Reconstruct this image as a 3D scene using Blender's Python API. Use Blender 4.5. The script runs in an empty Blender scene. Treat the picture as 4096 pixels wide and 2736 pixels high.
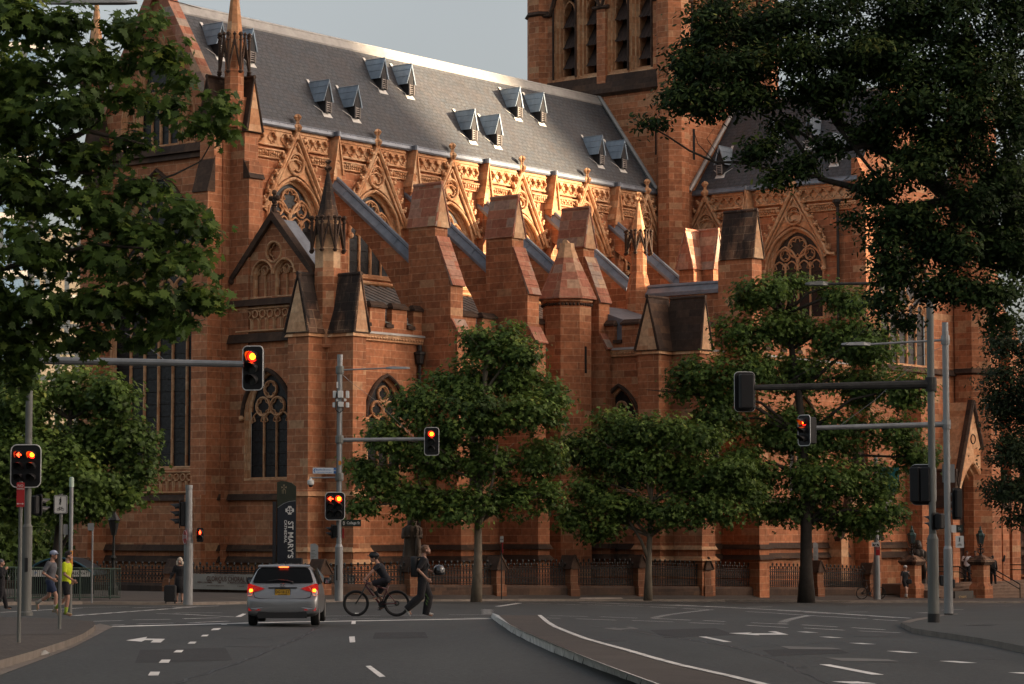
import bpy, bmesh, math, random
import numpy as np
from math import sin, cos, tan, pi, radians, sqrt, atan2
from mathutils import Vector, Matrix
from mathutils.geometry import tessellate_polygon
random.seed(7); RS = np.random.RandomState(11)
SC = bpy.context.scene; COL = SC.collection
# ------------------------------------------------------------------ camera
FPX, HOR, W0, H0 = 10200.0, 2113.0, 4096, 2736
PITCH = math.atan((HOR - H0 / 2) / FPX)
cam_d = bpy.data.cameras.new('camera'); cam = bpy.data.objects.new('camera', cam_d); COL.objects.link(cam)
cam_d.sensor_width = 36; cam_d.lens = 36 * FPX / W0; cam_d.clip_start = .5; cam_d.clip_end = 6000
cam.location = (0, 0, 0); cam.rotation_euler = (pi / 2 + PITCH, 0, 0); SC.camera = cam
# ------------------------------------------------------------------ light
SUN_ROT = radians(95.2)          # bearing of the sun, clockwise from +Y
SUN_EL = radians(8.0)
wd = bpy.data.worlds.new('World'); SC.world = wd; wd.use_nodes = True
nt = wd.node_tree; bg = nt.nodes['Background']
sky = nt.nodes.new('ShaderNodeTexSky'); sky.sky_type = 'NISHITA'; sky.sun_disc = False
sky.sun_elevation = SUN_EL; sky.sun_rotation = SUN_ROT; sky.altitude = 30
sky.air_density = 1.0; sky.dust_density = 5.0; sky.ozone_density = 1.5
hsv = nt.nodes.new('ShaderNodeHueSaturation'); hsv.inputs['Saturation'].default_value = .3
nt.links.new(sky.outputs[0], hsv.inputs['Color']); 
# hazy western sky: a broad warm glow round the low sun
wtc = nt.nodes.new('ShaderNodeTexCoord'); wd_ = nt.nodes.new('ShaderNodeVectorMath'); wd_.operation = 'DOT_PRODUCT'; wd_.inputs[1].default_value = (sin(SUN_ROT) * cos(radians(16)), cos(SUN_ROT) * cos(radians(16)), sin(radians(16)))
wmx = nt.nodes.new('ShaderNodeMath'); wmx.operation = 'MAXIMUM'; wmx.inputs[1].default_value = 0; wpw = nt.nodes.new('ShaderNodeMath'); wpw.operation = 'POWER'; wpw.inputs[1].default_value = 4
wsc = nt.nodes.new('ShaderNodeVectorMath'); wsc.operation = 'SCALE'; wsc.inputs[0].default_value = (6.4, 3.5, 1.8); wad = nt.nodes.new('ShaderNodeVectorMath'); wad.operation = 'ADD'
nt.links.new(wtc.outputs['Generated'], wd_.inputs[0]); nt.links.new(wd_.outputs['Value'], wmx.inputs[0]); nt.links.new(wmx.outputs[0], wpw.inputs[0]); nt.links.new(wpw.outputs[0], wsc.inputs['Scale'])
wns = nt.nodes.new('ShaderNodeTexNoise'); wns.inputs['Scale'].default_value = 2.6; wns.inputs['Detail'].default_value = 5; nt.links.new(wtc.outputs['Generated'], wns.inputs[0])
wmr = nt.nodes.new('ShaderNodeMapRange'); wmr.inputs[1].default_value = .3; wmr.inputs[2].default_value = .7; wmr.inputs[3].default_value = .86; wmr.inputs[4].default_value = 1.06; nt.links.new(wns.outputs[0], wmr.inputs[0])      # thin uneven cloud
wcl = nt.nodes.new('ShaderNodeVectorMath'); wcl.operation = 'SCALE'; nt.links.new(hsv.outputs[0], wcl.inputs[0]); nt.links.new(wmr.outputs[0], wcl.inputs['Scale'])
nt.links.new(wcl.outputs[0], wad.inputs[0]); nt.links.new(wsc.outputs[0], wad.inputs[1]); nt.links.new(wad.outputs[0], bg.inputs[0])
bg.inputs[1].default_value = .085
sun_d = bpy.data.lights.new('sun', 'SUN'); sun = bpy.data.objects.new('sun', sun_d); COL.objects.link(sun)
sun_d.energy = 5.0; sun_d.angle = radians(.6); sun_d.color = (1, .77, .52)
sdir = Vector((sin(SUN_ROT) * cos(SUN_EL), cos(SUN_ROT) * cos(SUN_EL), sin(SUN_EL)))
sun.rotation_euler = sdir.to_track_quat('Z', 'Y').to_euler()
SC.view_settings.view_transform = 'Standard'; SC.view_settings.look = 'None'
SC.view_settings.exposure = 2.15; SC.view_settings.gamma = 1
SC.cycles.use_denoising = True
SC.cycles.max_bounces = 6; SC.cycles.diffuse_bounces = 3; SC.cycles.glossy_bounces = 3
SC.cycles.transmission_bounces = 4; SC.cycles.transparent_max_bounces = 6
# ------------------------------------------------------------------ helpers
def px(x, y):
    a = (x - W0 / 2) / FPX; b = (H0 / 2 - y) / FPX
    return Vector((a, cos(PITCH) - b * sin(PITCH), sin(PITCH) + b * cos(PITCH)))
def at(x, y, Y):                       # point of the photograph at a given distance
    r = px(x, y); return r * (Y / r.y)
GP = (-1.1114, -.01091, -.01896)
def gz(x, y):                          # the road falls gently away from the camera
    y = max(-40, min(y, 210)); x = max(-90, min(x, 90))
    return GP[0] + GP[1] * x + GP[2] * y
def onroad(x, y, off=0.0):
    r = px(x, y); k = (GP[0] + off) / (r.z - GP[1] * r.x - GP[2] * r.y); return r * k
def tag(o, label=None, cat=None, group=None, kind=None):
    if label: o['label'] = label
    if cat: o['category'] = cat
    if group: o['group'] = group
    if kind: o['kind'] = kind
    return o
def empty(name, loc=(0, 0, 0), rz=0.0, label=None, cat=None, group=None):
    o = bpy.data.objects.new(name, None); COL.objects.link(o); o.location = loc; o.rotation_euler = (0, 0, rz)
    o.empty_display_size = .2
    return tag(o, label, cat, group)
def copy_tree(o, parent=None):
    c = o.copy(); COL.objects.link(c)
    if parent is not None: c.parent = parent; c.matrix_parent_inverse = o.matrix_parent_inverse
    for ch in list(o.children): copy_tree(ch, c)
    return c
MATS = {}
def mat(name, col, rough=.7, metal=0.0, var=0.0, scale=3.0, emit=None, estr=0.0, spec=.4, col2=None, bump=0.0, bscale=40, stretch=None, coat=0.0):
    if name in MATS: return MATS[name]
    m = bpy.data.materials.new(name); m.use_nodes = True; n = m.node_tree; b = n.nodes['Principled BSDF']
    b.inputs['Base Color'].default_value = (*col, 1); b.inputs['Roughness'].default_value = rough
    b.inputs['Metallic'].default_value = metal; b.inputs['Specular IOR Level'].default_value = spec
    if coat: b.inputs['Coat Weight'].default_value = coat; b.inputs['Coat Roughness'].default_value = .08
    if emit: b.inputs['Emission Color'].default_value = (*emit, 1); b.inputs['Emission Strength'].default_value = estr
    tc = None
    if var or col2 or bump:
        tc = n.nodes.new('ShaderNodeTexCoord'); mp = n.nodes.new('ShaderNodeMapping'); n.links.new(tc.outputs['Object'], mp.inputs[0])
        if stretch: mp.inputs['Scale'].default_value = stretch
    if var or col2:
        nz = n.nodes.new('ShaderNodeTexNoise'); nz.inputs['Scale'].default_value = scale; nz.inputs['Detail'].default_value = 6; nz.inputs['Roughness'].default_value = .65
        n.links.new(mp.outputs[0], nz.inputs[0])
        cr = n.nodes.new('ShaderNodeValToRGB'); cr.color_ramp.elements[0].position = .3; cr.color_ramp.elements[1].position = .72
        c2 = col2 or tuple(min(1, c * (1 + var)) for c in col); c1 = col if col2 else tuple(c * (1 - var) for c in col)
        cr.color_ramp.elements[0].color = (*c1, 1); cr.color_ramp.elements[1].color = (*c2, 1)
        n.links.new(nz.outputs[0], cr.inputs[0]); n.links.new(cr.outputs[0], b.inputs['Base Color'])
    if bump:
        nb = n.nodes.new('ShaderNodeTexNoise'); nb.inputs['Scale'].default_value = bscale; nb.inputs['Detail'].default_value = 4
        n.links.new(mp.outputs[0], nb.inputs[0]); bp = n.nodes.new('ShaderNodeBump'); bp.inputs['Strength'].default_value = bump; bp.inputs['Distance'].default_value = .02
        n.links.new(nb.outputs[0], bp.inputs['Height']); n.links.new(bp.outputs[0], b.inputs['Normal'])
    MATS[name] = m; return m
def blocks(name, cols, bw, rh, mortar=.013, mcol=(.40, .27, .17), stain=.45, staincol=(.035, .022, .016), rough=.85, bump=.35, sscale=(.35, .35, .16), lo=.48, hi=.72, msm=.15):
    """coursed blocks from the face-aligned UVs, every block its own colour, with weather stains"""
    if name in MATS: return MATS[name]
    m = bpy.data.materials.new(name); m.use_nodes = True; n = m.node_tree; N = n.nodes; L = n.links; b = N['Principled BSDF']
    b.inputs['Roughness'].default_value = rough; b.inputs['Specular IOR Level'].default_value = .25
    uv = N.new('ShaderNodeUVMap'); uv.uv_map = 'UVMap'
    nw = N.new('ShaderNodeTexNoise'); nw.inputs['Scale'].default_value = .8; L.new(uv.outputs[0], nw.inputs[0])
    br = N.new('ShaderNodeTexBrick'); br.inputs['Color1'].default_value = (0, 0, 0, 1); br.inputs['Color2'].default_value = (1, 1, 1, 1)
    br.inputs['Mortar'].default_value = (.5, .5, .5, 1); br.inputs['Scale'].default_value = 1; br.inputs['Mortar Size'].default_value = mortar
    br.inputs['Mortar Smooth'].default_value = msm; br.inputs['Brick Width'].default_value = bw; br.inputs['Row Height'].default_value = rh; br.inputs['Bias'].default_value = 0
    br.offset = .43; br.squash = 1.25; br.squash_frequency = 3
    L.new(uv.outputs[0], br.inputs['Vector'])
    cr = N.new('ShaderNodeValToRGB'); cr.color_ramp.interpolation = 'LINEAR'
    el = cr.color_ramp.elements
    while len(el) < len(cols): el.new(.5)
    for i, c in enumerate(cols): el[i].position = i / (len(cols) - 1); el[i].color = (*c, 1)
    L.new(br.outputs['Color'], cr.inputs[0])
    mx = N.new('ShaderNodeMix'); mx.data_type = 'RGBA'; mx.inputs[7].default_value = (*mcol, 1)
    L.new(br.outputs['Fac'], mx.inputs[0]); L.new(cr.outputs[0], mx.inputs[6])
    tc = N.new('ShaderNodeTexCoord'); mp = N.new('ShaderNodeMapping'); mp.inputs['Scale'].default_value = sscale; L.new(tc.outputs['Object'], mp.inputs[0])
    nz = N.new('ShaderNodeTexNoise'); nz.inputs['Scale'].default_value = 1; nz.inputs['Detail'].default_value = 7; nz.inputs['Roughness'].default_value = .62; L.new(mp.outputs[0], nz.inputs[0])
    mr = N.new('ShaderNodeMapRange'); mr.inputs[1].default_value = lo; mr.inputs[2].default_value = hi; mr.inputs[3].default_value = 0; mr.inputs[4].default_value = stain; L.new(nz.outputs[0], mr.inputs[0])
    m2 = N.new('ShaderNodeMix'); m2.data_type = 'RGBA'; m2.inputs[7].default_value = (*staincol, 1); L.new(mr.outputs[0], m2.inputs[0]); L.new(mx.outputs[2], m2.inputs[6])
    n3 = N.new('ShaderNodeTexNoise'); n3.inputs['Scale'].default_value = 5; n3.inputs['Detail'].default_value = 6; L.new(tc.outputs['Object'], n3.inputs[0])
    mr3 = N.new('ShaderNodeMapRange'); mr3.inputs[3].default_value = .72; mr3.inputs[4].default_value = 1.28; mr3.inputs[1].default_value = .25; mr3.inputs[2].default_value = .75; L.new(n3.outputs[0], mr3.inputs[0])
    vm = N.new('ShaderNodeVectorMath'); vm.operation = 'SCALE'; L.new(m2.outputs[2], vm.inputs[0]); L.new(mr3.outputs[0], vm.inputs['Scale'])
    L.new(vm.outputs[0], b.inputs['Base Color'])
    bp = N.new('ShaderNodeBump'); bp.inputs['Strength'].default_value = bump; bp.inputs['Distance'].default_value = .02
    sb = N.new('ShaderNodeMath'); sb.operation = 'MULTIPLY_ADD'; sb.inputs[1].default_value = -1.0; L.new(br.outputs['Fac'], sb.inputs[0]); L.new(n3.outputs[0], sb.inputs[2])
    L.new(sb.outputs[0], bp.inputs['Height']); L.new(bp.outputs[0], b.inputs['Normal'])
    MATS[name] = m; return m
class MB:
    """collects faces, then links them as ONE mesh object with face-aligned UVs"""
    def __init__(s): s.v = []; s.f = []; s.m = []; s.cur = 0
    def add(s, vs, fs):
        o = len(s.v); s.v.extend(tuple(v) for v in vs)
        for f in fs: s.f.append(tuple(i + o for i in f)); s.m.append(s.cur)
        return s
    def face(s, pts): return s.add(pts, [tuple(range(len(pts)))])
    def box(s, x0, x1, y0, y1, z0, z1):
        v = [(x, y, z) for x in (x0, x1) for y in (y0, y1) for z in (z0, z1)]
        return s.add(v, [(0, 1, 3, 2), (4, 6, 7, 5), (0, 4, 5, 1), (2, 3, 7, 6), (0, 2, 6, 4), (1, 5, 7, 3)])
    def extrude(s, pts, vec, caps=True):
        pts = [Vector(p) for p in pts]; q = [p + Vector(vec) for p in pts]; n = len(pts)
        fs = [(i, (i + 1) % n, n + (i + 1) % n, n + i) for i in range(n)]
        if caps: fs += [tuple(range(n)), tuple(range(2 * n - 1, n - 1, -1))]
        return s.add(pts + q, fs)
    def loft(s, rings, close=True, cap=True):
        n = len(rings[0]); vs = [p for r in rings for p in r]; fs = []
        for k in range(len(rings) - 1):
            for i in range(n if close else n - 1):
                j = (i + 1) % n; fs.append((k * n + i, k * n + j, (k + 1) * n + j, (k + 1) * n + i))
        if cap and close: fs += [tuple(range(n - 1, -1, -1)), tuple(range((len(rings) - 1) * n, len(rings) * n))]
        return s.add(vs, fs)
    def lathe(s, prof, c=(0, 0, 0), n=12, rot=0.0, axis='z', lobes=0, amp=0.0):
        rings = []
        for r, z in prof:
            ring = []
            for i in range(n):
                a = rot + 2 * pi * i / n; rr = r * (1 + amp * cos(lobes * a)) if lobes else r
                p = (rr * cos(a), rr * sin(a), z)
                if axis == 'y': p = (p[0], p[2], p[1])
                if axis == 'x': p = (p[2], p[0], p[1])
                ring.append((c[0] + p[0], c[1] + p[1], c[2] + p[2]))
            rings.append(ring)
        return s.loft(rings)
    def tube(s, path, rad, n=8, cap=True):
        path = [Vector(p) for p in path]; k = len(path)
        if not hasattr(rad, '__len__'): rad = [rad] * k
        rings = []; up = None
        for i, p in enumerate(path):
            d = (path[min(i + 1, k - 1)] - path[max(i - 1, 0)])
            if d.length < 1e-9: d = Vector((0, 0, 1))
            d.normalize()
            if up is None: up = Vector((0, 0, 1)) if abs(d.z) < .9 else Vector((1, 0, 0))
            a = d.cross(up)
            if a.length < 1e-6: a = d.orthogonal()
            a.normalize(); b = d.cross(a); up = -b if up.dot(b) < 0 else b
            up = a.cross(d)
            rings.append([p + rad[i] * (cos(2 * pi * j / n) * a + sin(2 * pi * j / n) * b) for j in range(n)])
        return s.loft(rings, cap=cap)
    def ball(s, c, r, n=8, m=5, sc=(1, 1, 1)):
        rings = []
        for k in range(m + 1):
            th = pi * k / m; rr = max(sin(th), .02); z = cos(th)
            rings.append([(c[0] + r * sc[0] * rr * cos(2 * pi * i / n), c[1] + r * sc[1] * rr * sin(2 * pi * i / n), c[2] + r * sc[2] * z) for i in range(n)])
        return s.loft(rings)
    def rbox(s, x0, x1, y0, y1, z0, z1, b=.01):
        """box with chamfered vertical and horizontal edges"""
        def ring(i, z): return [(x0 + i + b, y0 + i, z), (x1 - i - b, y0 + i, z), (x1 - i, y0 + i + b, z), (x1 - i, y1 - i - b, z), (x1 - i - b, y1 - i, z), (x0 + i + b, y1 - i, z), (x0 + i, y1 - i - b, z), (x0 + i, y0 + i + b, z)]
        return s.loft([ring(b, z0), ring(0, z0 + b), ring(0, z1 - b), ring(b, z1)])
    def xf(s, M, start=0):
        s.v[start:] = [tuple(M @ Vector(p)) for p in s.v[start:]]; return s
    def mark(s): s.cuts = getattr(s, 'cuts', []) + [(len(s.v), len(s.f))]; return s
    def split(s, name, mats, parent):
        """every piece between two marks becomes an object of its own"""
        v0 = f0 = 0; out = []
        for v1, f1 in getattr(s, 'cuts', []) + [(len(s.v), len(s.f))]:
            if f1 > f0:
                q = MB(); q.v = s.v[v0:v1]; q.f = [tuple(i - v0 for i in f) for f in s.f[f0:f1]]; q.m = s.m[f0:f1]; out.append(q.build(name, mats, parent))
            v0, f0 = v1, f1
        return out
    def build(s, name, mats, parent=None, smooth=False, uv=True):
        me = bpy.data.meshes.new(name); me.from_pydata(s.v, [], s.f); me.update()
        for m in (mats if isinstance(mats, (list, tuple)) else [mats]): me.materials.append(m)
        if any(s.m): me.polygons.foreach_set('material_index', np.array(s.m, dtype=np.int32))
        if smooth: me.polygons.foreach_set('use_smooth', np.ones(len(me.polygons), dtype=bool))
        if uv and len(me.polygons): planar_uv(me)
        o = bpy.data.objects.new(name, me); COL.objects.link(o)
        if parent is not None: o.parent = parent
        return o
def planar_uv(me):
    nl = len(me.loops); npoly = len(me.polygons)
    co = np.empty(len(me.vertices) * 3); me.vertices.foreach_get('co', co); co = co.reshape(-1, 3)
    nr = np.empty(npoly * 3); me.polygons.foreach_get('normal', nr); nr = nr.reshape(-1, 3)
    vi = np.empty(nl, dtype=np.int32); me.loops.foreach_get('vertex_index', vi)
    tot = np.empty(npoly, dtype=np.int32); me.polygons.foreach_get('loop_total', tot)
    pi_ = np.repeat(np.arange(npoly), tot)
    big = np.argmax(np.abs(nr[:, :2]), axis=1); sg = np.sign(nr[np.arange(npoly), big]); sg[sg == 0] = 1
    nr = nr * sg[:, None]
    t = np.stack([-nr[:, 1], nr[:, 0], np.zeros(npoly)], 1); ln = np.linalg.norm(t, axis=1)
    flat = ln < .02; t[flat] = (1, 0, 0); ln[flat] = 1; t /= ln[:, None]
    b = np.cross(nr, t); b[b[:, 2] < 0] *= -1; b[flat] = (0, 1, 0)
    P = co[vi]; uvs = np.stack([(P * t[pi_]).sum(1), (P * b[pi_]).sum(1)], 1)
    l = me.uv_layers.new(name='UVMap'); l.data.foreach_set('uv', uvs.astype(np.float32).ravel())
def text_faces(mb, body, size, M, thick=.004, align='CENTER', sx=1.0, bold=0.0):
    """lettering as real faces; M maps the text's own x right, y up, z towards the reader"""
    cu = bpy.data.curves.new('lettering', 'FONT'); cu.body = body; cu.size = size; cu.align_x = align; cu.align_y = 'CENTER'; cu.resolution_u = 3; cu.extrude = thick / 2; cu.offset = bold
    ob = bpy.data.objects.new('lettering', cu); COL.objects.link(ob); bpy.context.view_layer.update()
    me = ob.evaluated_get(bpy.context.evaluated_depsgraph_get()).to_mesh()
    vs = [M @ Vector((v.co.x * sx, v.co.y, v.co.z)) for v in me.vertices]; fs = [tuple(p.vertices) for p in me.polygons]
    mb.add(vs, fs); ob.to_mesh_clear(); bpy.data.objects.remove(ob); bpy.data.curves.remove(cu)
# ------------------------------------------------------------------ stone, slate, lead
ST_WALL = blocks('sandstone_wall', [(0.305, 0.118, 0.055), (0.293, 0.113, 0.053), (0.425, 0.164, 0.076), (0.346, 0.133, 0.062), (0.256, 0.098, 0.046), (0.449, 0.173, 0.081), (0.328, 0.126, 0.059), (0.44, 0.25, 0.135)], .92, .36, mortar=.009, mcol=(.52, .32, .19), stain=.5, lo=.5, hi=.8)
ST_RED = blocks('sandstone_slabs', [(.27, .10, .06), (.34, .135, .083), (.29, .11, .07), (.36, .15, .092), (.30, .25, .205), (.30, .12, .075), (.46, .31, .2)], 1.0, .5, mortar=.012, stain=.35)
ST_TRIM = blocks('sandstone_trim', [(.42, .19, .088), (.50, .26, .13), (.60, .38, .22), (.45, .20, .09), (.56, .33, .18)], .9, .4, mortar=.004, stain=.35, bump=.5)
ST_PALE = blocks('sandstone_pale', [(.46, .27, .15), (.52, .34, .2), (.42, .22, .115)], 1.1, .45, mortar=.006, stain=.4)
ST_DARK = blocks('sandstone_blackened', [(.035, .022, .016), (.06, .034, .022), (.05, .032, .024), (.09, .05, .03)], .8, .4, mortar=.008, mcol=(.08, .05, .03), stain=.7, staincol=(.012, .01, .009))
ST_STAIN = blocks('sandstone_streaked', [(.16, .10, .065), (.10, .05, .03), (.22, .12, .07), (.08, .06, .05)], .8, .45, mortar=.01, stain=.9, staincol=(.016, .013, .012), lo=.42, hi=.55, sscale=(.8, .8, .3))
SLATE = blocks('slate', [(.058, .066, .075), (.068, .075, .085), (.065, .069, .074), (.073, .077, .082), (.060, .069, .080)], .36, .27, mortar=.022, mcol=(.04, .039, .041), stain=.3, staincol=(.07, .056, .052), rough=.6, bump=.35, msm=.1, sscale=(.8, .8, .12), lo=.45, hi=.62)
LEAD = mat('lead', (.16, .18, .21), .45, .3, var=.25, scale=2.2, bump=.15, bscale=9)
LEADPALE = mat('pale_lead_cap', (.32, .31, .29), .5, .1, var=.2, scale=2)
ZINC = mat('blue_grey_zinc', (.25, .31, .37), .45, .3, var=.25, scale=1.7, stretch=(1, 1, .2))
GLASS = mat('leaded_glass', (.012, .012, .013), .4, 0, var=.7, scale=5, spec=.22, bump=.8, bscale=7)
LOUVRE = mat('dark_louvre', (.045, .028, .022), .8, var=.3)
IRONW = mat('downpipe_iron', (.03, .027, .025), .5, .3, var=.3)
ZB = 3.6
CX0, CY0 = -11.0638, 128.0
CATH = empty('cathedral', (CX0, CY0, -ZB), radians(51.75), 'large brown sandstone gothic cathedral with slate roof, flying buttresses and square tower', 'cathedral')
def P(s, t, z): return (s, -t, z + ZB)
def fr_t(t0): return lambda a, b, d=0.0: P(a, t0 + d, b)
def fr_s(s0): return lambda a, b, d=0.0: P(s0 - d, a, b)
def bx(mb, s0, s1, t0, t1, z0, z1): return mb.box(s0, s1, -t1, -t0, z0 + ZB, z1 + ZB)
def part(mb, name, m, smooth=False, parent=None): return mb.build(name, m, parent or CATH, smooth)
def arch(a, half, h, spring, n=9, e=0.0, sill=None, sl=0.0):
    R = (half * half + h * h) / (2 * half); r = R - e; off = R - half
    th = math.acos(max(-1, min(1, off / r))); out = []
    for i in range(n + 1): q = th * i / n; out.append((a - off + r * cos(q), spring + r * sin(q)))
    for i in range(n - 1, -1, -1): q = th * i / n; out.append((a + off - r * cos(q), spring + r * sin(q)))
    if sill is not None: out = [(a + half - e, sill + sl * e)] + out + [(a - half + e, sill + sl * e)]
    return out
def bar(mb, fr, path, w, d0, dep, closed=False):
    n = len(path); rings = []
    for i in range(n):
        p0 = path[(i - 1) % n] if closed or i > 0 else path[i]; p1 = path[(i + 1) % n] if closed or i < n - 1 else path[i]
        dx, dy = p1[0] - p0[0], p1[1] - p0[1]; l = sqrt(dx * dx + dy * dy) or 1; nx, ny = -dy / l, dx / l
        x, y = path[i]; w2 = w / 2
        rings.append([fr(x - nx * w2, y - ny * w2, d0 - dep), fr(x - nx * w2, y - ny * w2, d0 - .35 * w), fr(x - nx * w * .18, y - ny * w * .18, d0), fr(x + nx * w * .18, y + ny * w * .18, d0), fr(x + nx * w2, y + ny * w2, d0 - .35 * w), fr(x + nx * w2, y + ny * w2, d0 - dep)])
    if closed: rings.append(rings[0])
    mb.loft(rings, close=True, cap=not closed)
def circ(x, y, r, n=20, a0=0.0): return [(x + r * cos(a0 + 2 * pi * i / n), y + r * sin(a0 + 2 * pi * i / n)) for i in range(n)]
def foil(x, y, R, k, n=6, rot=pi / 2, dp=.5):
    """outline of a k-foil of outer radius R"""
    c = R * dp; q = R - c; out = []
    for j in range(k):
        for i in range(n):
            f = (i / n - .5) * 2 * pi / k; r = c * cos(f) + sqrt(max(q * q - (c * sin(f)) ** 2, (.1 * q) ** 2)); a = rot + 2 * pi * j / k + f
            out.append((x + r * cos(a), y + r * sin(a)))
    return out
def wall(mb, fr, outer, holes=(), d=0.0):
    loops = [outer] + list(holes); vl = [[Vector((p[0], p[1], 0)) for p in l] for l in loops]
    flat = [p for l in loops for p in l]; tris = tessellate_polygon(vl)
    mb.add([fr(p[0], p[1], d) for p in flat], [tuple(t) for t in tris])
def reveal(mb, fr, pts, d0, d1):
    n = len(pts); mb.add([fr(*p, d0) for p in pts] + [fr(*p, d1) for p in pts], [(i, (i + 1) % n, n + (i + 1) % n, n + i) for i in range(n)])
ORD = [(-.02, .02), (.04, 0), (.07, -.06), (.13, -.05), (.16, -.12), (.21, -.13), (.25, -.2)]
def window(fr, a, sill, spring, half, h, style, hood=True, orders=ORD, name='window', glass=GLASS, blind=False):
    """a traceried pointed window; half and h are the outer opening. Returns the hole for the wall."""
    m = MB(); rings = [[fr(x, y, d) for x, y in arch(a, half, h, spring, 9, e, sill, .6)] for e, d in orders]
    m.loft(rings, close=True, cap=False)
    E, D = orders[-1]; hi = half - E; R = (half * half + h * h) / (2 * half); hh = sqrt(max((R - E) ** 2 - (R - half) ** 2, .01)); si = sill + .6 * E
    if hood:
        hp = arch(a, half + .13, h + .16, spring - .25, 9)
        m.cur = 1; bar(m, fr, hp, .2, .16, .16); m.cur = 0
        for sg in (-1, 1): m.ball(fr(a + sg * (half + .13), spring - .3, .1), .15, 7, 5)
    w = part(m, name, [ST_TRIM, ST_DARK])
    tr = MB(); dt = D + .06; bw = max(.07, half * .075)
    def light(c, hw, sp, f=1.3):
        bar(tr, fr, arch(c, hw, hw * f, sp, 5), bw * .6, dt - .04, .12)
        for sg in (-1, 1): bar(tr, fr, [(c + sg * hw, sp + hw * .1), (c + sg * hw * .45, sp + hw * .28), (c + sg * hw * .62, sp + hw * .75)], bw * .35, dt - .06, .08)
    bar(tr, fr, arch(a, hi + .02, hh + .02, spring, 9), bw, dt, .16)
    if style == 'four':
        for k in (-.5, 0, .5): bar(tr, fr, [(a + k * hi, si - .05), (a + k * hi, spring + (.15 * hi if k else .3 * hi))], bw * (.8 if k else 1), dt - (.03 if k else 0), .16)
        for sg in (-1, 1):
            bar(tr, fr, arch(a + sg * hi / 2, hi / 2, hi * .72, spring, 7), bw * .8, dt - .01, .16)
            bar(tr, fr, circ(a + sg * hi / 2, spring + hi * .42, hi * .20, 14), bw * .5, dt - .03, .1, True)
            bar(tr, fr, foil(a + sg * hi / 2, spring + hi * .42, hi * .18, 3, 4), bw * .35, dt - .05, .08, True)
            for q in (-1, 1): light(a + sg * hi / 2 + q * hi / 4, hi / 4, spring - .12 * hi)
        ry = spring + hh - hi * .56
        bar(tr, fr, circ(a, ry, hi * .37, 22), bw * .7, dt, .15, True); bar(tr, fr, foil(a, ry, hi * .33, 7, 4, dp=.72), bw * .4, dt - .04, .1, True)
    elif style in ('three', 'two'):
        nl = 3 if style == 'three' else 2
        for k in range(1, nl): bar(tr, fr, [(a - hi + 2 * hi * k / nl, si - .05), (a - hi + 2 * hi * k / nl, spring - .05)], bw * .8, dt - .02, .16)
        for k in range(nl): light(a - hi + 2 * hi * (k + .5) / nl, hi / nl, spring - .45 * hi if nl == 3 else spring - .2 * hi)
        if nl == 3:
            for cx_, cy_, r in ((a - hi * .38, spring + hi * .2, hi * .36), (a + hi * .38, spring + hi * .2, hi * .36), (a, spring + hi * .86, hi * .32)):
                bar(tr, fr, circ(cx_, cy_, r, 16), bw * .7, dt, .15, True); bar(tr, fr, foil(cx_, cy_, r * .88, 4, 4), bw * .35, dt - .05, .08, True)
        else:
            r = hi * .42; bar(tr, fr, circ(a, spring + hh - hi * .72, r, 16), bw * .7, dt, .15, True); bar(tr, fr, foil(a, spring + hh - hi * .72, r * .88, 4, 4), bw * .35, dt - .05, .08, True)
    elif style == 'six':
        for k in range(1, 6): bar(tr, fr, [(a - hi + hi * k / 3, si - .05), (a - hi + hi * k / 3, spring)], bw * .6, dt - .02, .18)
        for k in range(6): light(a - hi + hi * (k + .5) / 3, hi / 6, spring - .3)
        for sg in (-1, 1):
            bar(tr, fr, arch(a + sg * hi * .5, hi * .5, hi * .8, spring, 7), bw * .6, dt, .16)
            bar(tr, fr, circ(a + sg * hi * .5, spring + hi * .36, hi * .22, 16), bw * .5, dt - .02, .12, True)
            bar(tr, fr, foil(a + sg * hi * .5, spring + hi * .36, hi * .2, 4, 4), bw * .3, dt - .04, .08, True)
        bar(tr, fr, circ(a, spring + hh * .62, hi * .33, 22), bw * .6, dt, .15, True); bar(tr, fr, foil(a, spring + hh * .62, hi * .3, 6, 4, dp=.65), bw * .35, dt - .04, .1, True)
    tr.build('tracery', ST_TRIM, w)
    g = MB(); g.face([fr(x, y, D - .08) for x, y in arch(a, half, h, spring, 9, E - .06, sill, .4)]); g.build('stone_panel' if blind else 'glass', ST_WALL if blind else glass, w)
    if not blind:
        ir = MB()
        nb = int((spring - si) / .62)
        for k in range(1, nb + 1): z = si + k * (spring - si) / (nb + .5); ir.tube([fr(a - hi, z, D - .05), fr(a + hi, z, D - .05)], .014, 4)
        if nb: ir.build('glazing_bar', IRONW, w)
    return arch(a, half, h, spring, 9, 0, sill)
def finial(mb, c, hgt, r, n=12):
    x, y, z = c
    mb.lathe([(r * .34, z), (r * .3, z + .2 * hgt), (r * .5, z + .24 * hgt), (r * .3, z + .28 * hgt)], (x, y, 0), 8)
    mb.lathe([(r * .3, z + .28 * hgt), (r * .75, z + .36 * hgt), (r * 1.0, z + .46 * hgt), (r * .72, z + .55 * hgt), (r * .34, z + .6 * hgt), (r * .32, z + .72 * hgt), (r * .55, z + .78 * hgt), (r * .82, z + .87 * hgt), (r * .5, z + .96 * hgt), (r * .1, z + hgt)], (x, y, 0), 16, 0, 'z', 4, .28)
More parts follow.
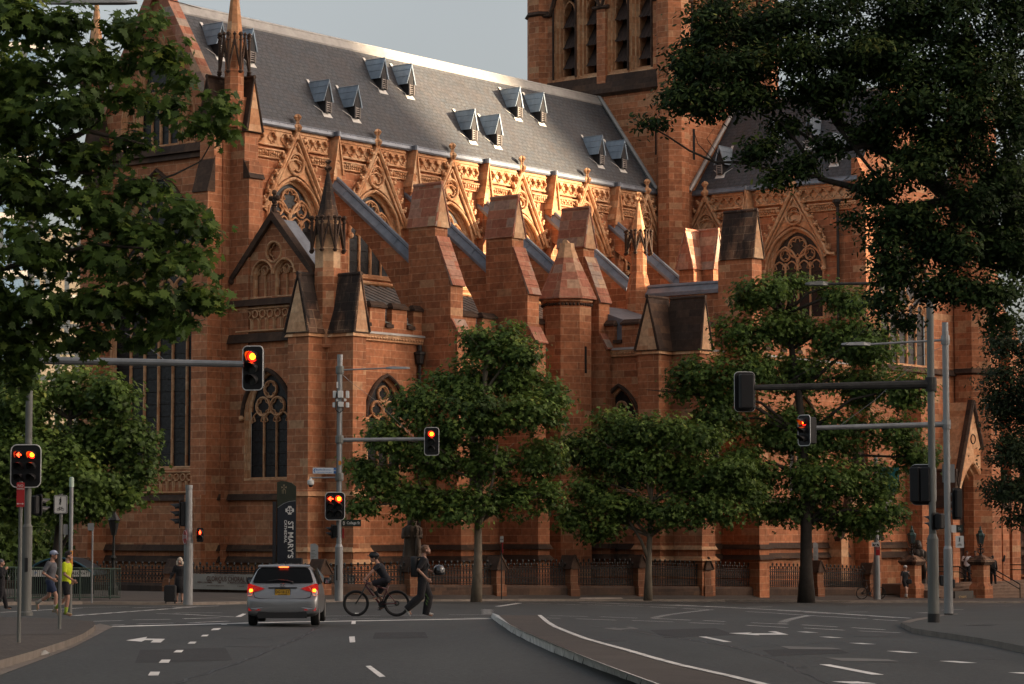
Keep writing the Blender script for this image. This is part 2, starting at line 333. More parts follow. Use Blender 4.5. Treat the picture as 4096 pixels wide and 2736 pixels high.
# ------------------------------------------------------------------ nave: clerestory
BAY = 6.14; SB = 2.8
EAVE = 20.05
nave = MB(); F0 = fr_t(0)
holes = []
for k in range(5): holes.append(window(F0, BAY * k, 13.1, 15.35, 1.95, 2.35, 'four', False))
holes.append(window(F0, BAY * 5 - .1, 13.1, 15.35, 1.95, 2.35, 'four', False))
wall(nave, F0, [(-4.1, 8), (33.0, 8), (33.0, EAVE + .2), (-4.1, EAVE + .2)], holes)
for s in [SB + BAY * k for k in range(-1, 5)]:
    bx(nave, s - .3, s + .3, .0, .42, 9, 18.4)
part(nave, 'clerestory_wall', ST_WALL)
def window_gable(fr, a, sgn=1):
    g = MB()
    ap, ft, zf = 19.95, 2.35, 15.95
    outer = [(a + ft, zf), (a + .0, ap), (a - ft, zf), (a - 1.98, zf - .2)] + list(reversed(arch(a, 1.98, 2.42, 15.4, 9)[:1] + arch(a, 1.98, 2.42, 15.4, 9)[1:])) + [(a + 1.98, zf - .2)]
    hole = circ(a, 18.35, .58, 22)
    wall(g, fr, outer, [hole], .14); reveal(g, fr, hole, .14, .02); g.face([fr(x, y, .03) for x, y in hole])
    bar(g, fr, circ(a, 18.35, .55, 22), .13, .28, .2, True); bar(g, fr, foil(a, 18.35, .44, 3, 6), .07, .17, .12, True)
    bar(g, fr, arch(a, 2.0, 2.44, 15.2, 9), .16, .2, .2); bar(g, fr, arch(a, 2.22, 2.7, 15.9, 9), .1, .2, .1)
    g.cur = 1
    for sg in (-1, 1):
        bar(g, fr, [(a + sg * (ft + .45), zf - .05), (a + sg * ft, zf), (a, ap)], .2, .4, .42)
        bar(g, fr, [(a + sg * (ft - .25), zf + .1), (a, ap - .5)], .12, .3, .1)
        g.ball(fr(a + sg * 2.05, 15.1, .25), .17, 7, 5)
        L = sqrt(ft * ft + (ap - zf) ** 2); nx, ny = (ap - zf) / L, ft / L
        for i in range(8):
            q = .06 + .88 * i / 7.5; x, y = ft * (1 - q), zf + (ap - zf) * q
            g.ball(fr(a + sg * (x + nx * .2), y + ny * .2, .3), .15, 6, 5, (1, 1, .8)); g.ball(fr(a + sg * (x + nx * .3), y + ny * .3 + .09, .34), .085, 5, 4)
    finial(g, fr(a, ap - .35, .28), 1.3, .26)
    return part(g, 'window_gable', [ST_TRIM, ST_TRIM])
def gablet(fr, a):
    """little steep roofed cap on a wall strip, gable facing out"""
    g = MB(); z0, z1, w, d = 18.2, 20.25, .36, .62
    g.loft([[fr(a - w * .9, z0 - .4, 0), fr(a + w * .9, z0 - .4, 0), fr(a + w * .9, z0 - .4, d - .12), fr(a - w * .9, z0 - .4, d - .12)], [fr(a - w * .9, z0, 0), fr(a + w * .9, z0, 0), fr(a + w * .9, z0, d - .1), fr(a - w * .9, z0, d - .1)], [fr(a - .04, z1 - .2, 0), fr(a + .04, z1 - .2, 0), fr(a + .04, z1 - .2, d - .1), fr(a - .04, z1 - .2, d - .1)]])
    for sg in (-1, 1):
        g.add([fr(a + sg * (w + .06), z0 - .1, 0), fr(a + sg * (w + .06), z0 - .1, d), fr(a, z1, d), fr(a, z1, 0), fr(a + sg * w * .82, z0 - .1, 0), fr(a + sg * w * .82, z0 - .1, d), fr(a, z1 - .3, d), fr(a, z1 - .3, 0)], [(0, 1, 2, 3), (4, 5, 6, 7), (1, 2, 6, 5), (0, 1, 5, 4)])
    bar(g, fr, foil(a, 18.75, .14, 3, 4), .04, d - .07, .05, True)
    g.cur = 1; bar(g, fr, [(a, z1 - .16), (a, z1 + .08)], .22, d + .03, d + .05)
    return part(g, 'buttress_gablet', [ST_TRIM, LEAD])
def frieze(fr, a0, a1, n, z=19.5, R=.3, name='quatrefoil_parapet'):
    g = MB(); hs = []; st = (a1 - a0) / n
    for i in range(n): hs.append(foil(a0 + st * (i + .5), z, min(R, st * .5) * .9, 4, 6, pi / 4 * 2, .55))
    wall(g, fr, [(a0, z - .35), (a1, z - .35), (a1, EAVE + .02), (a0, EAVE + .02)], hs, .14)
    for i in range(n):
        reveal(g, fr, hs[i], .14, -.0); bar(g, fr, foil(a0 + st * (i + .5), z, min(R, st * .5) * 1.03, 4, 6, pi / 2, .5), .055, .2, .07, True)
    wall(g, fr, [(a0, z - .33), (a1, z - .33), (a1, z + .33), (a0, z + .33)], [], .02)
    bar(g, fr, [(a0, z + .4), (a1, z + .4)], .08, .2, .08); bar(g, fr, [(a0, z - .38), (a1, z - .38)], .09, .2, .1)
    return part(g, name, ST_TRIM)
def string(fr, a0, a1, z=18.7, knob=.16, name='carved_string_course'):
    g = MB(); bar(g, fr, [(a0, z + .17), (a1, z + .17)], .1, .3, .3); bar(g, fr, [(a0, z - .2), (a1, z - .2)], .09, .16, .16)
    g.face([fr(a0, z - .2, .1), fr(a1, z - .2, .1), fr(a1, z + .17, .2), fr(a0, z + .17, .2)])
    n = max(2, int(abs(a1 - a0) / knob)); rr = random.Random(int(a0 * 100))
    for i in range(n):
        x = a0 + (a1 - a0) * (i + .5) / n
        g.ball(fr(x, z + rr.uniform(-.01, .08), .2), knob * rr.uniform(.5, .66), 6, 4, (1, .9, 1)); g.ball(fr(x + knob * .4, z - .1 + rr.uniform(-.03, .03), .15), knob * .36, 5, 4)
    return part(g, name, ST_TRIM)
for k in range(6):
    a = BAY * k - (.1 if k == 5 else 0)
    window_gable(F0, a)
    l = SB + BAY * (k - 1); r = SB + BAY * k
    l0 = l + .42 if k > 0 else -4.0; r0 = r - .42 if k < 5 else 32.6
    frieze(F0, l0, a - .32, 4); frieze(F0, a + .32, r0, 4 if k < 5 else 3)
    string(F0, l0, a - .95); string(F0, a + .95, r0)
    if k < 5: gablet(F0, r)
# ------------------------------------------------------------------ roofs
RT, RZ = -4.1, 26.3
def roof_z(t): return 20.3 + (.2 - t) * (RZ - 20.3) / (.2 - RT)
roof = MB()
roof.face([P(-5.2, .2, 20.3), P(31.7, .2, 20.3), P(31.7, RT, RZ), P(-5.2, RT, RZ)])
roof.face([P(31.7, .2, 20.3), P(33.3, .2, 20.3), P(31.7, 1.6, 20.3 + .0)])
roof.face([P(-5.2, RT, RZ), P(31.7, RT, RZ), P(31.7, 2 * RT - .2, 20.3), P(-5.2, 2 * RT - .2, 20.3)])
NR = part(roof, 'nave_roof', SLATE)
rc = MB(); rc.extrude([P(-5.2, RT + .32, RZ - .33), P(-5.2, RT + .06, RZ + .12), P(-5.2, RT - .06, RZ + .12), P(-5.2, RT - .32, RZ - .33), P(-5.2, RT - .28, RZ - .45), P(-5.2, RT, RZ), P(-5.2, RT + .28, RZ - .45)], Vector((36.9, 0, 0))); rc.tube([P(-5.2, RT, RZ + .13), P(31.7, RT, RZ + .13)], .09, 8)
rc.build('ridge_cap', LEADPALE, NR)
gt = MB()
def gutter(mb, pts):
    """pts: (s, t, outward direction s, t)"""
    mb.loft([[P(s, t, EAVE), P(s + .24 * os_, t + .24 * ot, EAVE), P(s + .30 * os_, t + .30 * ot, EAVE + .08), P(s + .26 * os_, t + .26 * ot, EAVE + .24), P(s + .2 * os_, t + .2 * ot, EAVE + .29), P(s - .1 * os_, t - .1 * ot, EAVE + .33)] for s, t, os_, ot in pts])
    mb.tube([P(s + .2 * os_, t + .2 * ot, EAVE + .29) for s, t, os_, ot in pts], .045, 6)
gutter(gt, [(-4, .05, 0, 1), (32.4, .05, -.2, 1), (33.75, 1.25, -.9, .5), (33.82, 2, -1, 0), (33.82, 13, -1, 0)])
gt.build('lead_gutter', LEAD, NR)
sl = MB()
for k in range(62): s = -3.7 + .59 * k; sl.box(s - .01, s + .01, -.318, -.2, EAVE + .06 + ZB, EAVE + .25 + ZB)
sl.build('gutter_joint', IRONW, NR)
def dormer(fr2):
    """fr2(a, h, d): a along the eaves, h up, d out from the foot of the slope; louvred vent with a steep zinc hood"""
    g = MB(); kz = (RZ - 20.3) / (.2 - RT)
    H, w, d0 = 1.72, .40, .28
    def back(h): return -h / kz
    ap_f, ap_b = (0, H, d0), (0, H, back(H) - .05)
    for sg in (-1, 1):
        e_f = (sg * w, .56, d0 - .04); e_b = (sg * w * .95, .56, back(.56) - .05)
        o = [fr2(*ap_f), fr2(*e_f), fr2(*e_b), fr2(*ap_b)]; i_ = [fr2(0, H - .14, d0 - .02), fr2(sg * (w - .07), .58, d0 - .06), fr2(sg * (w - .07), .58, back(.58)), fr2(0, H - .14, back(H - .14))]
        g.add(o + i_, [(0, 1, 2, 3), (4, 5, 6, 7), (0, 1, 5, 4), (1, 2, 6, 5)])
        for q in (.28, .6): g.tube([fr2(sg * w * q, H - (H - .56) * q + .01, d0 - .01), fr2(sg * w * q, H - (H - .56) * q + .01, back(H - (H - .56) * q) )], .014, 4)
    g.tube([fr2(*ap_f), fr2(*ap_b)], .03, 5)
    t_ = part(g, 'dormer', ZINC)
    b = MB()
    b.add([fr2(-.2, -.02, .2), fr2(.2, -.02, .2), fr2(.2, .95, .2), fr2(0, 1.45, .2), fr2(-.2, .95, .2), fr2(-.2, -.02, -.5), fr2(.2, -.02, -.5), fr2(.2, .95, -.7), fr2(-.2, .95, -.7)], [(0, 1, 2, 3, 4), (0, 5, 8, 4), (1, 6, 7, 2)])
    b.build('vent_box', mat('vent_box_dark', (.02, .019, .02), .8), t_)
    l = MB()
    for q in range(5): l.add([fr2(-.17, .04 + .11 * q, .27), fr2(.17, .04 + .11 * q, .27), fr2(.17, .11 + .11 * q, .2), fr2(-.17, .11 + .11 * q, .2)], [(0, 1, 2, 3)])
    for sg in (-1, 1): l.add([fr2(sg * .2, -.02, .19), fr2(sg * .2, -.02, .28), fr2(sg * .2, .56, .28), fr2(sg * .2, .56, .19), fr2(sg * .16, -.02, .19), fr2(sg * .16, -.02, .28), fr2(sg * .16, .56, .28), fr2(sg * .16, .56, .19)], [(0, 1, 2, 3), (4, 5, 6, 7), (1, 2, 6, 5)])
    l.build('louvre', mat('pale_louvre', (.25, .22, .2), .7), t_)
    f = MB(); kk = (.2 - RT) / (RZ - 20.3)
    def on(a, h, lift=.02): return fr2(a, h + lift * .6, back(h) + lift)
    f.face([on(-.34, -.28, .03), on(.34, -.28, .03), on(.3, .02, .03), on(-.3, .02, .03)])
    for sg in (-1, 1): f.mark(); f.face([on(sg * .62, .3, .03), on(sg * .75, .36, .03), on(sg * .25, 0, .03), on(sg * .2, .05, .03)])
    f.mark(); f.face([on(-.09, H - .12, .06), on(.09, H - .12, .06), on(.09, H + .14, .06), on(-.09, H + .14, .06)])
    f.split('flashing', mat('white_flashing', (.62, .60, .56), .5, var=.15), t_)
    return t_
def nave_dormer(s, t): z = roof_z(t); return dormer(lambda a, h, d: P(s + a, t + d, z + h))
for s, t in [(3.05, -.62), (5.3, -.62), (15.0, -.62), (17.2, -.62), (26.95, -.62), (29.2, -.62), (-3.15, -2.22), (-.95, -2.22), (9.25, -2.22), (11.5, -2.22), (21.1, -2.22), (23.35, -2.22)]: nave_dormer(s, t)
# transept roof: slope facing the nave front
TS, TRS = 33.85, 38.6
tr_ = MB(); tz = RZ - .1
tr_.face([P(TS - .2, 1.6, 20.3), P(TS - .2, 12.9, 20.3), P(TRS, 12.9, tz), P(TRS, 1.6, tz)]); tr_.face([P(TRS, 1.6, tz), P(TRS, 12.9, tz), P(2 * TRS - TS + .2, 12.9, 20.3), P(2 * TRS - TS + .2, 1.6, 20.3)])
TR = part(tr_, 'transept_roof', SLATE)
g = MB(); g.tube([P(TRS, 1.6, tz + .05), P(TRS, 12.9, tz + .05)], .14, 8); g.build('ridge_cap', LEADPALE, TR)
kz2 = (tz - 20.3) / (TRS - TS + .2)
for t, s in [(3.0, 34.55), (6.1, 35.7), (8.6, 35.7), (11.0, 34.55)]:
    z = 20.3 + (s - TS + .2) * kz2; dormer(lambda a, h, d, s=s, t=t, z=z: P(s - d, t - a, z + h))
# ------------------------------------------------------------------ transept wall facing the nave front
FT = fr_s(TS); tw = MB(); th_ = [window(FT, 8.65, 12.2, 15.35, 1.95, 2.35, 'four', False), window(FT, 2.45, 13.1, 15.35, 1.6, 2.35, 'four', False)]
wall(tw, FT, [(.9, 8), (13.0, 8), (13.0, EAVE + .2), (.9, EAVE + .2)], th_)
bx(tw, TS - .42, TS, 5.25, 5.85, 9, 18.4)
part(tw, 'transept_wall', ST_WALL)
for a in (2.45, 8.65): window_gable(FT, a)
gablet(FT, 5.55)
frieze(FT, 2.9, 5.1, 4); frieze(FT, 6.0, 8.3, 4); frieze(FT, 9.0, 12.9, 6)
string(FT, 3.3, 5.1); string(FT, 6.0, 7.7); string(FT, 9.6, 12.9)
# splayed wall in the angle between nave and transept, with its niche
dgn = MB(); n_s, n_t = -.64, .77
def FD(a, b, d=0.0):
    L_ = sqrt(1.35 ** 2 + 1.15 ** 2); return P(32.4 + 1.35 * a / L_ - .65 * d, .05 + 1.15 * a / L_ + .76 * d, b)
LD = sqrt(1.35 ** 2 + 1.15 ** 2)
wall(dgn, FD, [(0, 8), (LD, 8), (LD, EAVE + .2), (0, EAVE + .2)], [arch(LD / 2, .34, .55, 17.2, 6, 0, 15.3)])
reveal(dgn, FD, arch(LD / 2, .34, .55, 17.2, 6, 0, 15.3), 0, -.3); wall(dgn, FD, arch(LD / 2, .34, .55, 17.2, 6, 0, 15.3), [], -.3)
part(dgn, 'splayed_wall', ST_WALL)
nm = MB(); bar(nm, FD, arch(LD / 2, .42, .75, 17.1, 6, 0, 15.2), .13, .12, .12); nm.lathe([(.1, 13.0 + ZB), (.3, 13.4 + ZB), (.16, 13.6 + ZB), (.16, 14.9 + ZB), (.34, 15.15 + ZB), (.34, 15.3 + ZB)], FD(LD / 2, -ZB, .02), 10)
part(nm, 'niche', ST_TRIM); frieze(FD, .12, LD - .12, 2); string(FD, 0, LD)
# ------------------------------------------------------------------ tower over the crossing
T0s, T1s, T0t, T1t = 31.7, 42.9, -9.4, 1.55
tb = MB(); FTN = fr_s(T0s); FTW = fr_t(T1t)
def belfry(fr, a, z0, name='belfry_window'):
    m = MB(); od = [(0, 0), (.1, -.12), (.2, -.14), (.26, -.34), (.36, -.36), (.42, -.55), (.43, -1.4)]
    m.loft([[fr(x, y, d) for x, y in arch(a, .92, 2.2, z0 + 5.2, 8, e, z0, .9)] for e, d in od], cap=False)
    bar(m, fr, arch(a, .44, .7, z0 + 4.4, 6), .1, -.5, .2); bar(m, fr, circ(a, z0 + 5.9, .33, 14), .09, -.48, .2, True)
    for sg in (-1, 1): bar(m, fr, [(a + sg * .46, z0 + .4), (a + sg * .46, z0 + 5.0)], .1, -.5, .2)
    w = part(m, name, ST_TRIM); l = MB()
    for q in range(3):
        z = z0 + 3.5 - q * 1.3; rr = random.Random(int(a * 10) + q); nb = 9
        top = [fr(a - .46 + .92 * i / nb, z + 1.25, -1.35) for i in range(nb + 1)]; bot = [fr(a - .46 + .92 * i / nb, z + rr.uniform(-.05, .05), -.48) for i in range(nb + 1)]
        l.loft([top, bot], close=False); l.loft([[Vector(p) + Vector((0, 0, -.06)) for p in bot], bot], close=False)
    l.build('louvre', LOUVRE, w); d = MB(); d.face([fr(x, y, -1.4) for x, y in arch(a, .95, 2.2, z0 + 5.2, 8, .1, z0)]); d.build('dark_recess', mat('recess_black', (.006, .005, .005), .9), w)
    return arch(a, .92, 2.2, z0 + 5.2, 8, 0, z0)
ztop = 46; hN = [belfry(FTN, a, 27.75) for a in (-6.75, -4.95, -2.75, -.95)]
hW = [belfry(FTW, a, 27.75) for a in (34.4, 36.2, 38.4, 40.2)]
wall(tb, FTN, [(T0t, 8), (T1t, 8), (T1t, ztop), (T0t, ztop)], hN); wall(tb, FTW, [(T0s, 8), (T1s, 8), (T1s, ztop), (T0s, ztop)], hW)
bx(tb, T0s + .9, T1s, T0t, T1t - .9, 8, 26.5); tb.face([P(T0s, T0t, ztop), P(T1s, T0t, ztop), P(T1s, T1t, ztop), P(T0s, T1t, ztop)])
for s, t in ((T0s + .55, T1t - .55), (T0s + .55, T0t + .55), (T1s - .55, T1t - .55), (T1s - .55, T0t + .55)): tb.lathe([(1.02, 8 + ZB), (1.02, ztop + ZB)], P(s, t, -ZB), 8, pi / 8)
bx(tb, T0s - .14, T0s + .1, -4.15, -3.5, 27.2, ztop)
TOW = part(tb, 'tower', ST_WALL)
g = MB()
def ringband(mb, z0, z1, o0, o1):
    rings = []
    for z, o in ((z0, o0), (z1, o1)):
        rings.append([P(s, t, z) for s, t in ((T0s - o, T0t + .7), (T0s - o, T1t - .7), (T0s + .4, T1t - .2 + o), (T0s + .9, T1t + o), (T1s - .9, T1t + o), (T1s + o, T1t - .9), (T1s + o, T0t + .7), (T1s, T0t - o), (T0s, T0t - o))])
    mb.loft(rings, cap=False)
ringband(g, 26.45, 26.62, .05, .30); ringband(g, 26.62, 27.75, .30, .02)
g.build('weathered_band', ST_DARK, TOW)
g = MB()
for fr, cs in ((FTN, (-5.85, -1.85)), (FTW, (35.3, 39.3))):
    for c in cs:
        for sg in (-1, 1): bar(g, fr, [(c + sg * 2.6, 32.0), (c + sg * 1.95, 32.0), (c + sg * 1.75, 32.5), (c, 38)], .24, .25, .25)
        bar(g, fr, circ(c, 35.2, .75, 16), .16, .12, .12, True)
        for q in (-1.75, 0, 1.75): bar(g, fr, [(c + q, 27.9), (c + q, 32.9)], .14, .1, .1)
g.build('drip_hood', ST_DARK, TOW)
g = MB()
for s, t in ((T0s + .55, T1t - .55), (T0s + .55, T0t + .55)): g.lathe([(1.06, 32.0 + ZB), (1.2, 32.1 + ZB), (1.06, 32.3 + ZB)], P(s, t, -ZB), 8, pi / 8)
g.build('moulding', ST_DARK, TOW)
g = MB()
for a, z in ((.25, 23.3),):
    g.face([FTN(a - .13, z - .8, .02), FTN(a + .13, z - .8, .02), FTN(a + .13, z + .8, .02), FTN(a - .13, z + .8, .02)])
g.face([FTW(33.6, 22.3, .02), FTW(33.85, 22.3, .02), FTW(33.85, 24.2, .02), FTW(33.6, 24.2, .02)])
g.build('slit_window', mat('recess_black', (.006, .005, .005), .9), TOW)
g = MB(); g.tube([P(31.65, .25, 20.4), P(31.65, RT, RZ + .3)], .13, 6); g.tube([P(33.0, 1.72, 20.3), P(38.4, 1.72, tz + .2)], .13, 6); g.build('valley_flashing', LEADPALE, TOW)
# ------------------------------------------------------------------ roofed buttress caps, pinnacles
def cap_t(mb, s0, s1, ta, tb, z0, z1, ov=.1, roll=True, tb_top=None):
    """steep gabled cap, ridge running outwards along t"""
    m = (s0 + s1) / 2; tt = tb if tb_top is None else tb_top
    mb.loft([[P(s0 - ov, ta, z0), P(s1 + ov, ta, z0), P(s1 + ov, tb + ov, z0), P(s0 - ov, tb + ov, z0)], [P(m - .05, ta, z1), P(m + .05, ta, z1), P(m + .05, tt + ov * .3, z1), P(m - .05, tt + ov * .3, z1)]])
    for sg in (-1, 1):
        e = (s0 - ov) if sg < 0 else (s1 + ov)
        mb.tube([P(e, tb + ov, z0 + .05), P(m, tt + ov * .4, z1)], .055, 5)
    if roll: mb.tube([P(m, ta, z1 + .02), P(m, tt + ov * .8, z1 + .02)], .11, 7)
def cap_s(mb, t0, t1, sa, sb, z0, z1, ov=.1):
    """steep gabled cap, ridge running along s from sa (gable) to sb"""
    m = (t0 + t1) / 2
    mb.loft([[P(sa - ov, t0 - ov, z0), P(sa - ov, t1 + ov, z0), P(sb, t1 + ov, z0), P(sb, t0 - ov, z0)], [P(sa - ov * .3, m - .05, z1), P(sa - ov * .3, m + .05, z1), P(sb, m + .05, z1), P(sb, m - .05, z1)]])
    for e in (t0 - ov, t1 + ov): mb.tube([P(sa - ov, e, z0 + .05), P(sa - ov * .4, m, z1)], .055, 5)
    mb.tube([P(sa - ov * .8, m, z1 + .02), P(sb, m, z1 + .02)], .11, 7)
def pinnacle(s, t, r, z0, zr, zc, za, mats=(0, 1), name='pinnacle', R=.8, zp=None):
    c = P(s, t, -ZB); g = MB(); zp = zp or z0
    g.lathe([(r, zp + ZB), (r, zr + ZB), (r * 1.04, zr + .05 + ZB), (r * .97, zr + .1 + ZB), (r * .93, zc - .2 + ZB)], c, 8, pi / 8)
    pn = part(g, name, [ST_PALE, ST_WALL][mats[0]])
    if zp > z0: lw = MB(); lw.lathe([(r * 1.06, z0 + ZB), (r * 1.06, zp - .2 + ZB), (r, zp + ZB)], c, 8, pi / 8); lw.build('shaft', ST_WALL, pn)
    sp = MB(); sp.lathe([(r * 1.05, zr + .45 * (zc - zr) + ZB), (r * .85, zc + ZB), (.07, za + ZB)], c, 8, pi / 8); finial(sp, (c[0], c[1], za - .15 + ZB), .75, .2)
    sp.build('spire', [ST_STAIN, ST_TRIM][mats[1]], pn)
    cr = MB(); H = zc - zr
    for k in range(8):
        a = pi / 8 + k * pi / 4; x, y = c[0] + R * cos(a), c[1] + R * sin(a); zz = zr + ZB
        cr.lathe([(.06, zz - .12), (.13, zz - .02), (.07, zz + .06), (.06, zz + H * .78), (.1, zz + H * .8), (.06, zz + H * .84), (.06, zz + H * .9), (.13, zz + H * .95), (.1, zz + H * .99), (.02, zz + H * 1.02)], (x, y, 0), 6)
        a2 = a + pi / 4; x2, y2 = c[0] + R * cos(a2), c[1] + R * sin(a2); rm = R * cos(pi / 8); am = a + pi / 8
        A = Vector((x, y, zz + .02)); B = Vector((x2, y2, zz + .02)); T = Vector((c[0] + rm * cos(am), c[1] + rm * sin(am), zz + H * .82))
        for E in (A, B):
            cr.tube([E, E.lerp(T, .5) , T], .06, 5)
            for q in (.25, .45, .65, .85): p = E.lerp(T, q); cr.ball((p.x, p.y, p.z + .06), .065, 5, 4)
        cr.lathe([(.05, T.z), (.05, T.z + H * .1), (.1, T.z + H * .14), (.02, T.z + H * .2)], (T.x, T.y, 0), 6)
    cr.build('crown_of_gablets', ST_DARK, pn)
    return pn
# ------------------------------------------------------------------ flying buttresses
def pier(sc):
    w = .475; g = MB(); s0, s1 = sc - w, sc + w
    prof = [(5.7, 8.5), (5.7, 14.9), (7.42, 14.9), (7.42, 14.35), (8.42, 11.95), (8.42, 10.2), (8.85, 9.45), (8.85, 1.75), (9.1, 1.5), (9.1, -4.5), (5.7, -4.5)]
    g.extrude([P(s0, t, z) for t, z in prof], Vector((2 * w, 0, 0)))
    pr = part(g, 'buttress_pier', ST_WALL)
    sl = MB()
    for a, b in (((7.44, 14.38), (8.5, 11.86)), ((8.44, 10.22), (8.95, 9.36))):
        sl.mark()
        d = Vector((b[0] - a[0], b[1] - a[1])); n = Vector((-d.y, d.x)).normalized() * -1; n = Vector((abs(n.x), abs(n.y))) * .09; k = 5 if d.length > 1.5 else 1
        for i in range(k):
            q0, q1 = i / k, (i + 1) / k - .004; A = (a[0] + d.x * q0, a[1] + d.y * q0); B = (a[0] + d.x * q1, a[1] + d.y * q1)
            sl.extrude([P(s0 - .03, *A), P(s0 - .03, *B), P(s0 - .03, B[0] + n.x * 1.15, B[1] + n.y * 1.15), P(s0 - .03, A[0] + n.x, A[1] + n.y)], Vector((2 * w + .06, 0, 0)))
    sl.split('weathering_slope', ST_RED, pr)
    c = MB(); cap_t(c, s0, s1, 5.65, 7.42, 14.9, 17.05); c.build('gabled_cap', ST_RED, pr)
    gb = MB(); m = sc; gb.face([P(s0, 7.545, 14.86), P(s1, 7.545, 14.86), P(m, 7.47, 16.85)]); gb.build('cap_gable', ST_PALE, pr)
    b = MB()
    for z, o in ((1.6, .1), (-1.05, .14), (-1.6, .2)): b.mark(); b.loft([[P(s0 - o, 6.4, z), P(s1 + o, 6.4, z), P(s1 + o, 9.1 + o, z), P(s0 - o, 9.1 + o, z)], [P(s0 - .02, 6.4, z + .25), P(s1 + .02, 6.4, z + .25), P(s1 + .02, 9.12, z + .25), P(s0 - .02, 9.12, z + .25)]])
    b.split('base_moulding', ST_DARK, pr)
    return pr
def flyer(sc, t1=5.72, dz=0.0):
    g = MB(); w = .27
    top = [(0, 17.75), (t1, 13.2)]; lo = [(0, 16.55), (.9, 15.95), (1.9, 15.15), (2.9, 14.2), (3.8, 13.15), (4.6, 12.0), (5.2, 10.9), (t1, 9.6)]
    g.extrude([P(sc - w, t, z) for t, z in top + lo[::-1]], Vector((2 * w, 0, 0)))
    f = part(g, 'flying_arch', ST_WALL)
    c = MB(); k = (13.2 - 17.75) / t1
    def sec(t): z = 17.75 + k * t; return [P(sc - w - .1, t, z - .12), P(sc - w - .1, t, z + .06), P(sc - .1, t, z + .42), P(sc + .1, t, z + .42), P(sc + w + .1, t, z + .06), P(sc + w + .1, t, z - .12)]
    c.loft([sec(.02), sec(t1)]); c.tube([P(sc, .02, 17.75 + .47), P(sc, t1, 13.2 + .47)], .13, 8)
    for q in (.2, .4, .6, .8): t = t1 * q; z = 17.75 + k * t; c.tube([P(sc - w - .11, t, z + .04), P(sc - .12, t + .1, z + .40)], .02, 4)
    c.build('lead_coping', LEAD, f)
    return f
for k in range(3): pier(SB + BAY * k)
for k in range(5): flyer(SB + BAY * k)
# pier of the fifth flyer: a doubled cap in the corner of the transept
g = MB(); sq = SB + BAY * 4
bx(g, sq - .5, sq + .5, 5.7, 7.5, 8.5, 14.7); bx(g, sq - 1.3, sq - .5, 5.7, 6.7, 8.5, 14.7); pr = part(g, 'buttress_pier', ST_WALL)
c = MB(); cap_t(c, sq - .5, sq + .5, 5.8, 7.5, 14.7, 17.0); cap_s(c, 5.7, 6.7, sq - 1.4, sq, 14.7, 16.95); c.build('gabled_cap', ST_RED, pr)
# ------------------------------------------------------------------ east front with its great window (left of the picture)
AX = -4.1; SF = -5.5; FF = fr_s(SF)
g = MB(); hw = [window(FF, AX, 2.9, 12.0, 3.25, 5.9, 'six'), window(FF, AX, 18.95, 21.4, 1.5, 3.2, 'four', False), window(FF, AX - 2.15, 18.95, 20.4, .48, 1.2, 'two', False, blind=True), window(FF, AX + 2.15, 18.95, 20.4, .48, 1.2, 'two', False, blind=True)]
wall(g, FF, [(-8.7, -5), (.5, -5), (.5, 20.2), (AX, 27.2), (-8.7, 20.2)], hw)
EW = part(g, 'front_wall', ST_WALL)
g = MB()
for sg in (-1, 1):
    q = [(AX + sg * 5.0, 19.6), (AX + sg * 4.35, 20.65), (AX, 27.75), (AX, 26.75), (AX + sg * 4.5, 19.4)]
    g.extrude([P(SF - .3, t, z) for t, z in q], Vector((.75, 0, 0)))
g.build('gable_coping', ST_RED, EW)
g = MB(); 
for z0, z1, o in ((18.2, 18.5, .22), (18.5, 18.95, .28)): g.mark() if z0 < 18.4 else 0; g.loft([[FF(-8.7, z0, 0), FF(.4, z0, 0), FF(.4, z0, o), FF(-8.7, z0, o)], [FF(-8.7, z1, 0), FF(.4, z1, 0), FF(.4, z1, o * .3), FF(-8.7, z1, o * .3)]])
for z0 in (1.35, -1.1, -1.65): g.mark(); g.loft([[FF(-8.7, z0, 0), FF(.5, z0, 0), FF(.5, z0, .2), FF(-8.7, z0, .2)], [FF(-8.7, z0 + .3, 0), FF(.5, z0 + .3, 0), FF(.5, z0 + .3, .05), FF(-8.7, z0 + .3, .05)]])
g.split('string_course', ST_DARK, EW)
def blind_arcade(fr, a0, a1, z0, z1, n, name='blind_balustrade'):
    m = MB(); st = (a1 - a0) / n
    for i in range(n):
        c = a0 + st * (i + .5); r = st * .36
        bar(m, fr, circ(c, z1 - r - .1, r, 12), .07, .1, .1, True)
        bar(m, fr, arch(c, st * .36, st * .4, z0 + (z1 - z0) * .42, 5, 0, z0), .05, .06, .06)
        bar(m, fr, [(a0 + st * i, z0), (a0 + st * i, z0 + (z1 - z0) * .55)], .08, .1, .1)
    bar(m, fr, [(a0, z1), (a1, z1)], .1, .12, .12); bar(m, fr, [(a0, z0), (a1, z0)], .1, .14, .14)
    return part(m, name, ST_TRIM)
blind_arcade(FF, -7.2, -.9, 1.75, 2.75, 14)
